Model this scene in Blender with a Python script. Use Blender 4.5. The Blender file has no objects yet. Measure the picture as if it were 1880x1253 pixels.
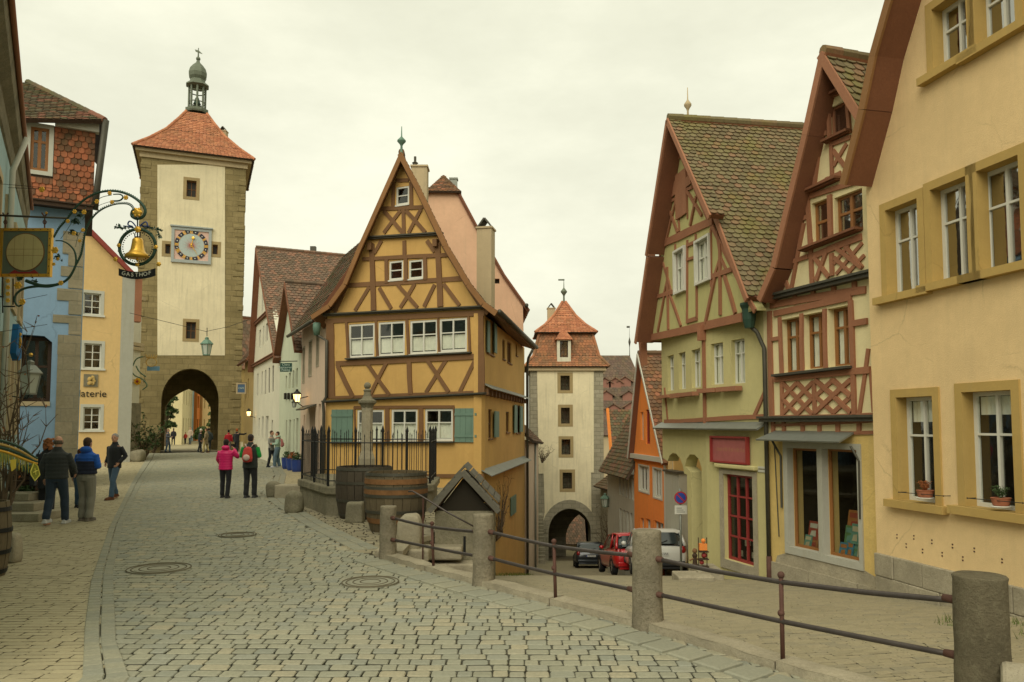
import bpy, math, random
from math import sin, cos, pi, radians, atan, tan, sqrt
from mathutils import Vector, Matrix
from mathutils.geometry import tessellate_polygon
random.seed(7)
RN = random.random
ORD = ['first', 'second', 'third', 'fourth', 'fifth', 'sixth', 'seventh', 'eighth', 'ninth', 'tenth']
def RU(a, b): return a + (b - a) * random.random()
scene = bpy.context.scene
COL = scene.collection
# ------------------------------------------------------------------ camera
F = 1410.0; PITCH = radians(3.6); CY = 780 - F * tan(PITCH); CZ = 2.0
cam = bpy.data.cameras.new('camera'); camo = bpy.data.objects.new('camera', cam); COL.objects.link(camo)
camo.location = (0, 0, CZ); camo.rotation_euler = (pi / 2 + PITCH, 0, 0)
cam.sensor_width = 36; cam.lens = F / 1880 * 36; cam.shift_y = (CY - 626.5) / 1880; cam.clip_end = 5000; cam.clip_start = 0.05
scene.camera = camo
cP, sP = cos(PITCH), sin(PITCH)
def ray(u, v):
    x = (u - 940) / F; y = (CY - v) / F
    return Vector((x, cP - y * sP, sP + y * cP))
def at(u, v, Y):
    r = ray(u, v); k = Y / r.y
    return Vector((r.x * k, Y, CZ + r.z * k))
def gp(u, v, z=0.0):
    r = ray(u, v); k = (z - CZ) / r.z
    return Vector((r.x * k, r.y * k, z))
def pt(u, Y):
    r = ray(u, 780); return (r.x / r.y * Y, Y)
# ------------------------------------------------------------------ mesh building
class MB:
    def __init__(s): s.v = []; s.f = []; s.r = []; s.cur = None
    def add(s, vs, fs, r=None):
        b = len(s.v); s.v.extend([tuple(p) for p in vs])
        rr = s.cur if s.cur is not None else (RN() if r is None else r)
        for f in fs: s.f.append(tuple(i + b for i in f)); s.r.append(rr)
    def box(s, a0, a1, z0, z1, o0, o1, fr=None, r=None):
        fr = fr or (lambda a, z, o: (a, o, z))
        P = [fr(a, z, o) for o in (o0, o1) for z in (z0, z1) for a in (a0, a1)]
        s.add(P, [(0, 1, 3, 2), (5, 4, 6, 7), (4, 0, 2, 6), (1, 5, 7, 3), (2, 3, 7, 6), (4, 5, 1, 0)], r)
    def prism(s, poly, o0, o1, fr, holes=(), back=True, r=None):
        loops = [list(poly)] + [list(h) for h in holes]
        flat = [p for l in loops for p in l]
        tris = tessellate_polygon([[Vector((p[0], p[1], 0)) for p in l] for l in loops])
        n = len(flat)
        V = [fr(p[0], p[1], o1) for p in flat] + [fr(p[0], p[1], o0) for p in flat]
        fs = [tuple(t) for t in tris]
        if back: fs += [tuple(i + n for i in t) for t in tris]
        k = 0
        for l in loops:
            m = len(l)
            for i in range(m):
                a, b = k + i, k + (i + 1) % m
                fs.append((a, b, b + n, a + n))
            k += m
        s.add(V, fs, r)
    def beam(s, p, q, w, o0, o1, fr, ext=0.0, r=None):
        dx, dz = q[0] - p[0], q[1] - p[1]; L = math.hypot(dx, dz) or 1
        ux, uz = dx / L, dz / L; nx, nz = -uz * w / 2, ux * w / 2
        a = (p[0] - ux * ext, p[1] - uz * ext); b = (q[0] + ux * ext, q[1] + uz * ext)
        s.prism([(a[0] + nx, a[1] + nz), (b[0] + nx, b[1] + nz), (b[0] - nx, b[1] - nz), (a[0] - nx, a[1] - nz)], o0, o1, fr, r=r)
    def tube(s, pts, rad, n=8, r=None, caps=True, sq=None):
        pts = [Vector(p) for p in pts]; m = len(pts)
        rads = rad if isinstance(rad, (list, tuple)) else [rad] * m
        up = None; V = []
        for i in range(m):
            t = (pts[min(i + 1, m - 1)] - pts[max(i - 1, 0)])
            if t.length < 1e-9: t = Vector((0, 0, 1))
            t.normalize()
            if up is None:
                up = Vector((0, 0, 1)) if abs(t.z) < .9 else Vector((0, 1, 0))
            x = t.cross(up)
            if x.length < 1e-6: x = t.cross(Vector((1, 0, 0)))
            x.normalize(); y = x.cross(t).normalized(); up = y
            ex, ey = (sq if sq else (1, 1))
            for k in range(n):
                a = 2 * pi * k / n
                V.append(pts[i] + x * cos(a) * rads[i] * ex + y * sin(a) * rads[i] * ey)
        fs = []
        for i in range(m - 1):
            for k in range(n):
                a = i * n + k; b = i * n + (k + 1) % n
                fs.append((a, b, b + n, a + n))
        if caps: fs += [tuple(range(n))[::-1], tuple(range((m - 1) * n, m * n))]
        s.add(V, fs, r)
    def lathe(s, prof, c=(0, 0, 0), n=20, r=None, sx=1, sy=1):
        V = []; 
        for (rr, z) in prof:
            for k in range(n):
                a = 2 * pi * k / n
                V.append((c[0] + rr * cos(a) * sx, c[1] + rr * sin(a) * sy, c[2] + z))
        fs = []
        for i in range(len(prof) - 1):
            for k in range(n):
                a = i * n + k; b = i * n + (k + 1) % n
                fs.append((a, b, b + n, a + n))
        fs += [tuple(range(n))[::-1], tuple(range((len(prof) - 1) * n, len(prof) * n))]
        s.add(V, fs, r)
    def ball(s, c, rx, ry=None, rz=None, n=12, m=8, rot=None, r=None):
        ry = ry or rx; rz = rz or rx; c = Vector(c); V = []
        for i in range(m + 1):
            t = pi * i / m
            rr = max(sin(t), 0.02)
            for k in range(n):
                a = 2 * pi * k / n
                p = Vector((rr * cos(a) * rx, rr * sin(a) * ry, -cos(t) * rz))
                if rot: p = rot @ p
                V.append(c + p)
        fs = []
        for i in range(m):
            for k in range(n):
                a = i * n + k; b = i * n + (k + 1) % n
                fs.append((a, b, b + n, a + n))
        fs += [tuple(range(n))[::-1], tuple(range(m * n, m * n + n))]
        s.add(V, fs, r)
    def quad(s, a, b, c, d, r=None): s.add([a, b, c, d], [(0, 1, 2, 3)], r)
def set_props(o, label=None, cat=None, group=None, kind=None):
    if label: o['label'] = label
    if cat: o['category'] = cat
    if group: o['group'] = group
    if kind: o['kind'] = kind
def thing(name, label, cat, loc=(0, 0, 0), group=None, kind=None):
    o = bpy.data.objects.new(name, None); COL.objects.link(o); o.empty_display_size = .3
    o.location = loc; set_props(o, label, cat, group, kind); return o
def origin(o):
    l = Vector((0, 0, 0))
    while o is not None: l = l + Vector(o.location); o = o.parent
    return l
def obj(name, mb, mat, parent=None, smooth=False, uv=True, label=None, cat=None, group=None, kind=None, loc=None):
    org = origin(parent) if parent is not None else (Vector(loc) if loc is not None else Vector((0, 0, 0)))
    me = bpy.data.meshes.new(name)
    ox, oy, oz = org
    me.from_pydata([(v[0] - ox, v[1] - oy, v[2] - oz) for v in mb.v], [], mb.f)
    at_ = me.attributes.new('rnd', 'FLOAT', 'FACE'); at_.data.foreach_set('value', mb.r)
    if uv and len(mb.f) < 60000:
        ul = me.uv_layers.new(name='UVMap'); buf = [0.0] * (2 * len(me.loops)); V = mb.v
        li = 0
        for p in me.polygons:
            n = p.normal
            if abs(n.z) > .75:
                for vi in p.vertices:
                    buf[li] = V[vi][0]; buf[li + 1] = V[vi][1]; li += 2
            else:
                h = math.hypot(n.x, n.y) or 1; tx, ty = -n.y / h, n.x / h; sz = 1 / max(h, .3)
                for vi in p.vertices:
                    q = V[vi]; buf[li] = q[0] * tx + q[1] * ty; buf[li + 1] = q[2] * sz; li += 2
        ul.data.foreach_set('uv', buf)
    if smooth: me.polygons.foreach_set('use_smooth', [True] * len(me.polygons))
    if isinstance(mat, (list, tuple)):
        for m in mat: me.materials.append(m)
    else: me.materials.append(mat)
    me.update()
    o = bpy.data.objects.new(name, me); COL.objects.link(o)
    if parent is not None: o.parent = parent
    elif loc is not None: o.location = loc
    set_props(o, label, cat, group, kind)
    return o
def bevel(o, w=.01, seg=2):
    m = o.modifiers.new('bevel', 'BEVEL'); m.width = w; m.segments = seg; m.limit_method = 'ANGLE'; m.angle_limit = radians(40)
    return o
def copy_tree(o, loc=None, rz=None, parent=None, **k):
    c = o.copy(); COL.objects.link(c)
    if parent is not None: c.parent = parent
    for ch in list(o.children): copy_tree(ch, parent=c)
    if loc is not None: c.location = loc
    if rz is not None: c.rotation_euler = (0, 0, rz)
    if k: set_props(c, **k)
    return c
class Fac:
    """vertical wall plane: a runs from point 0 to point 1, z up, o outwards (towards the viewer)"""
    def __init__(s, p0, p1, flip=False):
        s.p = Vector((p0[0], p0[1], 0)); d = Vector((p1[0] - p0[0], p1[1] - p0[1], 0)); s.L = d.length; s.d = d.normalized()
        n = Vector((s.d.y, -s.d.x, 0))
        if n.dot(Vector((0, 0, 0)) - s.p) < 0: n = -n
        if flip: n = -n
        s.n = n
    def __call__(s, a, z, o=0.0):
        q = s.p + s.d * a + s.n * o; return Vector((q.x, q.y, z))
    def px(s, u, v, o=0.0):
        r = ray(u, v); c = Vector((0, 0, CZ)); p0 = s.p + s.n * o
        k = (p0 - c).dot(s.n) / r.dot(s.n); q = c + r * k
        return ((q - p0).dot(s.d), q.z)
    def rect(s, u0, v0, u1, v1, o=0.0):
        """u0,v0 bottom-left pixel; u1,v1 top-right pixel -> a0,a1,z0,z1"""
        a0, z0 = s.px(u0, v0, o); a1, z1 = s.px(u1, v1, o)
        return (min(a0, a1), max(a0, a1), min(z0, z1), max(z0, z1))
    def shift(s, o): 
        f = Fac.__new__(Fac); f.p = s.p + s.n * o; f.d = s.d; f.n = s.n; f.L = s.L; return f
def zm(x0, y0, k): return lambda x, y: (x0 + x * k, y0 + y * k)
# ------------------------------------------------------------------ materials
MATS = {}
def nd(nt, t, **k):
    n = nt.nodes.new(t)
    for a, b in k.items(): setattr(n, a, b)
    return n
def newmat(name):
    m = bpy.data.materials.new(name); m.use_nodes = True; nt = m.node_tree
    b = nt.nodes['Principled BSDF']; return m, nt, b
def rgb(*c): return (c[0], c[1], c[2], 1)
def mixc(nt, fac, a, b, mode='MIX'):
    n = nd(nt, 'ShaderNodeMix', data_type='RGBA', blend_type=mode)
    for s_, v in ((0, fac), (6, a), (7, b)):
        if hasattr(v, 'is_linked') or hasattr(v, 'links'): nt.links.new(v, n.inputs[s_])
        else: n.inputs[s_].default_value = v
    return n.outputs[2]
def noise(nt, vec, scale, detail=4, rough=.6, out=0):
    n = nd(nt, 'ShaderNodeTexNoise'); n.inputs['Scale'].default_value = scale; n.inputs['Detail'].default_value = detail
    n.inputs['Roughness'].default_value = rough
    if vec is not None: nt.links.new(vec, n.inputs['Vector'])
    return n.outputs[out]
def ramp(nt, fac, stops, interp='LINEAR'):
    n = nd(nt, 'ShaderNodeValToRGB'); r = n.color_ramp; r.interpolation = interp
    while len(r.elements) > 1: r.elements.remove(r.elements[-1])
    r.elements[0].position = stops[0][0]; r.elements[0].color = stops[0][1]
    for p, c in stops[1:]:
        e = r.elements.new(p); e.color = c
    nt.links.new(fac, n.inputs[0]); return n.outputs[0]
def grey(v): return (v, v, v, 1)
def bump(nt, b, h, strength=.3, dist=.02):
    n = nd(nt, 'ShaderNodeBump'); n.inputs['Strength'].default_value = strength; n.inputs['Distance'].default_value = dist
    nt.links.new(h, n.inputs['Height']); nt.links.new(n.outputs[0], b.inputs['Normal'])
def coord(nt, o='Object'):
    return nd(nt, 'ShaderNodeTexCoord').outputs[o]
def mapping(nt, vec, scale=(1, 1, 1), rot=(0, 0, 0)):
    n = nd(nt, 'ShaderNodeMapping'); n.inputs['Scale'].default_value = scale; n.inputs['Rotation'].default_value = rot
    nt.links.new(vec, n.inputs['Vector']); return n.outputs[0]
def sc(c, k): return (min(c[0] * k, 1), min(c[1] * k, 1), min(c[2] * k, 1), 1)
def plaster(name, c, var=.16, bs=.45, rough=.92, grain=38, dirt=(.28, .25, .16), damt=.3):
    m, nt, b = newmat(name); v = coord(nt)
    n1 = noise(nt, v, .7, 5, .65); n2 = noise(nt, v, 6, 4, .6); n3 = noise(nt, v, grain, 3, .7)
    base = mixc(nt, ramp(nt, n1, [(.3, grey(0)), (.7, grey(1))]), sc(c, 1 - var), sc(c, 1 + var * .55))
    base = mixc(nt, ramp(nt, n2, [(.42, grey(0)), (.75, grey(.5))]), base, sc(c, .86))
    # rain streaks and grime of their own shape
    st = noise(nt, mapping(nt, v, (3.2, 3.2, .22)), 1.6, 5, .7)
    base = mixc(nt, ramp(nt, st, [(.5, grey(0)), (.78, grey(damt * 1.6))]), base, rgb(*dirt))
    base = mixc(nt, ramp(nt, n3, [(.35, grey(.25)), (.6, grey(0))]), base, sc(c, .8))
    vo = nd(nt, 'ShaderNodeTexVoronoi', feature='DISTANCE_TO_EDGE'); vo.inputs['Scale'].default_value = .55; nt.links.new(mixc(nt, .16, v, noise(nt, v, 2.5, 5, .7, 1)), vo.inputs['Vector'])
    ck_ = mixc(nt, 1, ramp(nt, vo.outputs['Distance'], [(.0, grey(.45)), (.006, grey(0))]), ramp(nt, n1, [(.5, grey(0)), (.6, grey(1))]), 'MULTIPLY')
    base = mixc(nt, ck_, base, sc(c, .45))
    nt.links.new(base, b.inputs['Base Color']); b.inputs['Roughness'].default_value = rough
    b.inputs['Specular IOR Level'].default_value = .15
    bump(nt, b, mixc(nt, .35, n3, n2), bs, .015)
    return m
def wood(name, c, var=.38, rough=.75, gs=(9, 9, 9), bs=.3):
    m, nt, b = newmat(name); v = coord(nt)
    n1 = noise(nt, mapping(nt, v, gs), 2.5, 6, .7); n2 = noise(nt, v, 1.3, 3)
    a = nd(nt, 'ShaderNodeAttribute', attribute_name='rnd').outputs['Fac']
    base = mixc(nt, n1, sc(c, 1 - var), sc(c, 1 + var)); base = mixc(nt, ramp(nt, n2, [(.4, grey(0)), (.75, grey(.6))]), base, sc(c, .7))
    base = mixc(nt, ramp(nt, a, [(0, grey(.0)), (1, grey(.35))]), base, sc(c, .72))
    nt.links.new(base, b.inputs['Base Color']); b.inputs['Roughness'].default_value = rough
    b.inputs['Specular IOR Level'].default_value = .25
    bump(nt, b, n1, bs, .008); return m
def tilem(name, cols, moss=(.10, .11, .03), mossamt=.4, rough=.85):
    m, nt, b = newmat(name); v = coord(nt)
    a = nd(nt, 'ShaderNodeAttribute', attribute_name='rnd').outputs['Fac']
    st = [(i / len(cols), rgb(*c)) for i, c in enumerate(cols)]
    base = ramp(nt, a, st, 'CONSTANT')
    n1 = noise(nt, v, 1.1, 5, .7); n2 = noise(nt, v, 14, 5, .75)
    base = mixc(nt, ramp(nt, n2, [(.4, grey(0)), (.7, grey(.55))]), base, sc(cols[0], .55))
    base = mixc(nt, ramp(nt, n1, [(.47, grey(0)), (.66, grey(mossamt))]), base, rgb(*moss))
    nt.links.new(base, b.inputs['Base Color']); b.inputs['Roughness'].default_value = rough
    b.inputs['Specular IOR Level'].default_value = .2
    bump(nt, b, n2, .5, .01); return m
def masonry(name, c1, c2, mortar, bw=.75, bh=.36, ms=.02, bs=.6, stain=(.12, .11, .05), samt=.5):
    m, nt, b = newmat(name); uv = coord(nt, 'UV'); v = coord(nt)
    dn = noise(nt, v, 2.2, 3, .6, 1)
    uvd = nd(nt, 'ShaderNodeMixRGB', blend_type='LINEAR_LIGHT'); uvd.inputs[0].default_value = .03
    nt.links.new(uv, uvd.inputs[1]); nt.links.new(dn, uvd.inputs[2])
    br = nd(nt, 'ShaderNodeTexBrick'); nt.links.new(uvd.outputs[0], br.inputs['Vector'])
    br.inputs['Color1'].default_value = rgb(*c1); br.inputs['Color2'].default_value = rgb(*c2); br.inputs['Mortar'].default_value = rgb(*mortar)
    br.inputs['Scale'].default_value = 1; br.inputs['Brick Width'].default_value = bw; br.inputs['Row Height'].default_value = bh
    br.inputs['Mortar Size'].default_value = ms; br.inputs['Mortar Smooth'].default_value = .4; br.inputs['Bias'].default_value = 0
    n1 = noise(nt, v, .8, 6, .7); n2 = noise(nt, v, 12, 5, .7)
    base = mixc(nt, ramp(nt, n1, [(.38, grey(0)), (.68, grey(samt))]), br.outputs['Color'], rgb(*stain))
    base = mixc(nt, ramp(nt, n2, [(.35, grey(.5)), (.6, grey(0))]), base, sc(c1, .6))
    nt.links.new(base, b.inputs['Base Color']); b.inputs['Roughness'].default_value = .95; b.inputs['Specular IOR Level'].default_value = .1
    h = mixc(nt, .35, br.outputs['Fac'], n2); inv = nd(nt, 'ShaderNodeInvert'); nt.links.new(br.outputs['Fac'], inv.inputs[1])
    h = mixc(nt, .4, inv.outputs[0], n2)
    bump(nt, b, h, bs, .02); return m
def stone(name, c, var=.35, scale=5, bs=.6, lichen=(.20, .20, .12), lam=.4):
    m, nt, b = newmat(name); v = coord(nt)
    n1 = noise(nt, v, scale * .35, 6, .7); n2 = noise(nt, v, scale * 4, 6, .75); n3 = noise(nt, v, scale * 16, 2, .6)
    a = nd(nt, 'ShaderNodeAttribute', attribute_name='rnd').outputs['Fac']
    base = mixc(nt, ramp(nt, n1, [(.3, grey(0)), (.7, grey(1))]), sc(c, 1 - var), sc(c, 1 + var * .5))
    base = mixc(nt, ramp(nt, n2, [(.48, grey(0)), (.72, grey(lam))]), base, rgb(*lichen))
    base = mixc(nt, ramp(nt, n3, [(.3, grey(.6)), (.45, grey(0))]), base, sc(c, .5))
    base = mixc(nt, ramp(nt, a, [(0, grey(0)), (1, grey(.3))]), base, sc(c, .7))
    nt.links.new(base, b.inputs['Base Color']); b.inputs['Roughness'].default_value = .95; b.inputs['Specular IOR Level'].default_value = .12
    bump(nt, b, n2, bs, .02); return m
def simple(name, c, rough=.6, metal=0.0, spec=.3, var=.12, emit=None, coat=0):
    m, nt, b = newmat(name); v = coord(nt); n1 = noise(nt, v, 7, 4, .65)
    base = mixc(nt, n1, sc(c, 1 - var), sc(c, 1 + var)); nt.links.new(base, b.inputs['Base Color'])
    b.inputs['Roughness'].default_value = rough; b.inputs['Metallic'].default_value = metal; b.inputs['Specular IOR Level'].default_value = spec
    if coat: b.inputs['Coat Weight'].default_value = coat
    if emit: b.inputs['Emission Color'].default_value = rgb(*emit[0]); b.inputs['Emission Strength'].default_value = emit[1]
    return m
def cloth(name, c, bs=.25, var=.18):
    m, nt, b = newmat(name); v = coord(nt); n1 = noise(nt, v, 5, 4, .6); n2 = noise(nt, v, 90, 2, .5)
    base = mixc(nt, n1, sc(c, 1 - var), sc(c, 1 + var)); nt.links.new(base, b.inputs['Base Color'])
    b.inputs['Roughness'].default_value = .85; b.inputs['Specular IOR Level'].default_value = .2
    b.inputs['Sheen Weight'].default_value = .15
    bump(nt, b, mixc(nt, .25, n1, n2), bs, .03); return m
def glassm(name, tint=(.75, .78, .72), f=.22, wav=.15):
    m, nt, b = newmat(name); nt.nodes.remove(b); out = nt.nodes['Material Output']
    t = nd(nt, 'ShaderNodeBsdfTransparent'); t.inputs[0].default_value = rgb(*tint)
    g = nd(nt, 'ShaderNodeBsdfGlossy'); g.inputs['Roughness'].default_value = .04; g.inputs[0].default_value = (.9, .9, .85, 1)
    bm = nd(nt, 'ShaderNodeBump'); bm.inputs['Strength'].default_value = wav; bm.inputs['Distance'].default_value = .02
    nt.links.new(noise(nt, coord(nt), 2.5, 2), bm.inputs['Height']); nt.links.new(bm.outputs[0], g.inputs['Normal'])
    l0 = nd(nt, 'ShaderNodeLayerWeight'); lw = nd(nt, 'ShaderNodeMath', operation='POWER'); nt.links.new(l0.outputs['Facing'], lw.inputs[0]); lw.inputs[1].default_value = 4.0
    ma = nd(nt, 'ShaderNodeMath', operation='ADD'); nt.links.new(lw.outputs[0], ma.inputs[0]); ma.inputs[1].default_value = f
    mx = nd(nt, 'ShaderNodeMixShader'); nt.links.new(ma.outputs[0], mx.inputs[0]); nt.links.new(t.outputs[0], mx.inputs[1]); nt.links.new(g.outputs[0], mx.inputs[2])
    nt.links.new(mx.outputs[0], out.inputs[0]); return m
def sett(name, cols, rough=.75, var=.3):
    m, nt, b = newmat(name); v = coord(nt)
    a = nd(nt, 'ShaderNodeAttribute', attribute_name='rnd').outputs['Fac']
    base = ramp(nt, a, [(i / (len(cols) - 1), rgb(*c)) for i, c in enumerate(cols)])
    n1 = noise(nt, v, .45, 5, .65); n2 = noise(nt, v, 30, 5, .75)
    base = mixc(nt, ramp(nt, n2, [(.35, grey(.45)), (.65, grey(0))]), base, sc(cols[0], .6))
    base = mixc(nt, ramp(nt, n1, [(.35, grey(.3)), (.65, grey(0))]), base, sc(cols[0], .75))
    lt = nd(nt, 'ShaderNodeMath', operation='LESS_THAN'); nt.links.new(a, lt.inputs[0]); lt.inputs[1].default_value = -.5; base = mixc(nt, lt.outputs[0], base, sc(cols[0], .42))  # stone side faces darkened in the colour: joint dirt plus painted shade between rows
    nt.links.new(base, b.inputs['Base Color'])
    rr = ramp(nt, n1, [(.3, grey(rough - .15)), (.7, grey(rough + .1))]); nt.links.new(rr, b.inputs['Roughness'])
    b.inputs['Specular IOR Level'].default_value = .35
    bump(nt, b, n2, .35, .006); return m
M = {}
M['white'] = simple('white_paint', (.62, .61, .52), .45, var=.08)
M['offwhite'] = simple('old_white_paint', (.50, .49, .40), .5, var=.1)
M['creamplaster'] = plaster('tower_cream_plaster', (.76, .67, .44), .14, damt=.26)
M['yellow'] = plaster('ochre_plaster', (.60, .375, .125), .14, dirt=(.40, .22, .07), damt=.2)
M['yellow2'] = plaster('pale_ochre_plaster', (.72, .50, .22), .08, damt=.1)
M['peach'] = plaster('apricot_plaster', (.78, .57, .29), .12, bs=.6, grain=60, damt=.08)
M['pink'] = plaster('salmon_plaster', (.70, .44, .28), .10, damt=.14)
M['pinkpale'] = plaster('pale_pink_plaster', (.66, .50, .36), .10)
M['greenp'] = plaster('olive_green_plaster', (.50, .46, .20), .08, damt=.12)
M['greenp2'] = plaster('light_olive_plaster', (.55, .49, .23), .08, damt=.12)
M['creamp'] = plaster('cream_infill_plaster', (.74, .64, .36), .08, damt=.1)
M['mint'] = plaster('mint_plaster', (.60, .63, .46), .08)
M['whitep'] = plaster('white_plaster', (.68, .65, .50), .08)
M['blue'] = plaster('sky_blue_plaster', (.24, .36, .48), .10, dirt=(.2, .24, .27), damt=.15)
M['paleblue'] = plaster('pale_blue_plaster', (.36, .50, .50), .10, dirt=(.25, .27, .22))
M['roughyellow'] = plaster('rough_yellow_render', (.68, .49, .17), .14, bs=1.0, grain=16, damt=.25)
M['orange'] = plaster('orange_plaster', (.82, .27, .06), .08, damt=.1)
M['greyp'] = plaster('grey_plaster', (.43, .42, .34), .10)
M['tan'] = plaster('tan_plaster', (.50, .40, .24), .10)
M['brownp'] = plaster('yellow_brown_plaster', (.42, .30, .12), .15)
M['ochretrim'] = plaster('ochre_trim', (.47, .32, .105), .12, bs=.15, damt=.1)
M['greystone'] = masonry('quoin_stone', (.34, .29, .19), (.28, .25, .17), (.26, .24, .17), .7, .42, .012)
M['towerstone'] = masonry('tower_sandstone', (.34, .27, .13), (.26, .205, .095), (.19, .15, .075), .8, .40, .015, .8, (.09, .075, .03), .45)
M['lowstone'] = masonry('rubble_stone', (.40, .36, .26), (.30, .27, .19), (.22, .20, .14), .6, .3, .02, .8, (.14, .13, .06), .35)
M['plinth'] = masonry('plinth_stone', (.42, .36, .23), (.34, .28, .17), (.20, .17, .10), .85, .42, .014, .5, (.2, .17, .08), .3)
M['tantrim'] = plaster('tan_stone_trim', (.36, .27, .13), .15, damt=.2)
M['stone'] = stone('weathered_stone', (.28, .25, .17), .45, 6, 1.1, (.13, .13, .06), .7)
M['stonelight'] = stone('light_stone', (.42, .37, .26), .32, 6, .9, (.24, .21, .13), .6)
M['concrete'] = stone('post_concrete', (.30, .26, .18), .4, 7, 1.3, (.12, .105, .06), .8)
M['oldpost'] = stone('lichen_dark_post', (.19, .16, .10), .5, 7, 1.5, (.30, .27, .17), .6)
M['timberbrown'] = wood('brown_timber', (.20, .105, .045), .2)
M['timberred'] = wood('red_brown_timber', (.33, .145, .075), .32)
M['timberdark'] = wood('dark_red_soffit', (.21, .088, .044), .3)
M['rustband'] = simple('orange_rust_band', (.19, .095, .038), .85, 0, .15, var=.6)
M['barge'] = wood('reddish_bargeboard', (.36, .165, .088), .3)
M['bargeb'] = wood('brown_bargeboard', (.27, .135, .05), .2)
M['darkwood'] = wood('dark_wood', (.06, .035, .02), .3)
M['greywood'] = wood('silvered_wood', (.135, .125, .095), .4, .85, (3, 14, 14), .6)
M['shutter'] = wood('green_shutter_paint', (.16, .25, .19), .12, .6)
M['wframe'] = wood('amber_window_frame', (.30, .13, .04), .2, .5)
M['iron'] = simple('black_iron', (.018, .019, .018), .5, .3)
M['pipe'] = simple('rail_steel', (.085, .07, .062), .42, .6, var=.4)
M['rust'] = simple('rusty_iron', (.10, .048, .034), .75, .2, var=.4)
M['zinc'] = simple('zinc_sheet', (.24, .25, .21), .5, .5, var=.2)
M['zincdark'] = simple('dark_zinc', (.08, .075, .055), .55, .4, var=.25)
M['patina'] = simple('green_patina', (.13, .22, .16), .6, .2, var=.25)
M['cop'] = simple('weathered_copper', (.15, .17, .12), .6, .35, var=.3)
M['gold'] = simple('gilding', (.78, .45, .06), .38, .65, .6, var=.2)
M['ggreen'] = simple('green_ironwork', (.035, .075, .05), .5, .3, var=.25)
M['glass'] = glassm('window_glass', (.92, .94, .9), .10)
M['glassdark'] = glassm('shop_glass', (.8, .8, .72), .06, .05)
M['glasspale'] = glassm('reflective_glass', (.6, .62, .58), .42, .3)
M['glassfar'] = simple('dark_distant_pane', (.05, .045, .035), .3, spec=.15)
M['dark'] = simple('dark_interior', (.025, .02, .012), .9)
M['curtain'] = cloth('net_curtain', (.78, .77, .66))
M['redpaint'] = simple('red_paint', (.26, .035, .03), .45)
M['pinksign'] = simple('faded_red_board', (.33, .10, .09), .6, var=.25)
M['tiles_old'] = tilem('old_plain_tiles', [(.13, .095, .055), (.17, .11, .06), (.10, .085, .05), (.20, .105, .06), (.15, .13, .075), (.25, .11, .07), (.12, .10, .06)], mossamt=.5)
M['tiles_moss'] = tilem('mossy_tiles', [(.20, .155, .085), (.165, .13, .07), (.22, .155, .085), (.19, .16, .085), (.15, .12, .065), (.25, .15, .085), (.21, .175, .09), (.175, .14, .075)], (.19, .175, .035), .45)
M['tiles_orange'] = tilem('orange_tiles', [(.50, .20, .10), (.56, .24, .12), (.44, .17, .085), (.50, .22, .12), (.40, .16, .085)], (.16, .12, .05), .35)
M['tiles_mix'] = tilem('brown_orange_tiles', [(.22, .11, .055), (.17, .095, .055), (.26, .13, .06), (.15, .095, .055), (.36, .15, .08), (.20, .12, .07)], (.12, .09, .04), .4)
M['tiles_brown'] = tilem('brown_tiles', [(.18, .125, .085), (.21, .14, .09), (.15, .11, .075), (.25, .15, .10), (.30, .16, .10)], (.10, .08, .04), .3)
M['tiles_warm'] = tilem('warm_tiles', [(.36, .16, .08), (.28, .135, .07), (.42, .18, .085), (.24, .13, .07), (.33, .17, .09)], (.17, .13, .05), .4)
M['under'] = simple('roof_underlay', (.08, .055, .035), .9)
M['leaf'] = simple('dark_leaf', (.05, .085, .025), .6, var=.4)
M['twig'] = wood('bare_twig', (.12, .085, .05), .3)
M['terra'] = simple('terracotta', (.33, .12, .06), .8, var=.2)
M['redplant'] = simple('rusty_heather', (.30, .10, .03), .8, var=.4)
M['bluepot'] = simple('blue_glaze', (.02, .05, .22), .25, spec=.6)
M['lampglass'] = simple('frosted_lamp_glass', (.45, .48, .40), .3, spec=.5)
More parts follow.
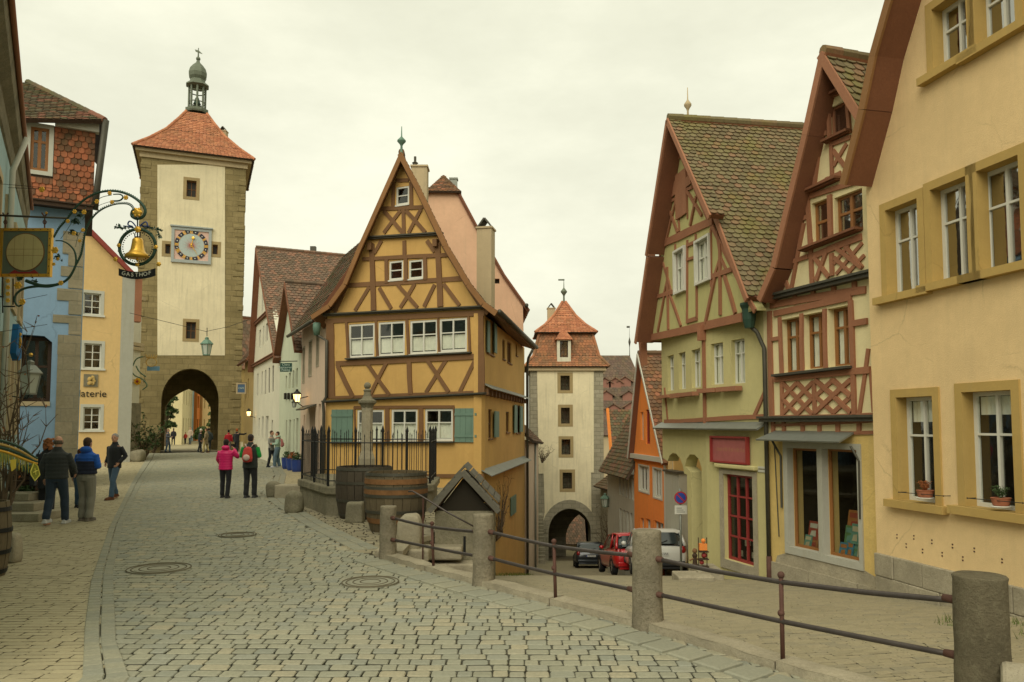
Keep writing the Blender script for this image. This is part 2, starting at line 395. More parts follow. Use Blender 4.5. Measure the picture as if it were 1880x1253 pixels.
# ------------------------------------------------------------------ roof tiles
def tiles(mb, p0, p1, p2, p3, w=.18, e=.16, lift=.035, jit=.012):
    p0, p1, p2, p3 = map(Vector, (p0, p1, p2, p3))
    nrm = (p1 - p0).cross(p3 - p0)
    if nrm.length < 1e-6: nrm = (p2 - p3).cross(p3 - p0)
    nrm.normalize()
    mid = (p0 + p1 + p2 + p3) / 4
    if nrm.z < 0: nrm = -nrm
    H = ((p3 - p0).length + (p2 - p1).length) / 2
    rows = max(1, int(round(H / e)))
    for i in range(rows):
        t = i / rows
        A = p0.lerp(p3, t); B = p1.lerp(p2, t); A2 = p0.lerp(p3, min(1, (i + 1.35) / rows)); B2 = p1.lerp(p2, min(1, (i + 1.35) / rows))
        L = (B - A).length
        if L < .05: continue
        n = max(1, int(round(L / w))); off = .5 if i % 2 else 0
        for k in range(-1 if off else 0, n):
            s0 = max(0, (k + off) / n); s1 = min(1, (k + 1 + off) / n)
            if s1 - s0 < .2 / n: continue
            g = .04 * (s1 - s0); s0 += g; s1 -= g
            up = (A2 - A).lerp(B2 - B, (s0 + s1) / 2); up0 = up * (.74)
            j = nrm * RU(0, jit); dy = up * RU(-.04, .04)
            lo = nrm * lift + j
            P = lambda s, y, l: A.lerp(B, s) + up * y + l + dy
            m = (s0 + s1) / 2; q = (s1 - s0)
            bot = [P(s0, .22, lo * .85), P(s0 + q * .17, .05, lo), P(m, -.02, lo), P(s1 - q * .17, .05, lo), P(s1, .22, lo * .85)]
            top = [P(s1, 1, nrm * .004), P(s0, 1, nrm * .004)]
            dn = [b - nrm * .02 for b in bot]
            mb.add(bot + top + dn, [(0, 1, 2, 3, 4, 5, 6), (0, 7, 8, 1), (1, 8, 9, 2), (2, 9, 10, 3), (3, 10, 11, 4)])
def slab(mb, p0, p1, p2, p3, th):
    p0, p1, p2, p3 = map(Vector, (p0, p1, p2, p3))
    n = (p1 - p0).cross(p3 - p0)
    if n.length < 1e-6: n = (p2 - p3).cross(p3 - p0)
    n.normalize()
    if n.z < 0: n = -n
    d = n * -th
    mb.add([p0, p1, p2, p3, p0 + d, p1 + d, p2 + d, p3 + d], [(0, 1, 2, 3), (7, 6, 5, 4), (0, 4, 5, 1), (1, 5, 6, 2), (2, 6, 7, 3), (3, 7, 4, 0)])
def ridge(mb, a, b, r=.1, n=None):
    a, b = Vector(a), Vector(b); L = (b - a).length; n = n or max(2, int(L / .35))
    for i in range(n):
        p = a.lerp(b, i / n); q = a.lerp(b, (i + 1.08) / n)
        mb.tube([p, q], [r, r * 1.12], 8)
def roof(root, fac, prof, ov, back, th=.12, mt='tiles_old', w=.18, e=.16, soff='timberdark', barge='barge', bw=.22, apex=None, backvec=None, sides=None, tl='roof', bargeo=True):
    """prof: (a,z) of the outer edge from left eave over the apex to right eave"""
    bm = MB(); tm = MB(); sm = MB(); bg = MB()
    n = len(prof)
    def bk(i): 
        if backvec: return Vector(backvec[i])
        return -fac.n * (back + ov)
    for i in range(n - 1):
        A = fac(prof[i][0], prof[i][1], ov); B = fac(prof[i + 1][0], prof[i + 1][1], ov)
        C = B + bk(i + 1); D = A + bk(i)
        slab(sm, A, B, C, D, th)
        if A.z < B.z: q = (D, A, B, C)
        else: q = (B, C, D, A); q = (C, B, A, D); q = (B, C, D, A)
        if A.z < B.z: tiles(tm, A, D, C, B, w, e)
        else: tiles(tm, B, C, D, A, w, e)
        # bargeboard in the verge plane
        if bargeo:
            dx, dz = prof[i + 1][0] - prof[i][0], prof[i + 1][1] - prof[i][1]; L = math.hypot(dx, dz)
            nx, nz = dz / L, -dx / L
            if nz > 0: nx, nz = -nx, -nz
            # below the slab edge
            a = prof[i]; b = prof[i + 1]
            bg.prism([(a[0] - nx * .03, a[1] - nz * .03), (b[0] - nx * .03, b[1] - nz * .03), (b[0] + nx * bw, b[1] + nz * bw), (a[0] + nx * bw, a[1] + nz * bw)], ov + .002 + .002 * i, ov + .045 + .002 * i, fac)
    ro = obj(tl, sm, M[soff], root)
    ti = obj('roof_tiles', tm, M[mt], ro)
    ap = max(range(n), key=lambda i: prof[i][1])
    rm = MB(); A = fac(prof[ap][0], prof[ap][1] + .05, ov); ridge(rm, A, A + bk(ap)); obj('ridge_tiles', rm, M[mt], ro, uv=False)
    if bargeo: obj('bargeboard', bg, M[barge], ro)
    return ro
def window(root, fac, a0, a1, z0, z1, cols=2, rows=(.42,), rec=.08, fw=.06, mw=.03, fm='white', gl='glass', curtain=None, sill=None, trim=None, tw=.1, to=.02, name='window', dark=True, arch=False, sillm=None):
    """glazed window set rec metres behind the wall face"""
    m = MB(); o1 = -rec; o0 = -rec - .05
    m.prism([(a0, z0), (a1, z0), (a1, z1), (a0, z1)], o0, o1, fac, holes=[[(a0 + fw, z0 + fw), (a1 - fw, z0 + fw), (a1 - fw, z1 - fw), (a0 + fw, z1 - fw)]])
    W = a1 - a0 - 2 * fw
    for c in range(1, cols):
        x = a0 + fw + W * c / cols; m.box(x - mw * .8, x + mw * .8, z0 + fw, z1 - fw, o0 + .005, o1 + .008, fac)
    for r_ in rows:
        z = z1 - fw - (z1 - z0 - 2 * fw) * r_; m.box(a0 + fw, a1 - fw, z - mw * .6, z + mw * .6, o0 + .008, o1 + .004, fac)
    w = obj(name, m, M[fm] if isinstance(fm, str) else fm, root)
    g = MB(); g.quad(fac(a0 + fw * .6, z0 + fw * .6, o0 + .022), fac(a1 - fw * .6, z0 + fw * .6, o0 + .022), fac(a1 - fw * .6, z1 - fw * .6, o0 + .022), fac(a0 + fw * .6, z1 - fw * .6, o0 + .022)); obj('pane', g, M[gl], w)
    if curtain:
        c0, c1 = curtain; cm = MB(); n = 26; za = z0 + (z1 - z0) * c0; zb = z0 + (z1 - z0) * c1
        V = []
        for i in range(n + 1):
            x = a0 + fw + W * i / n; oo = o0 - .022 + .012 * sin(i * 1.9) + .008 * sin(i * 4.1)
            V += [fac(x, za, oo), fac(x, zb, oo)]
        cm.add(V, [(2 * i, 2 * i + 2, 2 * i + 3, 2 * i + 1) for i in range(n)]); obj('curtain', cm, M['curtain'], w, smooth=True)
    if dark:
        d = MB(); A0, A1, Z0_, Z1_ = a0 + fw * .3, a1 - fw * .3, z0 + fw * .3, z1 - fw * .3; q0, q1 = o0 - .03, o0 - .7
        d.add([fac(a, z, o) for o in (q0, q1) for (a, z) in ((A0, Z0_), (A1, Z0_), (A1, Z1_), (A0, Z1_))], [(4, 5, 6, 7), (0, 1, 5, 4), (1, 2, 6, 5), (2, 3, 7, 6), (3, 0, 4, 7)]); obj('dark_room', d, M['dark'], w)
    if sill:
        s_ = MB(); ex, pr, hh = sill; s_.prism([(a0 - ex, z0 - hh), (a1 + ex, z0 - hh), (a1 + ex, z0 - .003), (a0 - ex, z0 - .003)], -rec + .001, pr, fac); obj('sill', s_, M[sillm or fm] if isinstance(sillm or fm, str) else fm, w)
    if trim:
        t = MB(); t.prism([(a0 - tw, z0 - (tw if not sill else 0)), (a1 + tw, z0 - (tw if not sill else 0)), (a1 + tw, z1 + tw), (a0 - tw, z1 + tw)], -rec + .002, to, fac,
            holes=[[(a0 + .001, z0 + .001), (a1 - .001, z0 + .001), (a1 - .001, z1 - .001), (a0 + .001, z1 - .001)]]); obj('window_surround', t, M[trim], w)
    return w
def hole(a0, a1, z0, z1): return [(a0, z0), (a1, z0), (a1, z1), (a0, z1)]
def wall(root, fac, outline, holes, depth, mat, name='wall', thick=.25, sides=True):
    """front wall with openings; sides and back of the volume as plain walls"""
    m = MB(); m.prism(outline, -thick, 0, fac, holes=holes)
    o = obj(name, m, mat, root)
    return o
def volume(root, fac, outline, depth, mat, name='side_wall', o=-.251):
    """closed body behind the front wall"""
    m = MB(); n = len(outline)
    V = [fac(p[0], p[1], o) for p in outline] + [fac(p[0], p[1], -depth) for p in outline]
    fs = [(i, (i + 1) % n, (i + 1) % n + n, i + n) for i in range(n)]
    tr = tessellate_polygon([[Vector((p[0], p[1], 0)) for p in outline]])
    fs += [tuple(k + n for k in t) for t in tr]
    m.add(V, fs); return obj(name, m, mat, root)
OFFK = [0]
def timbers(mb, fac, segs, w, conv=None, o=.03, base=-.01):
    for s_ in segs:
        ww = s_[4] if len(s_) > 4 else w
        p = (s_[0], s_[1]); q = (s_[2], s_[3])
        if conv: p = fac.px(*conv(*p)); q = fac.px(*conv(*q))
        OFFK[0] = (OFFK[0] + 1) % 17
        dx, dz = q[0] - p[0], q[1] - p[1]; L = math.hypot(dx, dz) or 1; nx, nz = -dz / L, dx / L; N = max(1, min(5, int(L / .45))); up, dn = [], []
        bow = RU(-.012, .012)
        for i in range(N + 1):
            t = i / N; j = bow * sin(pi * t) + (RU(-.006, .006) if 0 < i < N else 0); hw = ww / 2 * RU(.93, 1.07); cx, cz = p[0] + dx * t + nx * j, p[1] + dz * t + nz * j
            up.append((cx + nx * hw, cz + nz * hw)); dn.append((cx - nx * hw, cz - nz * hw))
        mb.prism(up + dn[::-1], base, o + OFFK[0] * .0013, fac)
def text(s_, fac, a, z, o, size, mat, parent, name='lettering', align='CENTER', ext=.004, bold=0.0, label=None, shear=0, spacing=1.0):
    cu = bpy.data.curves.new(name, 'FONT'); cu.body = s_; cu.size = size; cu.align_x = align; cu.align_y = 'CENTER'; cu.extrude = ext; cu.offset = bold; cu.shear = shear; cu.space_character = spacing; cu.resolution_u = 3
    tmp = bpy.data.objects.new('tmp_text', cu); COL.objects.link(tmp); bpy.context.view_layer.update()
    me = bpy.data.meshes.new_from_object(tmp.evaluated_get(bpy.context.evaluated_depsgraph_get()))
    bpy.data.objects.remove(tmp)
    # readable direction: text x axis must run to the viewer's right
    d = fac.d if fac.n.cross(Vector((0, 0, 1))).dot(fac.d) < 0 else -fac.d
    org = origin(parent) if parent is not None else Vector((0, 0, 0))
    base = fac(a, z, o) - org
    for v in me.vertices:
        x, y, zz = v.co; v.co = base + d * x + Vector((0, 0, 1)) * y + fac.n * zz
    me.materials.append(mat); ob = bpy.data.objects.new(name, me); COL.objects.link(ob)
    if parent is not None: ob.parent = parent
    return ob
# ------------------------------------------------------------------ world, light
w = bpy.data.worlds.new('World'); scene.world = w; w.use_nodes = True; nt = w.node_tree
bg = nt.nodes['Background']; sky = nd(nt, 'ShaderNodeTexSky', sky_type='NISHITA'); sky.sun_disc = False
SUN_EL = radians(44)
sky.sun_elevation = SUN_EL; sky.air_density = 1.5; sky.dust_density = 4
tc = nd(nt, 'ShaderNodeTexCoord').outputs['Generated']
cl = noise(nt, mapping(nt, tc, (1, 1, 2.4)), 1.7, 7, .6)
overcast = ramp(nt, cl, [(.33, (5.7, 5.65, 4.4, 1)), (.52, (6.6, 6.55, 5.15, 1)), (.7, (7.8, 7.7, 6.1, 1))])
grad = nd(nt, 'ShaderNodeSeparateXYZ'); nt.links.new(tc, grad.inputs[0])
low = ramp(nt, grad.outputs['Z'], [(.0, (.93, .93, .94, 1)), (.35, (1.0, 1.0, 1.0, 1)), (1, (1.06, 1.06, 1.03, 1))])
overcast = mixc(nt, 1.0, overcast, low, 'MULTIPLY')
nt.links.new(mixc(nt, .95, sky.outputs[0], overcast), bg.inputs[0]); bg.inputs[1].default_value = .1
sun = bpy.data.lights.new('sun', 'SUN'); so = bpy.data.objects.new('sun', sun); COL.objects.link(so)
sun.energy = 1.5; sun.angle = radians(50); sun.color = (1, .95, .82)
az = radians(205)   # light comes from behind the camera, a little left
dv = Vector((-.35 * cos(SUN_EL), -.94 * cos(SUN_EL), sin(SUN_EL))).normalized()
so.rotation_euler = (-dv).to_track_quat('-Z', 'Y').to_euler()
sky.sun_rotation = math.atan2(dv.x, dv.y)
scene.view_settings.view_transform = 'Standard'; scene.view_settings.look = 'None'; scene.view_settings.exposure = 0.48
scene.render.engine = 'CYCLES'
# ------------------------------------------------------------------ ground
PROF = [(-20, -.02), (0, -.03), (5, -.1), (9, -.38), (13, -.85), (16, -1.2), (25, -2.85), (28, -3.42), (35, -4.75), (46, -6.4), (55, -7.6), (80, -10), (140, -13), (3000, -14)]
def zl(x, y):
    for i in range(len(PROF) - 1):
        if y <= PROF[i + 1][0]:
            t = (y - PROF[i][0]) / (PROF[i + 1][0] - PROF[i][0]); t = max(0, t)
            return PROF[i][1] + t * (PROF[i + 1][1] - PROF[i][1])
    return PROF[-1][1]
def pip(x, y, P):
    c = False; j = len(P) - 1
    for i in range(len(P)):
        if (P[i][1] > y) != (P[j][1] > y) and x < (P[j][0] - P[i][0]) * (y - P[i][1]) / (P[j][1] - P[i][1]) + P[i][0]: c = not c
        j = i
    return c
def g2(u, v): p = gp(u, v); return (p.x, p.y)
KA, KB, KC, KD = (-1.86, 11.65), (-.36, 9.75), (1.34, 7.72), (3.12, 5.2)
KE = (5.2, 2.6)
HR, HL, HE = (-.953, 24.0), (-6.44, 26.56), (.57, 35.0)
EDGE = [KE, KD, KC, KB, KA, (-1.9, 13.2), (-1.1, 14.3), (-.8, 18), HR, HE, (-.2, 38), (-1.5, 60), (-1.5, 150)]
band_o = [(-4.9, 3.5), (-4.12, 5.0)] + [g2(*p) for p in ((150, 1253), (155, 1150), (166, 1070), (200, 970), (240, 890), (268, 843), (272, 833))]
band_i = [(-4.2, 3.5), (-3.5, 5.0)] + [g2(*p) for p in ((242, 1253), (214, 1180), (208, 1050), (226, 960), (263, 882), (290, 843), (294, 833))]
rs_o = [g2(*p) for p in ((712, 1012), (640, 985), (560, 945), (500, 912))]           # strip right of the road, outer line
rs = [g2(*p) for p in ((650, 1012), (560, 965), (500, 925), (481, 905), (498, 890), (506, 872), (498, 858), (478, 848), (455, 840))]
offs0 = lambda P, d: [(p[0] - (P[min(i + 1, len(P) - 1)][1] - P[max(i - 1, 0)][1]) / (math.hypot(P[min(i + 1, len(P) - 1)][0] - P[max(i - 1, 0)][0], P[min(i + 1, len(P) - 1)][1] - P[max(i - 1, 0)][1]) or 1) * d, p[1]) for i, p in enumerate(P)]
road = offs0(band_i, .14) + [(-22.5, 56), (-18.9, 57.5)] + [(-18.2, 55), (-17, 50)] + rs[::-1][0:9] + [KA, KB, KC, KD, (3.6, 4.6), (4, 3.5)]
plaza = rs[2:4] + [g2(498, 890), g2(556, 945)] + [(-5.6, 19.5), HL, HR, (-.8, 18), (-1.1, 14.3), (-1.9, 13.2), KA] + [rs[0], rs[1]]
side_r = [g2(*p) for p in ((503, 890), (511, 872), (503, 856), (480, 846), (457, 838))] + [(-17.4, 52), (-16.2, 48.6), (-9.2, 33.6), (-7.06, 29), HL, (-5.6, 19.5)]
side_l = [(-6, 3.5)] + offs0(band_o, -.14) + [(-24.5, 48), (-22, 40.5), (-19, 34), (-14, 24), (-12.9, 20.2), (-9.9, 15), (-7.9, 12), (-6.7, 10), (-6, 5)]
def setts(mb, P, rl, rw, zf, gap=.012, hgt=.012, jit=.01, rot=0.0, curve=0.0, ymax=999, gx=None, dome=.84, warp=.05, lv=.33):
    xs = [p[0] for p in P]; ys = [p[1] for p in P]
    cx, cy = sum(xs) / len(xs), sum(ys) / len(ys); cr, sr = cos(rot), sin(rot)
    R = max(math.hypot(p[0] - cx, p[1] - cy) for p in P) + 1
    v = -R; V = mb.v; Fc = mb.f; A = mb.r
    while v < R:
        rh = rw * RU(.88, 1.12); u = -R + RU(0, rl)
        while u < R:
            L = rl * RU(1 - lv, 1 + lv); uc, vc = u + L / 2, v + rh / 2
            vv = vc + curve * sin(uc * .55) + warp * sin(uc * .9 + v * .3)
            x, y = cx + uc * cr - vv * sr, cy + uc * sr + vv * cr
            if min(ys) < y < ymax and pip(x, y, P):
                hx, hy = L / 2 - (gx or gap) * RU(.5, 1.3), rh / 2 - gap * RU(.7, 1.3); b = len(V); zc = zf(x, y) + RU(-jit, jit) * .5; tx, ty = RU(-.02, .02), RU(-.02, .02)
                sl = curve * .55 * cos(uc * .55); c2, s2 = cr, sr
                k = RU(.7, .82); ck = RU(.8, .88)
                ring = [(-1, -k), (-ck, -1), (ck, -1), (1, -k), (1, k), (ck, 1), (-ck, 1), (-1, k)]
                jx = [RU(.94, 1.05) for _ in range(8)]
                for f_, dz in ((1.0, -.035), (.985, -.001), (dome, hgt)):
                    for q in range(8):
                        a_, b_ = ring[q][0] * hx * (1 - (1 - f_) * .5) * jx[q], ring[q][1] * hy * f_ * jx[q]
                        b_ += a_ * sl
                        V.append((x + a_ * c2 - b_ * s2, y + a_ * s2 + b_ * c2, zc + dz + a_ * tx + b_ * ty))
                r_ = RN()
                for l_ in (0, 8):
                    for q in range(8):
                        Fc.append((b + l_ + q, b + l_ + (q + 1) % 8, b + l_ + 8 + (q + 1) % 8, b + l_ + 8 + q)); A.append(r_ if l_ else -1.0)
                Fc.append(tuple(range(b + 16, b + 24))); A.append(r_)
            u += L
        v += rh
Z0 = lambda x, y: 0.0
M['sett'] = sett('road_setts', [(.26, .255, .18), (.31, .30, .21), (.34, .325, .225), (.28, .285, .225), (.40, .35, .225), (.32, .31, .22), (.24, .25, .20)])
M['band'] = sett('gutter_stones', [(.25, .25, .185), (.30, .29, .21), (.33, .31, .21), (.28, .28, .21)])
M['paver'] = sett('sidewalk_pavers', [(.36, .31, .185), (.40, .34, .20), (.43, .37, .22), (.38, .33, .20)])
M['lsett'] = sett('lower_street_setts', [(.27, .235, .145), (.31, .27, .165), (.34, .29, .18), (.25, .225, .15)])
def groundmat(name, c):
    m, nt, b = newmat(name); v = coord(nt); n1 = noise(nt, v, 3, 6, .7); n2 = noise(nt, v, 60, 3, .7)
    base = mixc(nt, n1, sc(c, .6), sc(c, 1.3)); base = mixc(nt, n2, base, sc(c, .8)); nt.links.new(base, b.inputs['Base Color'])
    b.inputs['Roughness'].default_value = .95; b.inputs['Specular IOR Level'].default_value = .1; bump(nt, b, n2, .5, .01); return m
M['joint'] = groundmat('joint_sand', (.15, .13, .085)); M['earth'] = groundmat('far_ground', (.16, .15, .09)); M['jointl'] = groundmat('pale_joint_sand', (.20, .165, .095))
def sheet(name, P, z, mat, **k):
    m = MB(); tr = tessellate_polygon([[Vector((p[0], p[1], 0)) for p in P]]); m.add([(p[0], p[1], z) for p in P], [tuple(t) for t in tr])
    return obj(name, m, mat, kind='structure', **k)
sheet('ground', [(-400, -30), (8, -30)] + [(5.25, 2.55)] + EDGE[1:] + [(-1.5, 500), (-400, 500)], -.03, M['joint'])
sheet('terrain', [(-3000, -1500), (3000, -1500), (3000, 3000), (-3000, 3000)], -14.5, M['earth'])
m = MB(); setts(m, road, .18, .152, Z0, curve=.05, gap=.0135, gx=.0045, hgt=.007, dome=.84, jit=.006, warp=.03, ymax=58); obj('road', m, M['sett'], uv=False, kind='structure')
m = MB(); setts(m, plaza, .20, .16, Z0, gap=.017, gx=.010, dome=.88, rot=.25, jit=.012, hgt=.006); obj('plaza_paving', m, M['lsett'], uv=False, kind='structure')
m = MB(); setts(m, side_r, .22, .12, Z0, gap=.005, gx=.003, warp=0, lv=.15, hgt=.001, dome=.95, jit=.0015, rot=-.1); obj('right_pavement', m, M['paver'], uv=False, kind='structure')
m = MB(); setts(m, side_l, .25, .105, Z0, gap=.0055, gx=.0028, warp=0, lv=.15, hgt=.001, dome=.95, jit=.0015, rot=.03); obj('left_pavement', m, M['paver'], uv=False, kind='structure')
def strip(mb, A, B, rw, gap=.007, rows=2, mid=.03, zf=Z0):
    """bands of stones laid across the line between curves A and B"""
    def res(P, n):
        Ls = [0]
        for i in range(len(P) - 1): Ls.append(Ls[-1] + math.hypot(P[i + 1][0] - P[i][0], P[i + 1][1] - P[i][1]))
        out = []; j = 0
        for k in range(n + 1):
            t = Ls[-1] * k / n
            while j < len(P) - 2 and Ls[j + 1] < t: j += 1
            f = (t - Ls[j]) / (Ls[j + 1] - Ls[j] or 1); f = min(max(f, 0), 1)
            out.append((P[j][0] + (P[j + 1][0] - P[j][0]) * f, P[j][1] + (P[j + 1][1] - P[j][1]) * f))
        return out
    L = sum(math.hypot(A[i + 1][0] - A[i][0], A[i + 1][1] - A[i][1]) for i in range(len(A) - 1)); n = int(L / rw)
    a = res(A, n); b = res(B, n)
    for i in range(n):
        for r_ in range(rows):
            s0 = r_ / rows + .006 + (mid * .5 if r_ else 0) / rows; s1 = (r_ + 1) / rows - .006 - (0 if r_ == rows - 1 else mid * .5) / rows
            j = RU(-.15, .15) * 0; g = RU(.03, .09)
            def pp(s, t):
                p = (a[i][0] * (1 - t) + a[i + 1][0] * t, a[i][1] * (1 - t) + a[i + 1][1] * t); q = (b[i][0] * (1 - t) + b[i + 1][0] * t, b[i][1] * (1 - t) + b[i + 1][1] * t)
                return (p[0] * (1 - s) + q[0] * s, p[1] * (1 - s) + q[1] * s)
            z = RU(.006, .010); c = [(s0, g), (s1, g), (s1, 1 - g), (s0, 1 - g)]; cm = ((s0 + s1) / 2, .5)
            V = []
            for f_, dz in ((1, -.03), (.97, 0), (.86, .01)):
                for (s, t) in c:
                    x, y = pp(cm[0] + (s - cm[0]) * f_, .5 + (t - .5) * f_); V.append((x, y, zf(x, y) + z + dz))
            fs = [(l + q, l + (q + 1) % 4, l + 4 + (q + 1) % 4, l + 4 + q) for l in (0, 4) for q in range(4)] + [(8, 9, 10, 11)]
            mb.add(V, fs)
m = MB(); strip(m, band_o, band_i, .15); obj('left_gutter', m, M['band'], uv=False, kind='structure')
def offs(P, d):
    out = []
    for i, p in enumerate(P):
        a = P[max(i - 1, 0)]; b = P[min(i + 1, len(P) - 1)]; dx, dy = b[0] - a[0], b[1] - a[1]; L = math.hypot(dx, dy)
        out.append((p[0] - dy / L * d, p[1] + dx / L * d))
    return out
m = MB(); strip(m, rs, offs(rs, -.42), .16); obj('right_gutter', m, M['band'], uv=False, kind='structure')
# channel of flat stones beside the railing kerb
k1 = [(4.3, 3.3), (KD[0] - .16, KD[1] - .1), (KC[0] - .2, KC[1] - .1), (KB[0] - .2, KB[1] - .1), (KA[0] - .2, KA[1] - .08)]
m = MB(); strip(m, k1, [(p[0] - .26, p[1] - .2) for p in k1], .3, rows=1, zf=lambda x, y: .012); obj('kerb_channel', m, M['band'], uv=False, kind='structure')
# lower street
low_poly = [(-2.2, 12.6), (-1.2, 11), (-.3, 9.9), (1.4, 7.85), (3.35, 5.35), (5.2, 3.1), (12, 3.1), (8.0, 8), (6.4, 13.2), (5.4, 16), (4.8, 21), (6.1, 25), (5.6, 32), (5.4, 38), (6.4, 54.8), (1.3, 54.8), (.4, 34), (-.4, 27), (-.9, 22), (-.9, 15)]
m = MB(); n = 46; V = []; 
ys = [-20, -10, 0, 3] + [5 + i for i in range(55)] + [65, 80, 140, 400, 3000]
xs = [-60, -12, 60, 3000]
for y in ys:
    for x in xs: V.append((x, y, zl(x, y) - .035))
fs = [(j * 4 + i, j * 4 + i + 1, (j + 1) * 4 + i + 1, (j + 1) * 4 + i) for j in range(len(ys) - 1) for i in range(3)]
# keep the lower sheet to the right of the upper terrace where they meet
V = [(v[0], v[1], v[2]) for v in V]; m.add(V, fs); obj('lower_ground', m, M['jointl'], kind='structure')
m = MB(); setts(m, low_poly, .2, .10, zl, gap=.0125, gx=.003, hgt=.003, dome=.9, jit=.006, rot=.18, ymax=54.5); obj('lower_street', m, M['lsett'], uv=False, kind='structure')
# weeds on the lower street by the kerb and the house corners
def weeds(name, pts, n, h, mat, rad):
    mb = MB()
    for (cx, cy, cz) in pts:
        for _ in range(n):
            a = RU(0, 6.28); r = rad * sqrt(RN()); x, y = cx + cos(a) * r * 1.6, cy + sin(a) * r; hh = h * RU(.4, 1); b = RU(0, 6.28)
            mb.add([(x, y, cz), (x + .012 * cos(b), y + .012 * sin(b), cz), (x + hh * .5 * cos(b + 1), y + hh * .5 * sin(b + 1), cz + hh)], [(0, 1, 2)])
    return obj(name, mb, mat, uv=False, kind='stuff', label='tufts of green grass growing at the wall foot and between the lower street stones', cat='grass')
M['grass'] = simple('grass_blade', (.10, .14, .025), .7, var=.4)
weeds('grass', [(x, y, zl(x, y)) for x, y in ((.25, 30), (.1, 28.5), (-.1, 26), (.4, 32), (-.3, 24), (5.75, 9.6), (6.1, 8.6))], 160, .12, M['grass'], .35)
# kerb under the railing
KN = [0]
def kerb(P, name='kerb'):
    for i in range(len(P) - 1):
        a, b = Vector(P[i] + (0,)), Vector(P[i + 1] + (0,)); L = (b - a).length; n = max(1, int(L / 1.15)); f = Fac(P[i], P[i + 1])
        for k in range(n):
            mb = MB(); a0, a1 = L * k / n + .012, L * (k + 1) / n - .012
            h = RU(.07, .085); N = 6; mb.prism([(a0, -.55)] + [(a1, -.55)] + [(a1 + (a0 - a1) * q / N, h + RU(-.012, .008)) for q in range(N + 1)], -.13, .1 + RU(-.01, .01), f)
            o = obj(name, mb, M['stonelight'], label='long worn kerb stone, ' + ORD[KN[0]] + ' from the camera along the railing', cat='kerb stone', group='kerb stones under the railing'); bevel(o, .025, 3); KN[0] += 1
kerb([KE, KD, KC, KB, KA])
# ================================================================== BUILDINGS
def wins(root, fac, specs, conv=None, **kw):
    """specs of pixel rects (u0,v_bottom,u1,v_top[,dict]); returns holes"""
    H = []
    for s_ in specs:
        p, q = (s_[0], s_[1]), (s_[2], s_[3])
        if conv: p = conv(*p); q = conv(*q)
        a0, a1, z0, z1 = fac.rect(p[0], p[1], q[0], q[1]); k = dict(kw)
        if len(s_) > 4: k.update(s_[4])
        ho = hole(a0, a1, z0, z1); H.append(ho)
        k.pop('nohole', None)
        window(root, fac, a0, a1, z0, z1, **k)
    return H
def PX(fac, pts, conv=None, o=0): return [fac.px(*(conv(*p) if conv else p), o) for p in pts]
def ledge(root, fac, p, q, hgt=.14, out=.16, mat='zincdark', name='ledge', roofed=True):
    m = MB(); OFFK[0] = (OFFK[0] + 1) % 7
    a0, z0 = p; a1, z1 = q; k = OFFK[0] * .002
    m.prism([(a0, z0 - hgt / 2), (a1, z1 - hgt / 2), (a1, z1 + hgt / 2), (a0, z0 + hgt / 2)], -.01, out + k, fac)
    m.prism([(a0 - .02, z0 + hgt / 2 - .03), (a1 + .02, z1 + hgt / 2 - .03), (a1 + .02, z1 + hgt / 2 + .015), (a0 - .02, z0 + hgt / 2 + .015)], -.005, out + .05 + k, fac)
    return obj(name, m, M[mat], root)
def finial(root, p, h, mat, r=.1, name='finial', vane=False):
    m = MB(); m.lathe([(r * .7, 0), (r * .4, h * .08), (r * .3, h * .3), (r * .5, h * .36), (r * 1.2, h * .46), (r * 1.2, h * .5), (r * .45, h * .6), (r * .2, h * .64), (.012, h)], p, 12)
    if vane: m.box(p[0] - .35 * vane, p[0] + .05, p[2] + h * .93, p[2] + h * .99, p[1] - .01, p[1] + .01); 
    return obj(name, m, M[mat], root, smooth=True)
def chimney(root, x, y, z0, z1, w, d, mat='tan', cap=True, rz=0, name='chimney'):
    m = MB(); c_, s_ = cos(rz), sin(rz); fr = lambda a, z, o: Vector((x + a * c_ - o * s_, y + a * s_ + o * c_, z))
    m.box(-w / 2, w / 2, z0, z1, -d / 2, d / 2, fr); m.box(-w / 2 - .04, w / 2 + .04, z1, z1 + .07, -d / 2 - .04, d / 2 + .04, fr)
    ch = obj(name, m, M[mat], root)
    if cap:
        c2 = MB(); h = w * .55; t = .035
        for sx in (-1, 1): c2.prism([(sx * w * .5, z1 + .07), (sx * (w * .5 - t * 1.6), z1 + .07), (-sx * t * .5, z1 + .07 + h), (sx * t, z1 + .07 + h + t)], -d / 2, d / 2, fr)
        obj('chimney_cap', c2, M['zincdark'], ch)
    return ch
def pipe(root, pts, r=.05, mat='zincdark', name='downpipe'):
    m = MB(); m.tube(pts, r, 10); return obj(name, m, M[mat], root, smooth=True)
def base(f, t=.5, z=0): p = f(f.L * t, z, 0); return (p.x, p.y, z)
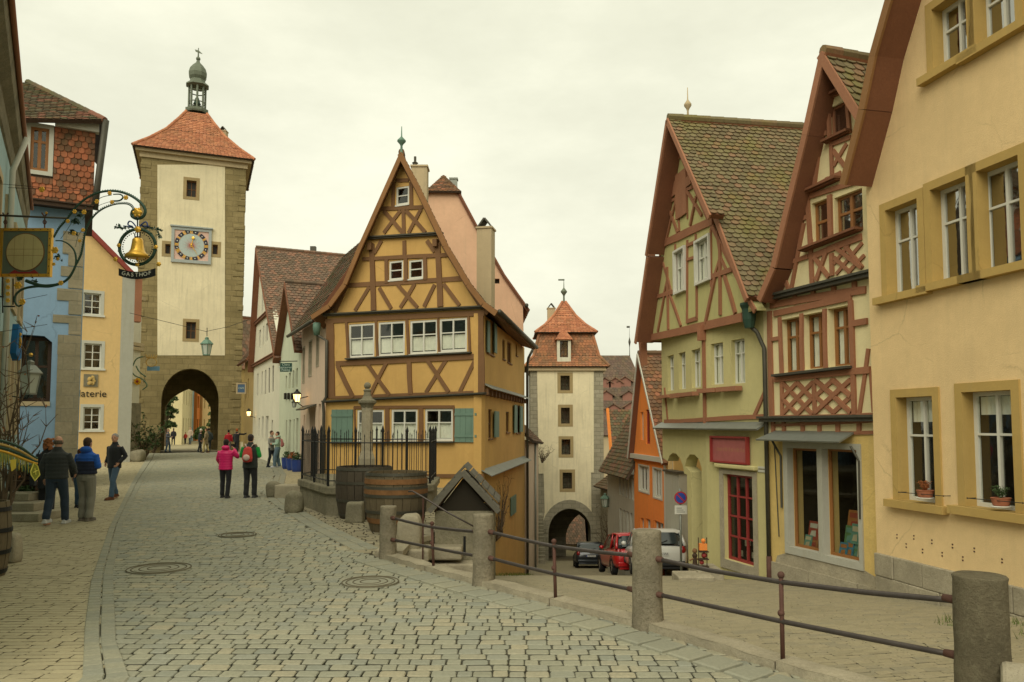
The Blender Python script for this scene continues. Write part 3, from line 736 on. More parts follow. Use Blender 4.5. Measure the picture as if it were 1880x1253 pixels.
# ------------------------------------------------------------------ ochre half-timbered house (middle)
fF = Fac(HL, HR); fS = Fac(HR, HE)
z6 = zm(540, 240, .2874); z7 = zm(540, 560, .2713); zs = zm(860, 560, .2715)
HY = thing('timbered_house', 'ochre half-timbered house with steep gable and green shutters where the streets fork', 'house', (HR[0], HR[1], 0))
up = wins(HY, fF, [(368, 360, 545, 122), (568, 348, 750, 108), (783, 335, 970, 98), (983, 320, 1170, 85)], z7, rec=.015, curtain=(.1, .52), rows=(.42,), fw=.07, sill=(.02, .05, .05))
lo = wins(HY, fF, [(425, 921, 607, 710), (657, 920, 835, 707), (885, 918, 1075, 703)], z7, rec=.015, curtain=(.08, .55), rows=(.42,), fw=.07, sill=(.02, .05, .05))
gb = wins(HY, fF, [(652, 480, 735, 352), (607, 958, 697, 828), (733, 950, 825, 822)], z6, rec=.01, rows=(.5,), fw=.06, cols=1, sill=(.02, .05, .05))
gtop = PX(fF, [(893, 566), (882, 559), (857, 524), (817, 457), (771, 366), (737, 299), (702, 377), (667, 455), (649, 497), (627, 545), (600, 575)])
out = [(0, -.4), (fF.L, -.4), (fF.L, gtop[0][1])] + gtop + [(0, gtop[-1][1])]
wall(HY, fF, out, up + lo + gb, 8, M['yellow'])
# side wall facing the lower street
sw = [(125, 320, 172, 122, dict(cols=1, rows=(.5,))), (230, 362, 247, 242, dict(cols=1, rows=())), (263, 386, 290, 262, dict(cols=2, rows=())), (320, 340, 330, 268, dict(cols=1, rows=())),
      (134, 905, 160, 708, dict(cols=1, rows=(.5,))), (253, 862, 276, 725, dict(cols=1, rows=())), (320, 866, 350, 682, dict(cols=1, rows=(.5,)))]
hs = wins(HY, fS, sw, zs, rec=.05, fw=.035, fm='timberbrown', mw=.02, sill=(.03, .05, .05))
ze = 5.5
wall(HY, fS, [(0, -5.2), (fS.L, -5.2), (fS.L, ze), (0, ze)], hs, 6, M['yellow'], name='side_wall')
m = MB()   # rear and left walls
B0 = Vector((HE[0], HE[1], 0)); L0 = Vector((HL[0], HL[1], 0)); Lb = L0 + Vector((-.9, 7.5, 0))
for p, q in ((B0, Lb), (Lb, L0)): m.quad(p + Vector((0, 0, -5)), q + Vector((0, 0, -.4)), q + Vector((0, 0, ze)), p + Vector((0, 0, ze)))
obj('rear_wall', m, M['yellow'], HY)
tb = MB()
timbers(tb, fF, [(650, 320, 735, 318), (638, 330, 632, 492), (748, 330, 752, 490), (562, 500, 826, 490), (575, 515, 695, 655), (682, 512, 575, 655), (700, 505, 703, 665), (716, 512, 840, 652), (812, 505, 733, 655),
    (440, 822, 990, 795), (706, 705, 708, 815), (918, 720, 936, 1125, .2), (498, 730, 510, 1150, .2), (592, 822, 594, 975), (716, 815, 718, 965), (838, 808, 842, 955), (345, 990, 1078, 945, .16),
    (482, 1000, 390, 1152), (335, 985, 258, 1158, .2), (545, 1005, 622, 1138), (662, 985, 790, 1132), (772, 980, 680, 1132), (900, 985, 832, 1125), (955, 980, 1058, 1118), (560, 705, 515, 785), (850, 705, 900, 775)], .13, z6)
for P_ in ([(896, 566), (882, 551), (857, 512), (817, 445), (773, 352), (737, 285)], [(737, 285), (702, 362), (664, 447), (645, 490), (625, 535), (600, 567)]):
    for i in range(len(P_) - 1):
        p = fF.px(*P_[i]); q = fF.px(*P_[i + 1]); sg = .13; OFFK[0] += 1; tb.beam((p[0], p[1] - sg), (q[0], q[1] - sg), .2, -.01, .028 + .002 * (i % 2), fF, .03)
timbers(tb, fF, [(1252, 72, 1262, 592, .3), (245, 105, 255, 632, .32), (212, 112, 1290, 55, .17), (556, 108, 566, 352, .09), (765, 100, 777, 340, .1), (976, 92, 985, 330, .07), (356, 118, 368, 372, .1), (1182, 80, 1192, 330, .08),
    (285, 398, 1228, 350, .18), (298, 412, 402, 628, .17), (497, 398, 648, 612, .13), (628, 392, 515, 612, .13), (780, 378, 790, 605, .17), (903, 375, 1048, 592, .13), (1033, 368, 893, 594, .13), (1228, 370, 1122, 590, .13), (250, 628, 1262, 590, .1)], .12, z7)
timbers(tb, fF, [(408, 695, 1085, 690, .1), (410, 690, 416, 930, .06), (632, 700, 634, 925, .17), (860, 700, 862, 925, .17), (1082, 690, 1086, 925, .05), (220, 1165, 1285, 1158, .12)], .1, z7)
obj('timber_frame', tb, M['timberbrown'], HY)
a = fF.px(*z6(195, 1182)); b = fF.px(*z6(1240, 1130)); ledge(HY, fF, a, b, .07, .12)
a = fF.px(*z6(462, 692)); b = fF.px(*z6(952, 663)); ledge(HY, fF, a, b, .08, .11)
a = fF.px(*z7(208, 658)); b = fF.px(*z7(1300, 602)); ledge(HY, fF, a, b, .06, .12)
a = fF.px(*z7(360, 370)); b = fF.px(*z7(1200, 326)); ledge(HY, fF, a, b, .04, .07)
a = fF.px(*z7(255, 935)); b = fF.px(*z7(1085, 931)); ledge(HY, fF, a, b, .04, .07)
m = MB()
for c in ((495, 745), (912, 722)):
    a, z = fF.px(*z6(*c)); m.box(a - .08, a + .08, z - .12, z + .12, 0, .16, fF)
obj('beam_end', m, M['timberbrown'], HY)
for (u0, v0, u1, v1) in ((255, 935, 402, 708), (1090, 929, 1240, 700)):
    m = MB(); a0, z0 = fF.px(*z7(u0, v0)); a1, z1 = fF.px(*z7(u1, v1)); n = 4
    for i in range(n): m.box(a0 + (a1 - a0) * i / n + .004, a0 + (a1 - a0) * (i + 1) / n - .004, z0, z1, .015, .045, fF)
    for t in (.18, .82): z = z0 + (z1 - z0) * t; m.box(a0, a1, z - .04, z + .04, .045, .065, fF)
    obj('shutter', m, M['shutter'], HY)
for (u0, v0, u1, v1) in ((112, 318, 128, 118), (160, 322, 176, 135), (162, 897, 190, 722), (298, 866, 316, 680), (336, 860, 354, 688)):
    m = MB(); a0, z0 = fS.px(*zs(u0, v0)); a1, z1 = fS.px(*zs(u1, v1)); m.box(min(a0, a1), max(a0, a1), z0, z1, .06, .1, fS); obj('shutter', m, M['shutter'], HY)
# small lower window with shutter near the street
m = MB(); a0, z0 = fS.px(936, 948); a1, z1 = fS.px(945, 908); m.box(a0, a1, z0, z1, .03, .07, fS); obj('shutter', m, M['shutter'], HY)
for (za, k, nm) in ((3.15, 1, 'canopy'), (.42, 0, 'canopy')):
    m = MB(); n = 9
    for i in range(n):
        a0 = fS.L * i / n * (.98) + .01; a1 = fS.L * (i + 1) / n * .98 - .01
        P_ = [fS(a0, za + .18, 0), fS(a1, za + .18, 0), fS(a1, za, .34), fS(a0, za, .34)]; m.add(P_ + [p - Vector((0, 0, .03)) for p in P_], [(0, 1, 2, 3), (7, 6, 5, 4), (3, 2, 6, 7), (0, 3, 7, 4), (1, 5, 6, 2)])
    cn = obj(nm, m, M['zinc'], HY)
    if k:
        for i in range(14): d = MB(); d.box(i * .75 + .1, i * .75 + .28, za - .22, za - .02, 0, .2, fS); obj('bracket', d, M['timberbrown'], cn)
        0
prof = PX(fF, [(572, 581), (604, 560), (632, 521), (658, 458), (699, 366), (737, 281), (773, 350), (821, 450), (863, 521), (890, 556), (914, 574)], o=.32)
bv = []
for i in range(11):
    t = i / 5; l_ = Vector((-.9, 8, 0)); a_ = Vector((-1.0, 10.5, -.2)); r_ = Vector((1.5, 11, 0))
    bv.append(l_.lerp(a_, t) if t < 1 else a_.lerp(r_, t - 1))
roof(HY, fF, prof, .32, 10, .1, 'tiles_old', soff='timberbrown', barge='bargeb', bw=.14, backvec=bv)
finial(HY, fF(*fF.px(737, 283, .3), .3) + Vector((0, 0, -.02)), .95, 'patina', .12)
e0 = fF(prof[-1][0] + .05, prof[-1][1] + .02, .3); pipe(HY, [e0, e0 + Vector((1.5, 11, 0))], .08, 'zincdark', 'gutter')
pe = Vector((HE[0] + .12, HE[1] - .3, 0)); pipe(HY, [pe + Vector((.25, 0, 5.4)), pe + Vector((.05, -.1, 5.0)), pe + Vector((0, -.1, 4.6)), pe + Vector((0, -.1, -5))], .06)
pl = fF(.1, 0, .12); pipe(HY, [fF(-.3, 5.55, .1), fF(-.3, 5.1, .1), fF(.08, 4.9, .1), fF(.1, 2.95, .1), fF(-.02, 2.75, .12), fF(.02, 2.4, .12), fF(.02, -.2, .12)], .055)
m = MB(); m.lathe([(.1, 0), (.14, .25), (.14, .42), (.1, .45)], fF(-.34, 5.1, .12), 10); obj('rain_hopper', m, M['patina'], HY, smooth=True)
c1 = at(771, 350, 29.5); chimney(HY, c1.x, 29.5, 8.6, at(771, 311, 29.5).z, .6, .6, 'tan', cap=False)
m = MB(); q = at(762, 311, 29.5); m.lathe([(.09, 0), (.09, .22), (.13, .24), (.05, .3), (.05, .5)], q, 10); obj('chimney_pot', m, M['zincdark'], HY)
c2 = at(892, 500, 28.5); chimney(HY, c2.x, 28.5, 5.2, at(892, 423, 28.5).z, .56, .6, 'tan', rz=-.2)
# vine stems on the lower side wall
def vine(name, label, fac, a0, z0, a1, z1, n, mat='twig', r=.012, spread=.5, grp=None, seed=1):
    rg = random.Random(seed); m = MB()
    for i in range(n):
        a = a0 + (a1 - a0) * rg.random() * .3 + (a1 - a0) * .3; z = z0; P_ = [fac(a, z, .03)]
        aim = a0 + (a1 - a0) * rg.random(); steps = 14; zt = z0 + (z1 - z0) * (.4 + .6 * rg.random())
        for k in range(steps):
            t = (k + 1) / steps; P_.append(fac(a + (aim - a) * t + rg.uniform(-.06, .06), z0 + (zt - z0) * t, .03 + .05 * rg.random()))
        m.tube(P_, [r * (1.6 - 1.3 * k / steps) for k in range(steps + 1)], 5)
        for k in range(3, steps, 2):
            p = P_[k]; q = p + Vector((rg.uniform(-.3, .3), rg.uniform(-.1, .1), rg.uniform(-.25, .3))) * spread; m.tube([p, p.lerp(q, .5) + Vector((0, 0, .03)), q], [r * .5, r * .4, r * .2], 4)
    return obj(name, m, M[mat], uv=False, label=label, cat='vine')
vine('climbing_vine', 'bare climbing vine on the lower ochre wall beside the wooden cellar roof', fS, .4, -2.0, 6.5, .35, 22, seed=3)
# ------------------------------------------------------------------ large salmon gable behind
fB = Fac(pt(640, 36.2), pt(964, 36.6)); HB = thing('salmon_house', 'tall salmon gable with clipped tiled top behind the ochre half-timbered house', 'house', base(fB))
wp = PX(fB, [(962, 640), (960, 563), (925, 508), (880, 428), (841, 352), (786, 351), (730, 450), (650, 600)]); o_ = [(wp[-1][0], -1), (wp[0][0], -5)] + wp
wall(HB, fB, o_, [hole(*fB.rect(908, 521, 917, 512))], 7, M['pink']); volume(HB, fB, o_, 7, M['pink'])
m = MB(); m.box(*fB.rect(908, 521, 917, 512), -.2, -.18, fB); obj('window', m, M['dark'], HB)
roof(HB, fB, PX(fB, [(640, 610), (728, 452), (786, 349), (841, 350), (881, 425), (926, 505), (972, 570)], o=.1), .1, 7, .12, 'tiles_old', barge='timberdark', bw=.05)
m = MB(); A = fB(*fB.px(781, 351, .25), .25); B = fB(*fB.px(846, 352, .25), .25); C = fB(*fB.px(814, 322, -1.3), -1.3); q = MB(); slab(q, A, B, C, C, .08); hp = obj('hip_roof', q, M['under'], HB); tiles(m, A, B, C + Vector((.02, 0, 0)), C, .2, .18); tiles(m, B, B - fB.n * 2.5, C - fB.n * .1, C, .2, .18); obj('roof_tiles', m, M['tiles_mix'], hp)
q = fB(*fB.px(966, 563, -.1), .3); pipe(HB, [q, q - fB.n * 5], .09, 'zincdark', 'gutter')
cc = at(833, 340, 38); chimney(HB, cc.x, 38, 12.2, at(833, 331, 38).z, .35, .35, 'zinc', cap=False)
# ------------------------------------------------------------------ clock gate tower
TL, TR = (-26.83, 54.5), (-20.2, 57.2); fT = Fac(TL, TR)
T1 = thing('clock_tower', 'tall gate tower with clock, orange tiled roof and arch over the street', 'tower', base(fT))
ztop = fT.px(349, 296)[1]; TD = 7.1
def arch_poly(fac, uc, hw, vb, vs, vt, o=0, n=14, point=0):
    a, zb = fac.px(uc, vb, o); al = fac.px(uc - hw, vs, o)[0]; ar = fac.px(uc + hw, vs, o)[0]; zs_ = fac.px(uc, vs, o)[1]; zt = fac.px(uc, vt, o)[1]
    P_ = [(al, zb), (ar, zb)]
    for i in range(n + 1):
        t = pi * i / n; x = (al + ar) / 2 + (ar - al) / 2 * cos(t); y = sin(t)
        if point: y = (1 - abs(cos(t))) ** .75 * .55 + y * .45
        P_.append((x, zs_ + (zt - zs_) * y))
    return P_
ar = arch_poly(fT, 349, 53, 831, 735, 677)
ar = [(p[0], max(p[1], -.5)) for p in ar]; ar[0] = (ar[0][0], -.4); ar[1] = (ar[1][0], -.4)
tw = [(293 - 0, 0)]
wl = wins(T1, fT, [(342, 361, 361, 333), (341, 622, 360, 592), (303, 466, 313, 449, dict(cols=1, rows=())), (390, 467, 400, 450, dict(cols=1, rows=()))], rec=.3, fm='wframe', fw=.05, mw=.02, trim='tantrim', tw=.22, to=.045, cols=2, rows=(.5,), gl='glassfar')
body = [(0, -.5), (fT.L, -.5), (fT.L, ztop), (0, ztop)]
q = ar; notch = [(0, -.45), (q[0][0], -.45)] + q[2:][::-1] + [(q[1][0], -.45), (fT.L, -.45), (fT.L, ztop), (0, ztop)]
m = MB(); m.prism(notch, -1.2, 0, fT, holes=wl); obj('wall', m, M['towerstone'], T1)
m = MB()   # side walls, vault
for a0, a1 in ((0, .9), (fT.L - .9, fT.L)): m.box(a0 + .004, a1 - .004, -.45, ztop, -TD, -1.202, fT)
m.box(.9, fT.L - .9, ar[8][1] + .9, ztop, -TD, -1.21, fT); obj('side_wall', m, M['towerstone'], T1)
fTb = fT.shift(-TD + .8); iq = arch_poly(fTb, 345, 42, 826, 752, 714, point=1)
nb = [(0.9, -.45), (iq[0][0], -.45)] + iq[2:][::-1] + [(iq[1][0], -.45), (fT.L - .9, -.45), (fT.L - .9, ar[8][1] + .9), (.9, ar[8][1] + .9)]
m = MB(); m.prism(nb, -.8, 0, fTb); obj('rear_wall', m, M['towerstone'], T1)
m = MB()
pc = [(289, 653), (413, 653), (413, 303), (289, 303)]; m.prism(PX(fT, pc), .004, .03, fT, holes=[[(h[0][0] - .22, h[0][1] - .22), (h[1][0] + .22, h[1][1] - .22), (h[2][0] + .22, h[2][1] + .22), (h[3][0] - .22, h[3][1] + .22)] for h in wl]); obj('plaster_panel', m, M['creamplaster'], T1)
m = MB()
rg = random.Random(5)
for e, sgn in ((0, -1), (fT.L, 1)):    # rough quoins standing out of both edges
    z = .2
    while z < ztop - .6:
        h = rg.uniform(.35, .6); L_ = rg.uniform(.3, .8)
        if rg.random() < .6: m = MB(); m.box(min(e + sgn * .04, e - sgn * L_), max(e + sgn * .04, e - sgn * L_), z, z + h * .92, -.5, .03 + rg.random() * .03, fT); bevel(obj('quoin', m, M['towerstone'], T1), .04, 2)
        z += h
cz = fT.px(349, 291, .4)[1]
m = MB(); m.box(-.12, fT.L + .12, ztop - .12, ztop + .25, -TD - .12, .12, fT); m.box(-.38, fT.L + .38, ztop + .25, ztop + .5, -TD - .38, .38, fT); obj('cornice', m, M['tan'], T1)
def pyramid(root, f, c_o, levels, mat, w, e, soff='under', name='roof', gutter=None):
    """levels (half width, z) around the centre of fac f; c_o centre offset (negative); centre a"""
    a_c, o_c = c_o; sm = MB(); tm = MB()
    def C(i, k):
        hw, z = levels[i]; sx, sy = ((-1, 1), (1, 1), (1, -1), (-1, -1))[k % 4]; return f(a_c + sx * hw, z, o_c + sy * hw)
    for i in range(len(levels) - 1):
        for k in range(4):
            A, B, D, E = C(i, k), C(i, k + 1), C(i + 1, k + 1), C(i + 1, k); slab(sm, A, B, D, E, .06)
            if k != 2: tiles(tm, A, B, D, E, w, e)
    n = len(levels) - 1
    sm.add([C(0, k) - Vector((0, 0, .04)) for k in range(4)], [(0, 1, 2, 3)]); r = obj(name, sm, M[soff], root); obj('roof_tiles', tm, M[mat], r)
    for k in range(4):
        rm = MB()
        for i in range(n): ridge(rm, C(i, k) + Vector((0, 0, .03)), C(i + 1, k) + Vector((0, 0, .03)), w * .42)
        obj('hip_tiles', rm, M[mat], r, uv=False)
    return r
ze1 = ztop + .5; hw0 = fT.L / 2 + .58; mp = .0388
lv = [(hw0, ze1)]; 
for hw, v in ((82, 263), (54, 243), (33, 221), (20, 206)):
    h_ = hw * mp * .98; lv.append((h_, fT.px(349, v, -TD / 2 + h_)[1]))
lv[1] = (lv[1][0], max(lv[1][1], ze1 + .45)); cu_dz = .25
pyramid(T1, fT, (fT.L / 2, -TD / 2), lv, 'tiles_orange', .26, .24)
cc = fT(fT.L / 2, 0, -TD / 2); zc = lambda v: fT.px(349, v, -TD / 2)[1]
m = MB(); m.lathe([(.86, 0), (.9, .12), (.9, .3), (.72, .36)], (cc.x, cc.y, zc(208)), 8); lb_ = m; m = MB(); m.lathe([(.68, 0), (.9, .12), (.88, .2), (.62, .42), (.56, .62), (.68, .85), (.72, 1.15), (.62, 1.5), (.4, 1.8), (.16, 2.05), (.07, 2.4), (.05, 2.9)], (cc.x, cc.y, zc(160)), 8)
cu = obj('cupola', m, M['cop'], T1); obj('lantern_base', lb_, M['cop'], cu); m = MB(); m.tube([(cc.x, cc.y, zc(109)), (cc.x, cc.y, zc(86))], .035, 6); m.ball((cc.x, cc.y, zc(106)), .17); obj('finial_ball', m, M['cop'], cu)
m = MB()
for k in range(8):
    a = 2 * pi * (k + .5) / 8; m.tube([(cc.x + .6 * cos(a), cc.y + .6 * sin(a), zc(202)), (cc.x + .6 * cos(a), cc.y + .6 * sin(a), zc(158))], .085, 6)
for zz in (zc(188), zc(168)): m.tube([(cc.x + .62 * cos(2 * pi * k / 8 + .4), cc.y + .62 * sin(2 * pi * k / 8 + .4), zz) for k in range(9)], .045, 5)
obj('lantern_posts', m, M['cop'], cu)
m = MB(); m.lathe([(.3, 0), (.24, .12), (.16, .4), (.1, .55), (.03, .6)], (cc.x, cc.y, zc(190)), 12); obj('tower_bell', m, M['ggreen'], cu)
m = MB(); zv = zc(93); m.add([(cc.x - .3, cc.y, zv + .2), (cc.x + .02, cc.y, zv + .12), (cc.x + .35, cc.y, zv - .18), (cc.x, cc.y, zv - .08), (cc.x - .22, cc.y, zv + .02)] + [(cc.x - .3, cc.y + .03, zv + .2), (cc.x + .02, cc.y + .03, zv + .12), (cc.x + .35, cc.y + .03, zv - .18), (cc.x, cc.y + .03, zv - .08), (cc.x - .22, cc.y + .03, zv + .02)], [(0, 1, 2, 3, 4), (9, 8, 7, 6, 5), (0, 1, 6, 5), (1, 2, 7, 6), (2, 3, 8, 7), (3, 4, 9, 8), (4, 0, 5, 9)]); obj('weather_vane', m, M['cop'], cu)
q = at(410, 262, 60); chimney(T1, q.x, 60, q.z - 1.6, at(410, 243, 60).z, .55, .5, 'tan')
# clock
a_c, z_c = fT.px(351.5, 451.5); R_ = 1.02
ck = MB(); ck.prism([(a_c - 1.33, z_c - 1.28), (a_c + 1.33, z_c - 1.28), (a_c + 1.33, z_c + 1.25), (a_c - 1.33, z_c + 1.25)], .03, .1, fT); ck = obj('clock', ck, simple('clock_board_pink', (.62, .42, .33), .8, var=.25), T1)
m = MB(); m.prism([(a_c - 1.36, z_c - 1.32), (a_c + 1.36, z_c - 1.32), (a_c + 1.36, z_c + 1.3), (a_c - 1.36, z_c + 1.3)], .05, .17, fT, holes=[[(a_c - 1.16, z_c - 1.1), (a_c + 1.16, z_c - 1.1), (a_c + 1.16, z_c + 1.08), (a_c - 1.16, z_c + 1.08)]]); m.box(a_c - 1.45, a_c + 1.45, z_c + 1.3, z_c + 1.4, .03, .26, fT); obj('clock_frame', m, simple('clock_frame_grey', (.34, .37, .34)), ck)
circ = lambda r, n=40, ph=0: [(a_c + r * cos(2 * pi * i / n + ph), z_c + r * sin(2 * pi * i / n + ph)) for i in range(n)]
m = MB(); m.prism(circ(.86), .1, .12, fT); obj('dial', m, simple('dial_blue_grey', (.40, .46, .42), .7), ck)
m = MB()
for i in range(28):
    t = 2 * pi * i / 28; r1 = .62 if i % 2 == 0 else .45
    m.prism([(a_c + .1 * cos(t - .1), z_c + .1 * sin(t - .1)), (a_c + r1 * cos(t), z_c + r1 * sin(t)), (a_c + .1 * cos(t + .1), z_c + .1 * sin(t + .1))], .121 + .0004 * i, .126 + .0004 * i, fT)
obj('sun_rays', m, simple('clock_red', (.55, .10, .05), .7), ck)
m = MB(); m2 = MB()
for i in range(12):
    t = pi / 2 - 2 * pi * (i + .5) / 12; c_, s_ = a_c + 1.0 * cos(t), z_c + 1.0 * sin(t); tx, ty = -sin(t), cos(t); rx, ry = cos(t), sin(t)
    m.prism([(c_ + tx * .17 * p + rx * .13 * q_, s_ + ty * .17 * p + ry * .13 * q_) for p, q_ in ((-1, -.85), (1, -.85), (1.1, 1), (-1.1, 1))], .121, .14, fT)
    m2.prism([(c_ + tx * .05 * p + rx * .05 * q_, s_ + ty * .05 * p + ry * .05 * q_) for p, q_ in ((-1, 0), (0, -1), (1, 0), (0, 1))], .14, .15, fT)
obj('dial_blocks', m, simple('clock_black', (.03, .03, .04), .6), ck); obj('dial_diamonds', m2, M['white'], ck)
NUM = ['XII', 'I', 'II', 'III', 'IIII', 'V', 'VI', 'VII', 'VIII', 'IX', 'X', 'XI']
for i, s_ in enumerate(NUM):
    m = MB(); t = pi / 2 - 2 * pi * i / 12; cx_, cz_ = a_c + 1.0 * cos(t), z_c + 1.0 * sin(t); tx, ty = sin(t), -cos(t); rx, ry = cos(t), sin(t)
    wds = {'I': .07, 'V': .15, 'X': .15}; W_ = sum(wds[c] for c in s_); x = -W_ / 2
    Pm = lambda px, py: (cx_ + tx * px + rx * py, cz_ + ty * px + ry * py)
    for c in s_:
        wv = wds[c]; mid = x + wv / 2
        st = {'I': [((mid, -.13), (mid, .13))], 'V': [((x + .02, .13), (mid, -.13)), ((x + wv - .02, .13), (mid, -.13))], 'X': [((x + .02, .13), (x + wv - .02, -.13)), ((x + wv - .02, .13), (x + .02, -.13))]}[c]
        for p, q_ in st: OFFK[0] = (OFFK[0] + 1) % 9; m.beam(Pm(*p), Pm(*q_), .035, .121, .135 + OFFK[0] * .001, fT)
        x += wv
    obj('numeral', m, M['gold'], ck)
m = MB()
for t, L_, wd in ((pi / 2 - .18, .62, .09), (-1.02, .95, .06)):
    m.prism([(a_c - sin(t) * wd / 2 - cos(t) * .12, z_c + cos(t) * wd / 2 - sin(t) * .12), (a_c + sin(t) * wd / 2 - cos(t) * .12, z_c - cos(t) * wd / 2 - sin(t) * .12), (a_c + cos(t) * L_, z_c + sin(t) * L_)], .16, .175 + (.01 if L_ > .8 else 0), fT)
m.ball(fT(a_c, z_c, .18), .07); a1, z1 = a_c + cos(pi / 2 - .18) * .55, z_c + sin(pi / 2 - .18) * .55; m.ball(fT(a1, z1, .17), .12, .03, .12); obj('clock_hands', m, M['gold'], ck)
# ------------------------------------------------------------------ lower gate tower
fU = Fac(pt(974, 55), pt(1108, 55)); T2 = thing('lower_gate_tower', 'smaller cream gate tower with mansard roof at the foot of the lower street', 'tower', base(fU, z=-7.6))
zg = -8.2; zt2 = fU.px(1040, 681)[1]
wl = wins(T2, fU, [(1029, 717, 1046, 690), (1030, 778, 1046, 749), (1031, 835, 1047, 807), (1033, 898, 1050, 868)], rec=.22, fm='darkwood', fw=.05, mw=.025, trim='tantrim', tw=.22, to=.05, rows=(.33, .66))
aq = arch_poly(fU, 1046, 39, 1030, 978, 934, n=16)
o_ = [(0, zg), (aq[0][0], zg)] + aq[2:][::-1] + [(aq[1][0], zg), (fU.L, zg), (fU.L, zt2), (0, zt2)]
m = MB(); m.prism(o_, -.9, 0, fU, holes=wl); obj('wall', m, M['lowstone'], T2)
m = MB()
for a0, a1 in ((0, .7), (fU.L - .7, fU.L)): m.box(a0 + .003, a1 - .003, zg, zt2, -5.5, -.902, fU)
m.box(.7, fU.L - .7, aq[9][1] + .5, zt2, -5.5, -.905, fU); obj('side_wall', m, M['lowstone'], T2)
fUb = fU.shift(-4.8); iq = arch_poly(fUb, 1063, 24, 1030, 985, 945, n=12, point=1)
m = MB(); m.prism([(.7, zg), (iq[0][0], zg)] + iq[2:][::-1] + [(iq[1][0], zg), (fU.L - .7, zg), (fU.L - .7, 0), (.7, 0)], -.6, 0, fUb); obj('rear_wall', m, M['lowstone'], T2)
m = MB(); ring = arch_poly(fU, 1046, 39, 1030, 978, 934, n=16)[2:]; ro_ = arch_poly(fU, 1046, 52, 1030, 978, 918, n=16)[2:]
cream = PX(fU, [(989, 868), (987, 681), (1089, 681), (1090, 868), (1086, 868), (1086, 985)]); 
zb_ = fU.px(1046, 978)[1]
poly = PX(fU, [(986, 681), (989, 870), (998, 870), (1000, 940)]) + [(ro_[-1][0], ro_[-1][1] + .1)] + [(p[0], p[1] + .004) for p in ro_[::-1]][1:] + PX(fU, [(1086, 965), (1085, 868), (1090, 868), (1090, 681)])
m.prism(poly, .004, .04, fU, holes=[[(h[0][0] - .22, h[0][1] - .22), (h[1][0] + .22, h[1][1] - .22), (h[2][0] + .22, h[2][1] + .22), (h[3][0] - .22, h[3][1] + .22)] for h in wl]); obj('plaster_panel', m, M['creamplaster'], T2)
m = MB()
for i in range(16): g = .06; A, B, C, D = ring[i], ring[i + 1], ro_[i + 1], ro_[i]; m.prism([A, B, C, D], .002, .06 + .004 * (i % 3), fU)
obj('arch_stones', m, M['lowstone'], T2)
m = MB(); m.box(-.2, fU.L + .2, zt2, zt2 + .28, -5.7, .2, fU); obj('cornice', m, M['tan'], T2)
mq = 55 / 1410; zz = lambda v: fU.px(1036, v, -2.7)[1]
ac = fU.px(1036, 700)[0] + .0; hwid = fU.L / 2
pyramid(T2, fU, (fU.L / 2, -2.7), [(hwid + .42, zt2 + .28), (hwid - .25, zt2 + 1.1), (hwid - .7, zz(616))], 'tiles_warm', .24, .2, name='mansard_roof')
pyramid(T2, fU, (fU.L / 2, -2.7), [(hwid - .35, zz(617)), (hwid - 1.1, zz(602)), (hwid - 1.8, zz(583)), (.12, zz(556))], 'tiles_orange', .24, .2, name='upper_roof')
m = MB(); fD = fU.shift(.05); a0, z0 = fD.px(1023, 667); a1, z1 = fD.px(1048, 624); m.prism([(a0, z0), (a1, z0), (a1, z1), (a0, z1)], -1.6, 0, fD, holes=[[(a0 + .2, z0 + .42), (a1 - .2, z0 + .42), (a1 - .2, z1 - .08), (a0 + .2, z1 - .08)]]); dm = obj('dormer', m, M['whitep'], T2)
window(T2, fD, a0 + .2, a1 - .2, z0 + .42, z1 - .08, rec=.1, fm='darkwood', name='dormer_window')
m = MB(); am = (a0 + a1) / 2; ap_ = fD(am, z1 + .95, -.9)
for A, B in ((fD(a0 - .15, z1, .15), fD(a1 + .15, z1, .15)), (fD(a1 + .15, z1, .15), fD(a1 + .15, z1, -1.6)), (fD(a0 - .15, z1, -1.6), fD(a0 - .15, z1, .15))): tiles(m, A, B, ap_, ap_, .2, .17); slab(m, A, B, ap_, ap_, .05)
obj('dormer_roof', m, M['tiles_orange'], dm)
q = fU(fU.L / 2, zz(558), -2.7); finial(T2, q, 1.9, 'cop', .2, vane=1.2)
q = at(1012, 590, 59); chimney(T2, q.x, 59, q.z - 1.2, at(1012, 568, 59).z, .6, .6, 'tan')
M['foot'] = M['towerstone']
# ------------------------------------------------------------------ houses right of the clock tower
DR = Vector((-.475, 1, 0))
def RP(t): return (-7.06 - .475 * t, 29 + t)
f2 = Fac(RP(10), RP(19.6)); R2 = thing('white_gabled_house', 'tall white gabled house with brown steep tiled roof beside the clock tower', 'house', base(f2))
w1 = wins(R2, f2, [(471.5, 728, 474.5, 686), (479.5, 726, 482.5, 682), (485.5, 724, 489, 679), (492, 722, 496, 675), (499, 720, 503, 671)], rec=.06, fm='darkwood', cols=1, rows=(.4,), fw=.05, gl='glassfar')
w1 += wins(R2, f2, [(475.5, 640, 479, 605), (482.5, 635, 485, 598), (487.5, 628, 492, 592), (480.5, 575, 484, 530)], rec=.1, fm='darkwood', cols=1, rows=(.5,), fw=.05, gl='glassfar')
w1 += wins(R2, f2, [(474, 805, 477, 768), (480, 808, 484, 765), (487, 812, 493, 764), (498, 800, 501, 772)], rec=.15, fm='darkwood', cols=1, rows=(.3,), fw=.05, gl='glassfar')
ap = f2.px(479, 462); el = (f2.L, 5.75); er = (0, 5.75); ol = [(0, 0), (f2.L, 0), el, ap, er]
wall(R2, f2, ol, w1, 8, M['whitep']); volume(R2, f2, [(p[0], p[1] - .25 if p[1] > 1 else p[1]) for p in ol], 9, M['whitep'])
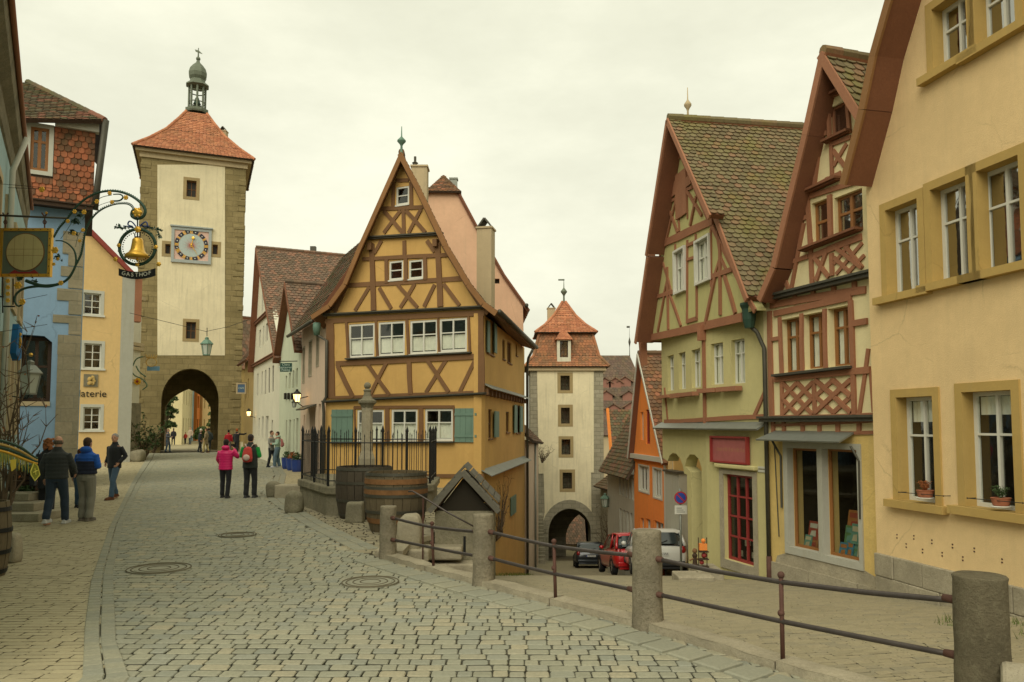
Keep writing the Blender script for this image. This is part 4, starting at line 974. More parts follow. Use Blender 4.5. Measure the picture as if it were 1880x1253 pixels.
for z in (5.7, 8.3):
    p = f2.px(480, 600)[0]; k = (ap[1] - z) / (ap[1] - 5.75); ledge(R2, f2, (ap[0] * (1 - k) + 0 * k, z), (ap[0] * (1 - k) + f2.L * k, z), .16, .14, 'timberdark')
sl = (ap[1] - 5.75)
roof(R2, f2, [(-.3, 5.35), (ap[0], ap[1] + .2), (f2.L + .3, 5.35)], .3, 10, .12, 'tiles_brown', .24, .22, barge='timberdark', bw=.12)
m = MB(); q = at(572, 455, 50); m.box(q.x - .1, q.x + .25, q.z - .4, q.z + .1, 50, 50.3); obj('chimney', m, M['zincdark'], R2)
f3 = Fac(RP(4.6), RP(10)); R3 = thing('mint_gabled_house', 'narrow mint gabled house between the white house and the pink house', 'house', base(f3))
w1 = wins(R3, f3, [(524, 718, 527, 690), (530, 715, 534, 684), (537, 713, 540, 680), (543.5, 711, 547, 676)], rec=.12, fm='ochretrim', cols=1, rows=(.4,), fw=.05, gl='glassfar')
w1 += wins(R3, f3, [(524, 828, 527, 772), (530, 830, 534, 771), (538, 833, 541, 770), (543, 836, 548, 768)], rec=.15, fm='ochretrim', cols=1, rows=(.3,), fw=.06, gl='glassfar')
ap = (f3.L / 2, 8.6); ol = [(0, 0), (f3.L, 0), (f3.L, 5.5), ap, (0, 5.5)]
wall(R3, f3, ol, w1, 8, M['mint']); volume(R3, f3, [(p[0], p[1] - .25 if p[1] > 1 else p[1]) for p in ol], 8, M['mint'])
roof(R3, f3, [(-.25, 5.2), (ap[0], ap[1] + .15), (f3.L + .25, 5.2)], .3, 8, .12, 'tiles_brown', .22, .2, barge='timberdark', bw=.12)
m = MB()
for px_ in (526, 532, 538.5, 545.5):
    a, z = f3.px(px_, 722); m = MB(); m.box(a - .13, a + .13, z - .3, z, .02, .1, f3); obj('flower_box', m, M['dark'], R3)
f4 = Fac(RP(0), RP(4.6)); R4 = thing('pink_house', 'pale pink house with dark porch directly left of the ochre timbered house', 'house', base(f4))
w1 = wins(R4, f4, [(556, 702, 560, 638), (567, 690, 573, 626), (581, 672, 586, 612)], rec=.1, fm='offwhite', cols=1, rows=(.4,), fw=.07, trim='stonelight', tw=.06)
w1 += wins(R4, f4, [(556, 845, 560, 762), (583, 848, 589, 742)], rec=.12, fm='offwhite', cols=1, rows=(.3,), fw=.07)
w1 += wins(R4, f4, [(567, 852, 579, 748, dict(cols=2, rows=(.25,), fm='darkwood'))], rec=.25)
ol = [(0, 0), (f4.L, 0), (f4.L, 6.15), (0, 6.15)]; wall(R4, f4, ol, w1, 7, M['pinkpale']); volume(R4, f4, ol, 7, M['pinkpale'])
fe = Fac(RP(0), (RP(0)[0] + .903 * 7, RP(0)[1] + .429 * 7)); pr = [(-.55, 5.9), (.1, 6.9), (1.7, 9.5), (3.6, 10.2), (7.3, 6)]
m = MB(); m.prism([(0, 5), (7, 5), (7, 6.2), (3.6, 10.0), (1.75, 9.35), (0.15, 6.8), (0, 6.15)], -.2, 0, fe); obj('gable_wall', m, M['pinkpale'], R4)
m = MB(); timbers(m, fe, [(.2, 6.3, 6.5, 6.3), (.9, 6.3, .9, 7.9), (1.3, 6.3, 1.3, 8.5), (1.9, 6.3, 1.9, 9.3), (2.4, 6.3, 2.4, 9.5)], .09); obj('timber_frame', m, M['timberred'], R4)
roof(R4, fe, pr, .3, 4.6, .1, 'tiles_old', .2, .18, barge='timberdark', bw=.12, backvec=[Vector((-.475, 1, 0)) * 4.9] * 5)
g0 = fe(-.6, 5.85, .3); pipe(R4, [g0, g0 + Vector((-.475, 1, 0)) * 4.9], .07, 'zincdark', 'gutter')
m = MB(); a, z = f4.px(573, 745); P_ = [f4(a - .9, z + .05, 0), f4(a + .9, z + .05, 0), f4(a + .9, z - .15, .5), f4(a - .9, z - .15, .5)]; slab(m, P_[0], P_[1], P_[2], P_[3], .05); obj('porch_roof', m, M['zincdark'], R4)
f1 = Fac(RP(19.6), RP(24.2)); R1 = thing('brown_plaster_house', 'narrow brown house squeezed between the clock tower and the white house', 'house', base(f1))
ol = [(0, 0), (f1.L, 0), (f1.L, 6.3), (0, 6.3)]; w1 = wins(R1, f1, [(454, 732, 457, 695)], rec=.1, fm='shutter', cols=1, rows=())
wall(R1, f1, ol, w1, 7, M['brownp']); volume(R1, f1, ol, 6, M['brownp'])
fe = Fac(RP(19.6), (RP(19.6)[0] + .903 * 6, RP(19.6)[1] + .429 * 6)); roof(R1, fe, [(-.5, 6.1), (2.6, 10.4), (6.2, 6.2)], 0, 5, .12, 'tiles_brown', .24, .22, backvec=[Vector((-.475, 1, 0)) * 5] * 3, barge='timberdark', bw=.1)
# ------------------------------------------------------------------ right side: H1 apricot house
K1 = (pt(1603, 13)[0], 13.0); d1 = Vector((640 - 940, 1418)).normalized()   # direction towards its vanishing point
K1b = (K1[0] - d1.x * 8.2, K1[1] - d1.y * 8.2); g1 = Fac(K1, K1b); zA = zm(1540, 0, .4468); zB = zm(1560, 640, .4893)
H1 = thing('apricot_house', 'large apricot house with ochre window surrounds filling the right edge', 'house', base(g1, .3, -.8))
kw = dict(rec=.17, fm='white', fw=.06, mw=.028, rows=(.36,), trim='ochretrim', tw=.13, to=.03, sillm='ochretrim', sill=(.24, .13, .12), gl='glasspale', curtain=None)
def w1r(p, q, conv, **k):
    a0, z0 = g1.px(*conv(*p)); a1, z1 = g1.px(*conv(*q)); kk = dict(kw); kk.update(k); window(H1, g1, a0, a1, z0, z1, **kk); return hole(a0, a1, z0, z1)
hs = [w1r((205, 1218), (326, 815), zA), w1r((392, 1165), (540, 718), zA), w1r((395, 300), (530, -60), zA), w1r((565, 205), (720, -190), zA),
      w1r((190, 568), (314, 178), zB, curtain=(.76, .96), gl='glass'), w1r((440, 592), (610, 155), zB, curtain=(.8, .96), gl='glass')]
w2 = hs[1]; W_ = w2[1][0] - w2[0][0]; a0 = g1.px(*zA(570, 1100))[0]; window(H1, g1, a0, a0 + W_, w2[0][1], w2[2][1], **kw); hs.append(hole(a0, a0 + W_, w2[0][1], w2[2][1]))
for da in (2.0, 3.4): hs.append(hole(a0 + da, a0 + da + W_, w2[0][1], w2[2][1])); window(H1, g1, a0 + da, a0 + da + W_, w2[0][1], w2[2][1], **kw)
h5 = hs[5]; hs.append(hole(h5[0][0] + 1.7, h5[1][0] + 1.7, h5[0][1], h5[2][1])); window(H1, g1, h5[0][0] + 1.7, h5[1][0] + 1.7, h5[0][1], h5[2][1], **kw)
vi = PX(g1, [(1578, 342), (1623, 192), (1645, 89), (1665, 0)]); sl_ = (vi[3][1] - vi[2][1]) / (vi[3][0] - vi[2][0]); apx = (g1.L / 2 + .2, vi[3][1] + sl_ * (g1.L / 2 + .2 - vi[3][0]))
ol = [(0, -1.2), (g1.L, .5), (g1.L, vi[0][1]), apx] + vi[::-1][0:] 
ol = [(0, -1.3), (g1.L, -1.3), (g1.L, vi[0][1]), apx, vi[3], vi[2], vi[1], vi[0], (0, vi[0][1] - .05)]
wall(H1, g1, ol, hs, 7, M['peach']); volume(H1, g1, ol, 7, M['peach'])
vo = PX(g1, [(1542, 338), (1577, 201), (1597, 103), (1626, 0)], o=.55); ss = (vo[3][1] - vo[2][1]) / (vo[3][0] - vo[2][0]); apo = (apx[0], vo[3][1] + ss * (apx[0] - vo[3][0]))
roof(H1, g1, [vo[0], vo[1], vo[2], vo[3], apo, (g1.L + .5, vo[0][1])], .5, 7, .1, 'tiles_moss', soff='timberdark', barge='bargeb', bw=.13)
m = MB(); rgp = random.Random(9); 
for r_, (za, zb2) in enumerate(((-1.4, -.5), (-.5, -.13))):
    a = 0 if r_ % 2 == 0 else -.0; first = True
    while a < g1.L:
        L_ = rgp.uniform(.6, 1.0) * (.6 if first and r_ % 2 else 1); first = False
        top = zb2
        if r_ == 2 and a > 2.2: top = zb2
        m.box(a + .006, min(a + L_, g1.L) - .006, za + .005, top, -.01, .05 + rgp.random() * .02, g1); a += L_
bevel(obj('stone_plinth', m, M['stonelight'], H1), .015, 2)
for u, v in ((1647, 985), (1678, 987), (1711, 995), (1749, 1003), (1789, 1010), (1664, 1002), (1694, 1012), (1730, 1018), (1768, 1026), (1840, 1030)):
    for dv in (-3, 3): a, z = g1.px(u, v + dv); m = MB(); m.box(a - .012, a + .012, z - .01, z + .01, -.005, .006, g1); obj('wall_anchor', m, M['rust'], H1, uv=False)
# ------------------------------------------------------------------ H2 red half-timbered
P2 = pt(1603, 13.35); d2 = Vector((450 - 940, 1418)).normalized(); t_ = 2.9
def hitline(P, d, u):
    k = (u - 940) / 1418; s_ = (P[0] - k * P[1]) / (k * d.y - d.x); return (P[0] + d.x * s_, P[1] + d.y * s_)
Q2 = hitline(P2, d2, 1407); ext = (P2[0] - d2.x * .4, P2[1] - d2.y * .4)
h2 = Fac(Q2, ext); H2 = thing('red_timbered_house', 'cream and red half-timbered house with lattice panels above a bookshop window', 'house', base(h2, .3, -1.1))
yA = zm(1380, 80, .3514); yB = zm(1380, 500, .4626); yC = zm(1410, 320, .1916); yD = zm(1410, 520, .2154)
hs = wins(H2, h2, [(120, 768, 277, 282), (308, 738, 482, 238), (520, 716, 692, 186)], yD, rec=.15, fm='wframe', fw=.05, mw=.035, rows=(.32,), gl='glass', curtain=(.03, .97))
hs += wins(H2, h2, [(430, 668, 575, 225, dict(cols=1, rows=(.5,))), (645, 600, 900, 130, dict(cols=2, rows=(.45,)))], yC, rec=.08, fm='wframe', fw=.05, mw=.04, gl='glasspale')
hs += wins(H2, h2, [(412, 492, 508, 285)], yA, rec=.05, fm='timberred', fw=.05, cols=1, rows=(), gl='glasspale')
sh = wins(H2, h2, [(152, 1088, 262, 702), (292, 1122, 420, 706)], yB, rec=.13, fm='wframe', fw=.05, cols=1, rows=(), gl='glassdark', dark=False)
gl_ = PX(h2, [(1402, 556), (1440, 452), (1467, 360), (1488, 250), (1512, 125)]); apx = h2.px(1511, 112); 
zb0 = -1.7; zmid = gl_[0][1]; mir = [(h2.L + .001, h2.px(1603, 310)[1])] + PX(h2, [(1590, 262), (1556, 185)])
zfl = h2.px(*yB(70, 640))[1]
ol2 = [(0, zfl), (h2.L + .001, zfl)] + mir + [apx] + gl_[::-1] + [(0, zmid)]
wall(H2, h2, ol2, hs, 6, M['creamp'])
wall(H2, h2, [(0, zb0), (h2.L, zb0), (h2.L, zfl - .002), (0, zfl - .002)], sh, 6, M['roughyellow'], name='shop_wall', thick=.35)
volume(H2, h2, [(0, zb0), (h2.L, zb0), (h2.L, zmid), apx, (0, zmid)], 5, M['creamp'], o=-.36)
tb = MB()
S_ = [(238, 478, 392, 405), (148, 872, 392, 790), (385, 235, 432, 1070, .1), (352, 470, 230, 1115), (128, 900, 210, 1115), (448, 790, 592, 990), (572, 735, 470, 1020), (618, 760, 625, 975),
      (600, 200, 612, 640, .1), (640, 690, 910, 900, .07), (640, 860, 780, 680, .07), (660, 960, 910, 660, .07), (770, 950, 930, 780, .07), (740, 680, 915, 900, .07), (640, 800, 800, 950, .07), (400, 215, 900, 60, .1), (440, 790, 905, 600, .12)]
timbers(tb, h2, S_, .085, yC)
timbers(tb, h2, [(30, 1258, 945, 1108, .14), (265, 1165, 270, 1250), (440, 1100, 445, 1200), (638, 1030, 640, 1150), (835, 985, 840, 1110), (80, 1180, 82, 1280)], .1, yC)
timbers(tb, h2, [(325, 498, 398, 468), (388, 330, 333, 745), (500, 250, 518, 470, .07), (404, 285, 412, 500, .06), (428, 560, 492, 645), (500, 525, 432, 640), (395, 700, 398, 730), (250, 788, 470, 680, .1), (415, 530, 520, 490, .08), (420, 280, 500, 240, .07), (425, 205, 470, 250, .06), (418, 500, 425, 690)], .08, yA)
# lattice band, posts and rails of the first floor
timbers(tb, h2, [(20, 240, 40, 1150, .13), (105, 290, 128, 1140, .08), (292, 260, 300, 760, .08), (490, 220, 500, 740, .08), (712, 150, 745, 1120, .1), (60, 262, 720, 118, .12), (40, 480, 110, 470), (735, 345, 855, 325, .11), (60, 820, 880, 740, .12),
    (395, 830, 405, 1115, .1), (862, 560, 785, 1110, .08), (880, 740, 905, 1100, .06), (20, 1145, 900, 1125, .08)], .08, yD)
for (x0, x1, y0, y1) in ((128, 385, 850, 1120), (410, 715, 825, 1105)):
    for t in (0, .5):
        timbers(tb, h2, [(x0 + (x1 - x0) * t, y0, x1, y0 + (y1 - y0) * (1 - t)), (x0, y0 + (y1 - y0) * t, x0 + (x1 - x0) * (1 - t), y1), (x1 - (x1 - x0) * t, y0, x0, y0 + (y1 - y0) * (1 - t)), (x1, y0 + (y1 - y0) * t, x1 - (x1 - x0) * (1 - t), y1)], .085, yD)
timbers(tb, h2, [(85, 608, 485, 590, .06), (85, 648, 490, 636, .06), (130, 590, 132, 645), (205, 590, 206, 645), (272, 590, 273, 645), (345, 590, 346, 645), (430, 590, 430, 640), (88, 590, 90, 645)], .09, yB)
for i in range(4):
    p, q = gl_[i], gl_[i + 1]; tb.beam((p[0] + .05, p[1]), (q[0] + .05, q[1]), .09, -.01, .022 + .002 * (i % 2), h2, .03)
obj('timber_frame', tb, M['timberred'], H2)
p = h2.px(*yC(0, 1205)); q = h2.px(*yC(930, 918)); ledge(H2, h2, (0, p[1]), (h2.L, p[1] + (q[1] - p[1]) * h2.L / q[0] * 0), .1, .16)
ledge(H2, h2, h2.px(*yC(265, 238)), h2.px(*yC(700, 45)), .06, .12, 'timberdark'); ledge(H2, h2, h2.px(*yC(365, 738)), h2.px(*yC(905, 532)), .05, .14, 'timberdark')
ledge(H2, h2, h2.px(*yA(395, 520)), h2.px(*yA(522, 460)), .05, .1, 'timberdark'); ledge(H2, h2, h2.px(*yA(355, 312)), h2.px(*yA(480, 245)), .04, .1, 'timberdark')
ledge(H2, h2, h2.px(*yD(90, 795)), h2.px(*yD(728, 722)), .04, .12, 'zincdark')
p = h2.px(*yB(65, 585)); ledge(H2, h2, (0, p[1]), (h2.L, p[1]), .1, .16, 'zincdark')
cl_ = PX(h2, [(1392, 550), (1418, 490), (1438, 405), (1476, 248), (1509, 97)], o=.4); apo = cl_[4]
rcl = h2.px(1599, 240, .4); roof(H2, h2, cl_ + [rcl], .38, 5, .12, 'tiles_moss', .22, .2, barge='barge', bw=.12)
# shop awning, jambs
m = MB(); a0, z0 = h2.px(*yB(95, 632)); a1, z1 = h2.px(*yB(410, 632)); slab(m, h2(a0, z0 + .02, 0), h2(a1, z0 + .02, 0), h2(a1 + .06, z0 - .16, .42), h2(a0 - .1, z0 - .16, .42), .03); obj('awning', m, M['zinc'], H2)
m = MB(); 
for (u, v0, v1) in ((98, 670, 935), (410, 690, 980)):
    pts = [h2(*h2.px(*yB(u, v0)), .1), h2(*h2.px(*yB(u + 22, v0 + 60)), .03), h2(*h2.px(*yB(u + 26, v1)), .03)]; m = MB(); m.tube(pts, .022, 6); obj('awning_arm', m, M['zincdark'], H2)
m = MB(); m.tube([h2(*h2.px(*yB(97, 690)), .04), h2(*h2.px(*yB(115, 1050)), .04)], .012, 5); obj('awning_crank', m, M['zincdark'], H2)
m = MB(); A = h2.rect(*yB(128, 1105), *yB(430, 680)); P1 = (sh[0][0][0], sh[0][1][0], sh[0][0][1], sh[0][2][1]); P2_ = (sh[1][0][0], sh[1][1][0], sh[1][0][1], sh[1][2][1])
zlo = min(P1[2], P2_[2]) - .13; m.prism([(P1[0] - .12, zlo), (P2_[1] + .09, zlo), (P2_[1] + .09, P1[3] + .12), (P1[0] - .12, P1[3] + .12)], -.12, .03, h2, holes=[sh[0], sh[1]] if 0 else [[(h[0][0] + .001, h[0][1] + .001), (h[1][0] - .001, h[1][1] + .001), (h[2][0] - .001, h[2][1] - .001), (h[3][0] + .001, h[3][1] - .001)] for h in sh]); obj('window_surround', m, M['greyp'], H2)
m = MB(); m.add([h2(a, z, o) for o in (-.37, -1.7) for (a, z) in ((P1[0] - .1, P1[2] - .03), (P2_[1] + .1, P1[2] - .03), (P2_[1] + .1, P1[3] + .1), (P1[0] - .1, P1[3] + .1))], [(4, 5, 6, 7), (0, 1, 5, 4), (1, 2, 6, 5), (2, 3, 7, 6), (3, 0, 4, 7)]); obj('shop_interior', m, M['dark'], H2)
m = MB(); [m.box(a_, min(a_ + .62, h2.L), zb0, -.80 + .06 * sin(a_ * 5), -.01, .05 + .015 * (i_ % 2), h2) for i_, a_ in enumerate((0, .63, 1.26, 1.89, 2.52, 3.15, 3.78))]; obj('plaster_patch', (lambda q_: (q_.prism([(.2, -.9), (2.9, -.9), (2.9, -.62), (2.5, -.5), (2.0, -.56), (1.5, -.47), (1.1, -.58), (.7, -.52), (.3, -.66)], .001, .008, h2), q_)[1])(MB()), M['stonelight'], H2); obj('stone_base', m, M['stonelight'], H2)
# books and pictures standing in the shop window
rgb_ = random.Random(4); BC = [(.10, .22, .10), (.05, .2, .32), (.5, .5, .45), (.12, .28, .24), (.35, .15, .05), (.08, .12, .22), (.45, .42, .3), (.3, .06, .04)]
bm_ = [simple('book_%d' % i, c, .4, spec=.5, var=.35) for i, c in enumerate(BC)]
bk = []
spots = [(.1, 0, .16, .2), (.3, 0, .17, .22), (.5, 0, .15, .2), (.7, 0, .17, .17), (.18, .18, .22, .28), (.55, .14, .2, .3)]
nm_ = ['green', 'blue', 'pale', 'teal', 'brown', 'navy', 'cream', 'red']
for wi, (P, sp) in enumerate(((P1, spots), (P2_, [(.05, 0, .16, .2), (.25, 0, .14, .24), (.45, 0, .16, .22), (.65, 0, .15, .26), (.85, 0, .12, .2), (.12, .22, .18, .28), (.38, .25, .16, .3), (.62, .24, .18, .3), (.15, .48, .26, .3), (.7, .5, .24, .34)]))):
    for i, (t, dz, bw_, bh) in enumerate(sp):
        bw_ *= 1.25; bh *= 1.2; a = P[0] + .06 + (P[1] - P[0] - .12) * t; b_ = MB(); z = P[2] + .0 + dz; ob_ = .215 + dz * .22 + .02 * (i % 3)
        lean = .06; V = [h2(a, z, -ob_), h2(a + bw_, z, -ob_), h2(a + bw_, z + bh, -ob_ - lean), h2(a, z + bh, -ob_ - lean)]; b_.add(V + [p - h2.n * .02 for p in V], [(0, 1, 2, 3), (7, 6, 5, 4), (0, 4, 5, 1), (1, 5, 6, 2), (2, 6, 7, 3), (3, 7, 4, 0)])
        ci = rgb_.randrange(8); row = ('bottom row', 'middle row', 'top row')[0 if dz < .1 else (1 if dz < .4 else 2)]
        o_ = obj('book', b_, bm_[ci], label='%s book, %s from left in the %s, %s bookshop pane' % (nm_[ci], ORD[sum(1 for s_ in sp[:i] if abs(s_[1] - dz) < .08)], row, ('left', 'right')[wi]), cat='book', group='books in the shop window')
        b2 = MB(); f_ = lambda x, y: h2(a + bw_ * x, z + bh * y, -ob_ - lean * y + .003); b2.add([f_(.12, .62), f_(.88, .62), f_(.88, .88), f_(.12, .88)], [(0, 1, 2, 3)]); b2.add([f_(.2, .15), f_(.8, .15), f_(.75, .5), f_(.3, .45)], [(0, 1, 2, 3)]); obj('cover_picture', b2, bm_[(ci + 3) % 8], o_)
# ------------------------------------------------------------------ H3 olive green house
d3 = Vector((480 - 940, 1418)).normalized(); Q3 = hitline(Q2, d3, 1297); d4 = Vector((800 - 940, 1418)).normalized(); Q4 = hitline(Q3, d4, 1217)
h3 = Fac(Q3, Q2); h4 = Fac(Q4, Q3); xK = zm(1150, 540, .431); xG = zm(1150, 160, .3191); xM = zm(1170, 420, .1916)
H3 = thing('green_house', 'olive green house with red timbered gable, arched doorway and red shop window', 'house', base(h3, .5, -1.4))
z1 = h3.px(*xK(345, 560))[1]; ztop3 = h3.px(*xM(640, 990))[1] + .35
hs = wins(H3, h3, [(362, 388, 411, 205), (450, 384, 503, 188)], xK, rec=.09, fm='white', fw=.035, rows=(.3,), mw=.02, curtain=(0, .95))
hs += [hole(*h3.rect(*xK(420, 1128), *xK(540, 778)))]
q = h3.rect(*xK(420, 1128), *xK(540, 778)); window(H3, h3, q[0], q[1], q[2], q[3], cols=3, rows=(.24, .49, .74), rec=.1, fm='redpaint', fw=.06, mw=.03, gl='glassdark')
wall(H3, h3, [(0, -2.2), (h3.L, -1.8), (h3.L, ztop3), (0, ztop3)], hs, 5, M['greenp2'])
m = MB(); m.prism([(q[0] - .14, q[2] - .2), (q[1] + .14, q[2] - .2), (q[1] + .14, q[3] + .1), (q[0] - .14, q[3] + .1)], .002, .03, h3, holes=[[(q[0], q[2]), (q[1], q[2]), (q[1], q[3]), (q[0], q[3])]]); obj('window_surround', m, M['stonelight'], H3)
m = MB(); m.box(q[0] - .22, q[1] + .2, q[3] + .13, q[3] + .23, -.01, .12, h3); bevel(obj('lintel_moulding', m, M['greenp2'], H3), .03, 3)
q4 = wins(H3, h4, [(176, 414, 201, 258), (224, 408, 251, 245), (279, 402, 314, 230)], xK, rec=.09, fm='white', fw=.035, rows=(.3,), mw=.02, curtain=(0, .95))
gz = [(0, h4.px(*xK(168, 600))[1])] 
P_ = lambda x, y: h4.px(*xK(x, y))
ap1 = [P_(176, 712), P_(183, 690), P_(196, 678), P_(212, 680), P_(228, 700), P_(240, 730)]
cor = [P_(243, 745), P_(246, 765), P_(258, 770), P_(270, 765)]
opn = [P_(276, 757), P_(270, 735), P_(275, 1045)]
aR, aL = P_(318, 760)[0], P_(280, 760)[0]
ar2 = [P_(250, 735), P_(256, 705), P_(270, 684), P_(290, 684), P_(308, 703), P_(320, 740)]
zb_ = -3.2
ol = [P_(262, 770), (P_(262, 1040)[0], zb_), (ar2[0][0] + .25, zb_), (ar2[0][0] + .25, P_(262, 770)[1] + .02)]
ol = [(0, ztop3), (0, P_(165, 700)[1])] + ap1 + cor[:3] + [(P_(262, 900)[0], zb_), (P_(276, 900)[0], zb_), (P_(276, 760)[0], P_(276, 760)[1])] + [ar2[0]] + ar2[1:] + [(P_(322, 760)[0], zb_), (h4.L, -2.2), (h4.L, ztop3)]
ol = [(min(max(p[0], 0), h4.L), p[1]) for p in ol]
wall(H3, h4, ol, q4, 5, M['greenp2'], name='corner_wall', thick=.3)
m = MB(); a0 = P_(262, 900)[0]; h4i = h4.shift(-.95); m.prism([(a0 - .3, zb_), (h4.L, zb_), (h4.L, ztop3), (a0 - .3, ztop3)], -.1, 0, h4i, holes=[hole(P_(285, 900)[0], P_(308, 900)[0], -2.3, .3)]); obj('recess_wall', m, M['greenp'], H3)
m = MB(); m.box(P_(285, 900)[0], P_(308, 900)[0], -2.4, .3, -1.05, -1.0, h4); obj('door', m, M['darkwood'], H3)
m = MB(); e0 = h4(a0 - .3, 0, -1.0); m.quad(Vector((e0.x, e0.y, zb_)), Vector((e0.x, e0.y, 2.4)), Vector((e0.x + 5, e0.y + .6, 2.4)), Vector((e0.x + 5, e0.y + .6, zb_))); m.quad(h4(0, P_(168, 640)[1], 0), h4(0, ztop3, 0), h4(0, ztop3, -5), h4(0, P_(168, 640)[1], -5)); m.quad(h4(0, P_(168, 640)[1], 0), h4(h4.L, P_(168, 640)[1], -.31), h4(h4.L, P_(168, 640)[1], -5), h4(0, P_(168, 640)[1], -5)); m.quad(h3(h3.L, -2, 0), h3(h3.L, ztop3, 0), h3(h3.L, ztop3, -5), h3(h3.L, -2, -5)); obj('side_wall', m, M['greenp'], H3)
# gable plane
h5 = Fac((Q4[0] - .02, Q4[1] - .05), (Q2[0] - .12, Q2[1] - .2)); h5 = h5.shift(.22)
zbm = h5.px(*xM(105, 1050))[1]
zj = h5.px(*xM(200, 195))[1]
wa = PX(h5, [(1182, 622), (1200, 545), (1215, 455), (1234, 290), (1241, 262), (1296, 392), (1320, 440), (1372, 545), (1386, 570)])
ol = [(wa[0][0], zbm - .1), (wa[-1][0], zbm - .1)] + [p for p in wa[::-1]]
hs = []
ww = [(372, 640, 474, 158), (577, 552, 712, 42)]
for s_ in ww:
    r4 = h5.rect(*xM(s_[0], s_[1]), *xM(s_[2], s_[3])); hs.append(hole(*r4)); window(H3, h5, *r4, rec=.02, fm='white', fw=.11, mw=.03, rows=(.4,), curtain=(0, .95)); 
    m = MB(); m.prism([(r4[0], r4[2]), (r4[1], r4[2]), (r4[1], r4[3]), (r4[0], r4[3])], .0, .09, h5, holes=[[(r4[0] + .06, r4[2] + .06), (r4[1] - .06, r4[2] + .06), (r4[1] - .06, r4[3] - .06), (r4[0] + .06, r4[3] - .06)]]); obj('window_box', m, M['white'], H3)
wall(H3, h5, ol, hs, 4, M['greenp'], name='gable_wall')
tb = MB()
timbers(tb, h5, [(105, 1050, 1010, 850, .2), (485, 110, 482, 910, .07), (566, 55, 577, 860, .07), (190, 655, 370, 600, .11), (715, 462, 920, 388, .11), (480, 165, 570, 125, .08), (480, 300, 570, 270, .07), (292, 370, 303, 970, .1), (800, 150, 803, 830, .1), (268, 640, 203, 990), (320, 640, 425, 935), (752, 470, 662, 905, .1), (845, 455, 950, 812, .1), (250, 330, 295, 480), (765, 30, 800, 250), (802, 270, 750, 440), (802, 270, 860, 400), (295, 480, 262, 620), (300, 480, 330, 610), (485, 890, 580, 860, .1), (370, 150, 372, 600, .06), (712, 0, 716, 560, .06)], .08, xM)
timbers(tb, h5, [(195, 915, 500, 770, .2), (280, 432, 312, 402, .08), (236, 670, 297, 640, .08), (355, 590, 385, 578, .08), (242, 680, 300, 840), (290, 655, 232, 895), (355, 600, 440, 740), (407, 630, 372, 800), (300, 690, 308, 830), (350, 465, 355, 760, .05), (290, 460, 300, 700, .05)], .08, xG)
for i in range(len(wa) - 1): tb.beam(wa[i], wa[i + 1], .12, -.01, .024 + .002 * (i % 2), h5, .03)
obj('timber_frame', tb, M['timberred'], H3)
for r4 in ((294, 768, 352, 462), (264, 640, 294, 538), (352, 580, 380, 500)):
    m = MB(); a = h5.rect(*xG(r4[0], r4[1]), *xG(r4[2], r4[3])); n = 3
    for i in range(n): m.box(a[0] + (a[1] - a[0]) * i / n + .003, a[0] + (a[1] - a[0]) * (i + 1) / n - .003, a[2], a[3], .02, .06, h5)
    obj('loading_hatch', m, M['barge'], H3)
# roof in two tiers with the verge jog
up_ = PX(h5, [(1188, 465), (1226, 219), (1304, 395)], o=.45); lw = PX(h5, [(1168, 626), (1190, 470)], o=.42); rw_ = PX(h5, [(1311, 392), (1330, 445), (1372, 545)], o=.12)
def tier(P_, ov, nm, dep=7):
    sm = MB(); tm = MB(); bg = MB()
    for i in range(len(P_) - 1):
        A = h5(P_[i][0], P_[i][1], ov); B = h5(P_[i + 1][0], P_[i + 1][1], ov); bk = -h5.n * dep
        slab(sm, A, B, B + bk, A + bk, .12)
        if A.z > B.z: tiles(tm, B, B + bk, A + bk, A, .185, .15)
        else: tiles(tm, A + bk, A, B, B + bk, .185, .15)
        dx, dz = P_[i + 1][0] - P_[i][0], P_[i + 1][1] - P_[i][1]; L_ = math.hypot(dx, dz); s_ = 1 if dz < 0 else -1
        bg.beam((P_[i][0] - .05 * s_ * -dz / L_ * 0, P_[i][1] - .06), (P_[i + 1][0], P_[i + 1][1] - .06), .13, ov + .002, ov + .045 + .002 * i, h5, .02)
    r = obj(nm, sm, M['timberdark'], H3); obj('roof_tiles', tm, M['tiles_moss'], r); obj('bargeboard', bg, M['barge'], r)
tier([up_[1], rw_[-1]], .12, 'main_roof'); tier([(p[0], p[1] + .02) for p in up_[1:]], .45, 'verge_roof', .34); tier(up_[:2], .45, 'left_roof'); tier(lw, .42, 'lower_roof'); m = MB(); A = h5(up_[1][0], up_[1][1] + .05, .45); ridge(m, A, A - h5.n * 7.3); obj('ridge_tiles', m, M['tiles_moss'], H3, uv=False)
q = h5(*h5.px(1263, 219, -2.0), -2.0); finial(H3, at(1263, 217, q.y) - Vector((0, 0, .1)), 1.1, 'tan', .1)
m = MB()
for (x, y0, y1, ln) in ((1190, 465, 500, 0), (1175, 622, 672, 0)):
    a, z = h5.px(x + 12, y0); z2 = h5.px(x + 12, y1)[1]; m.prism([(a - .16, z), (a + .1, z), (a + .1, z2), (a + .02, z2)], .02, .2, h5)
a, z = h3.px(*xK(320, 140)); m.box(-.06, .08, z - .35, z + .02, 0, .16, h3); m.box(-.04, .05, z1, z - .35, 0, .05, h3); obj('bracket', m, M['timberred'], H3)
tb = MB(); timbers(tb, h3, [(345, 535, 590, 522, .1), (592, 420, 548, 520, .09)], .08, xK); timbers(tb, h4, [(165, 543, 336, 535, .1), (165, 400, 178, 535, .05)], .08, xK); obj('timber_rail', tb, M['timberred'], H3)
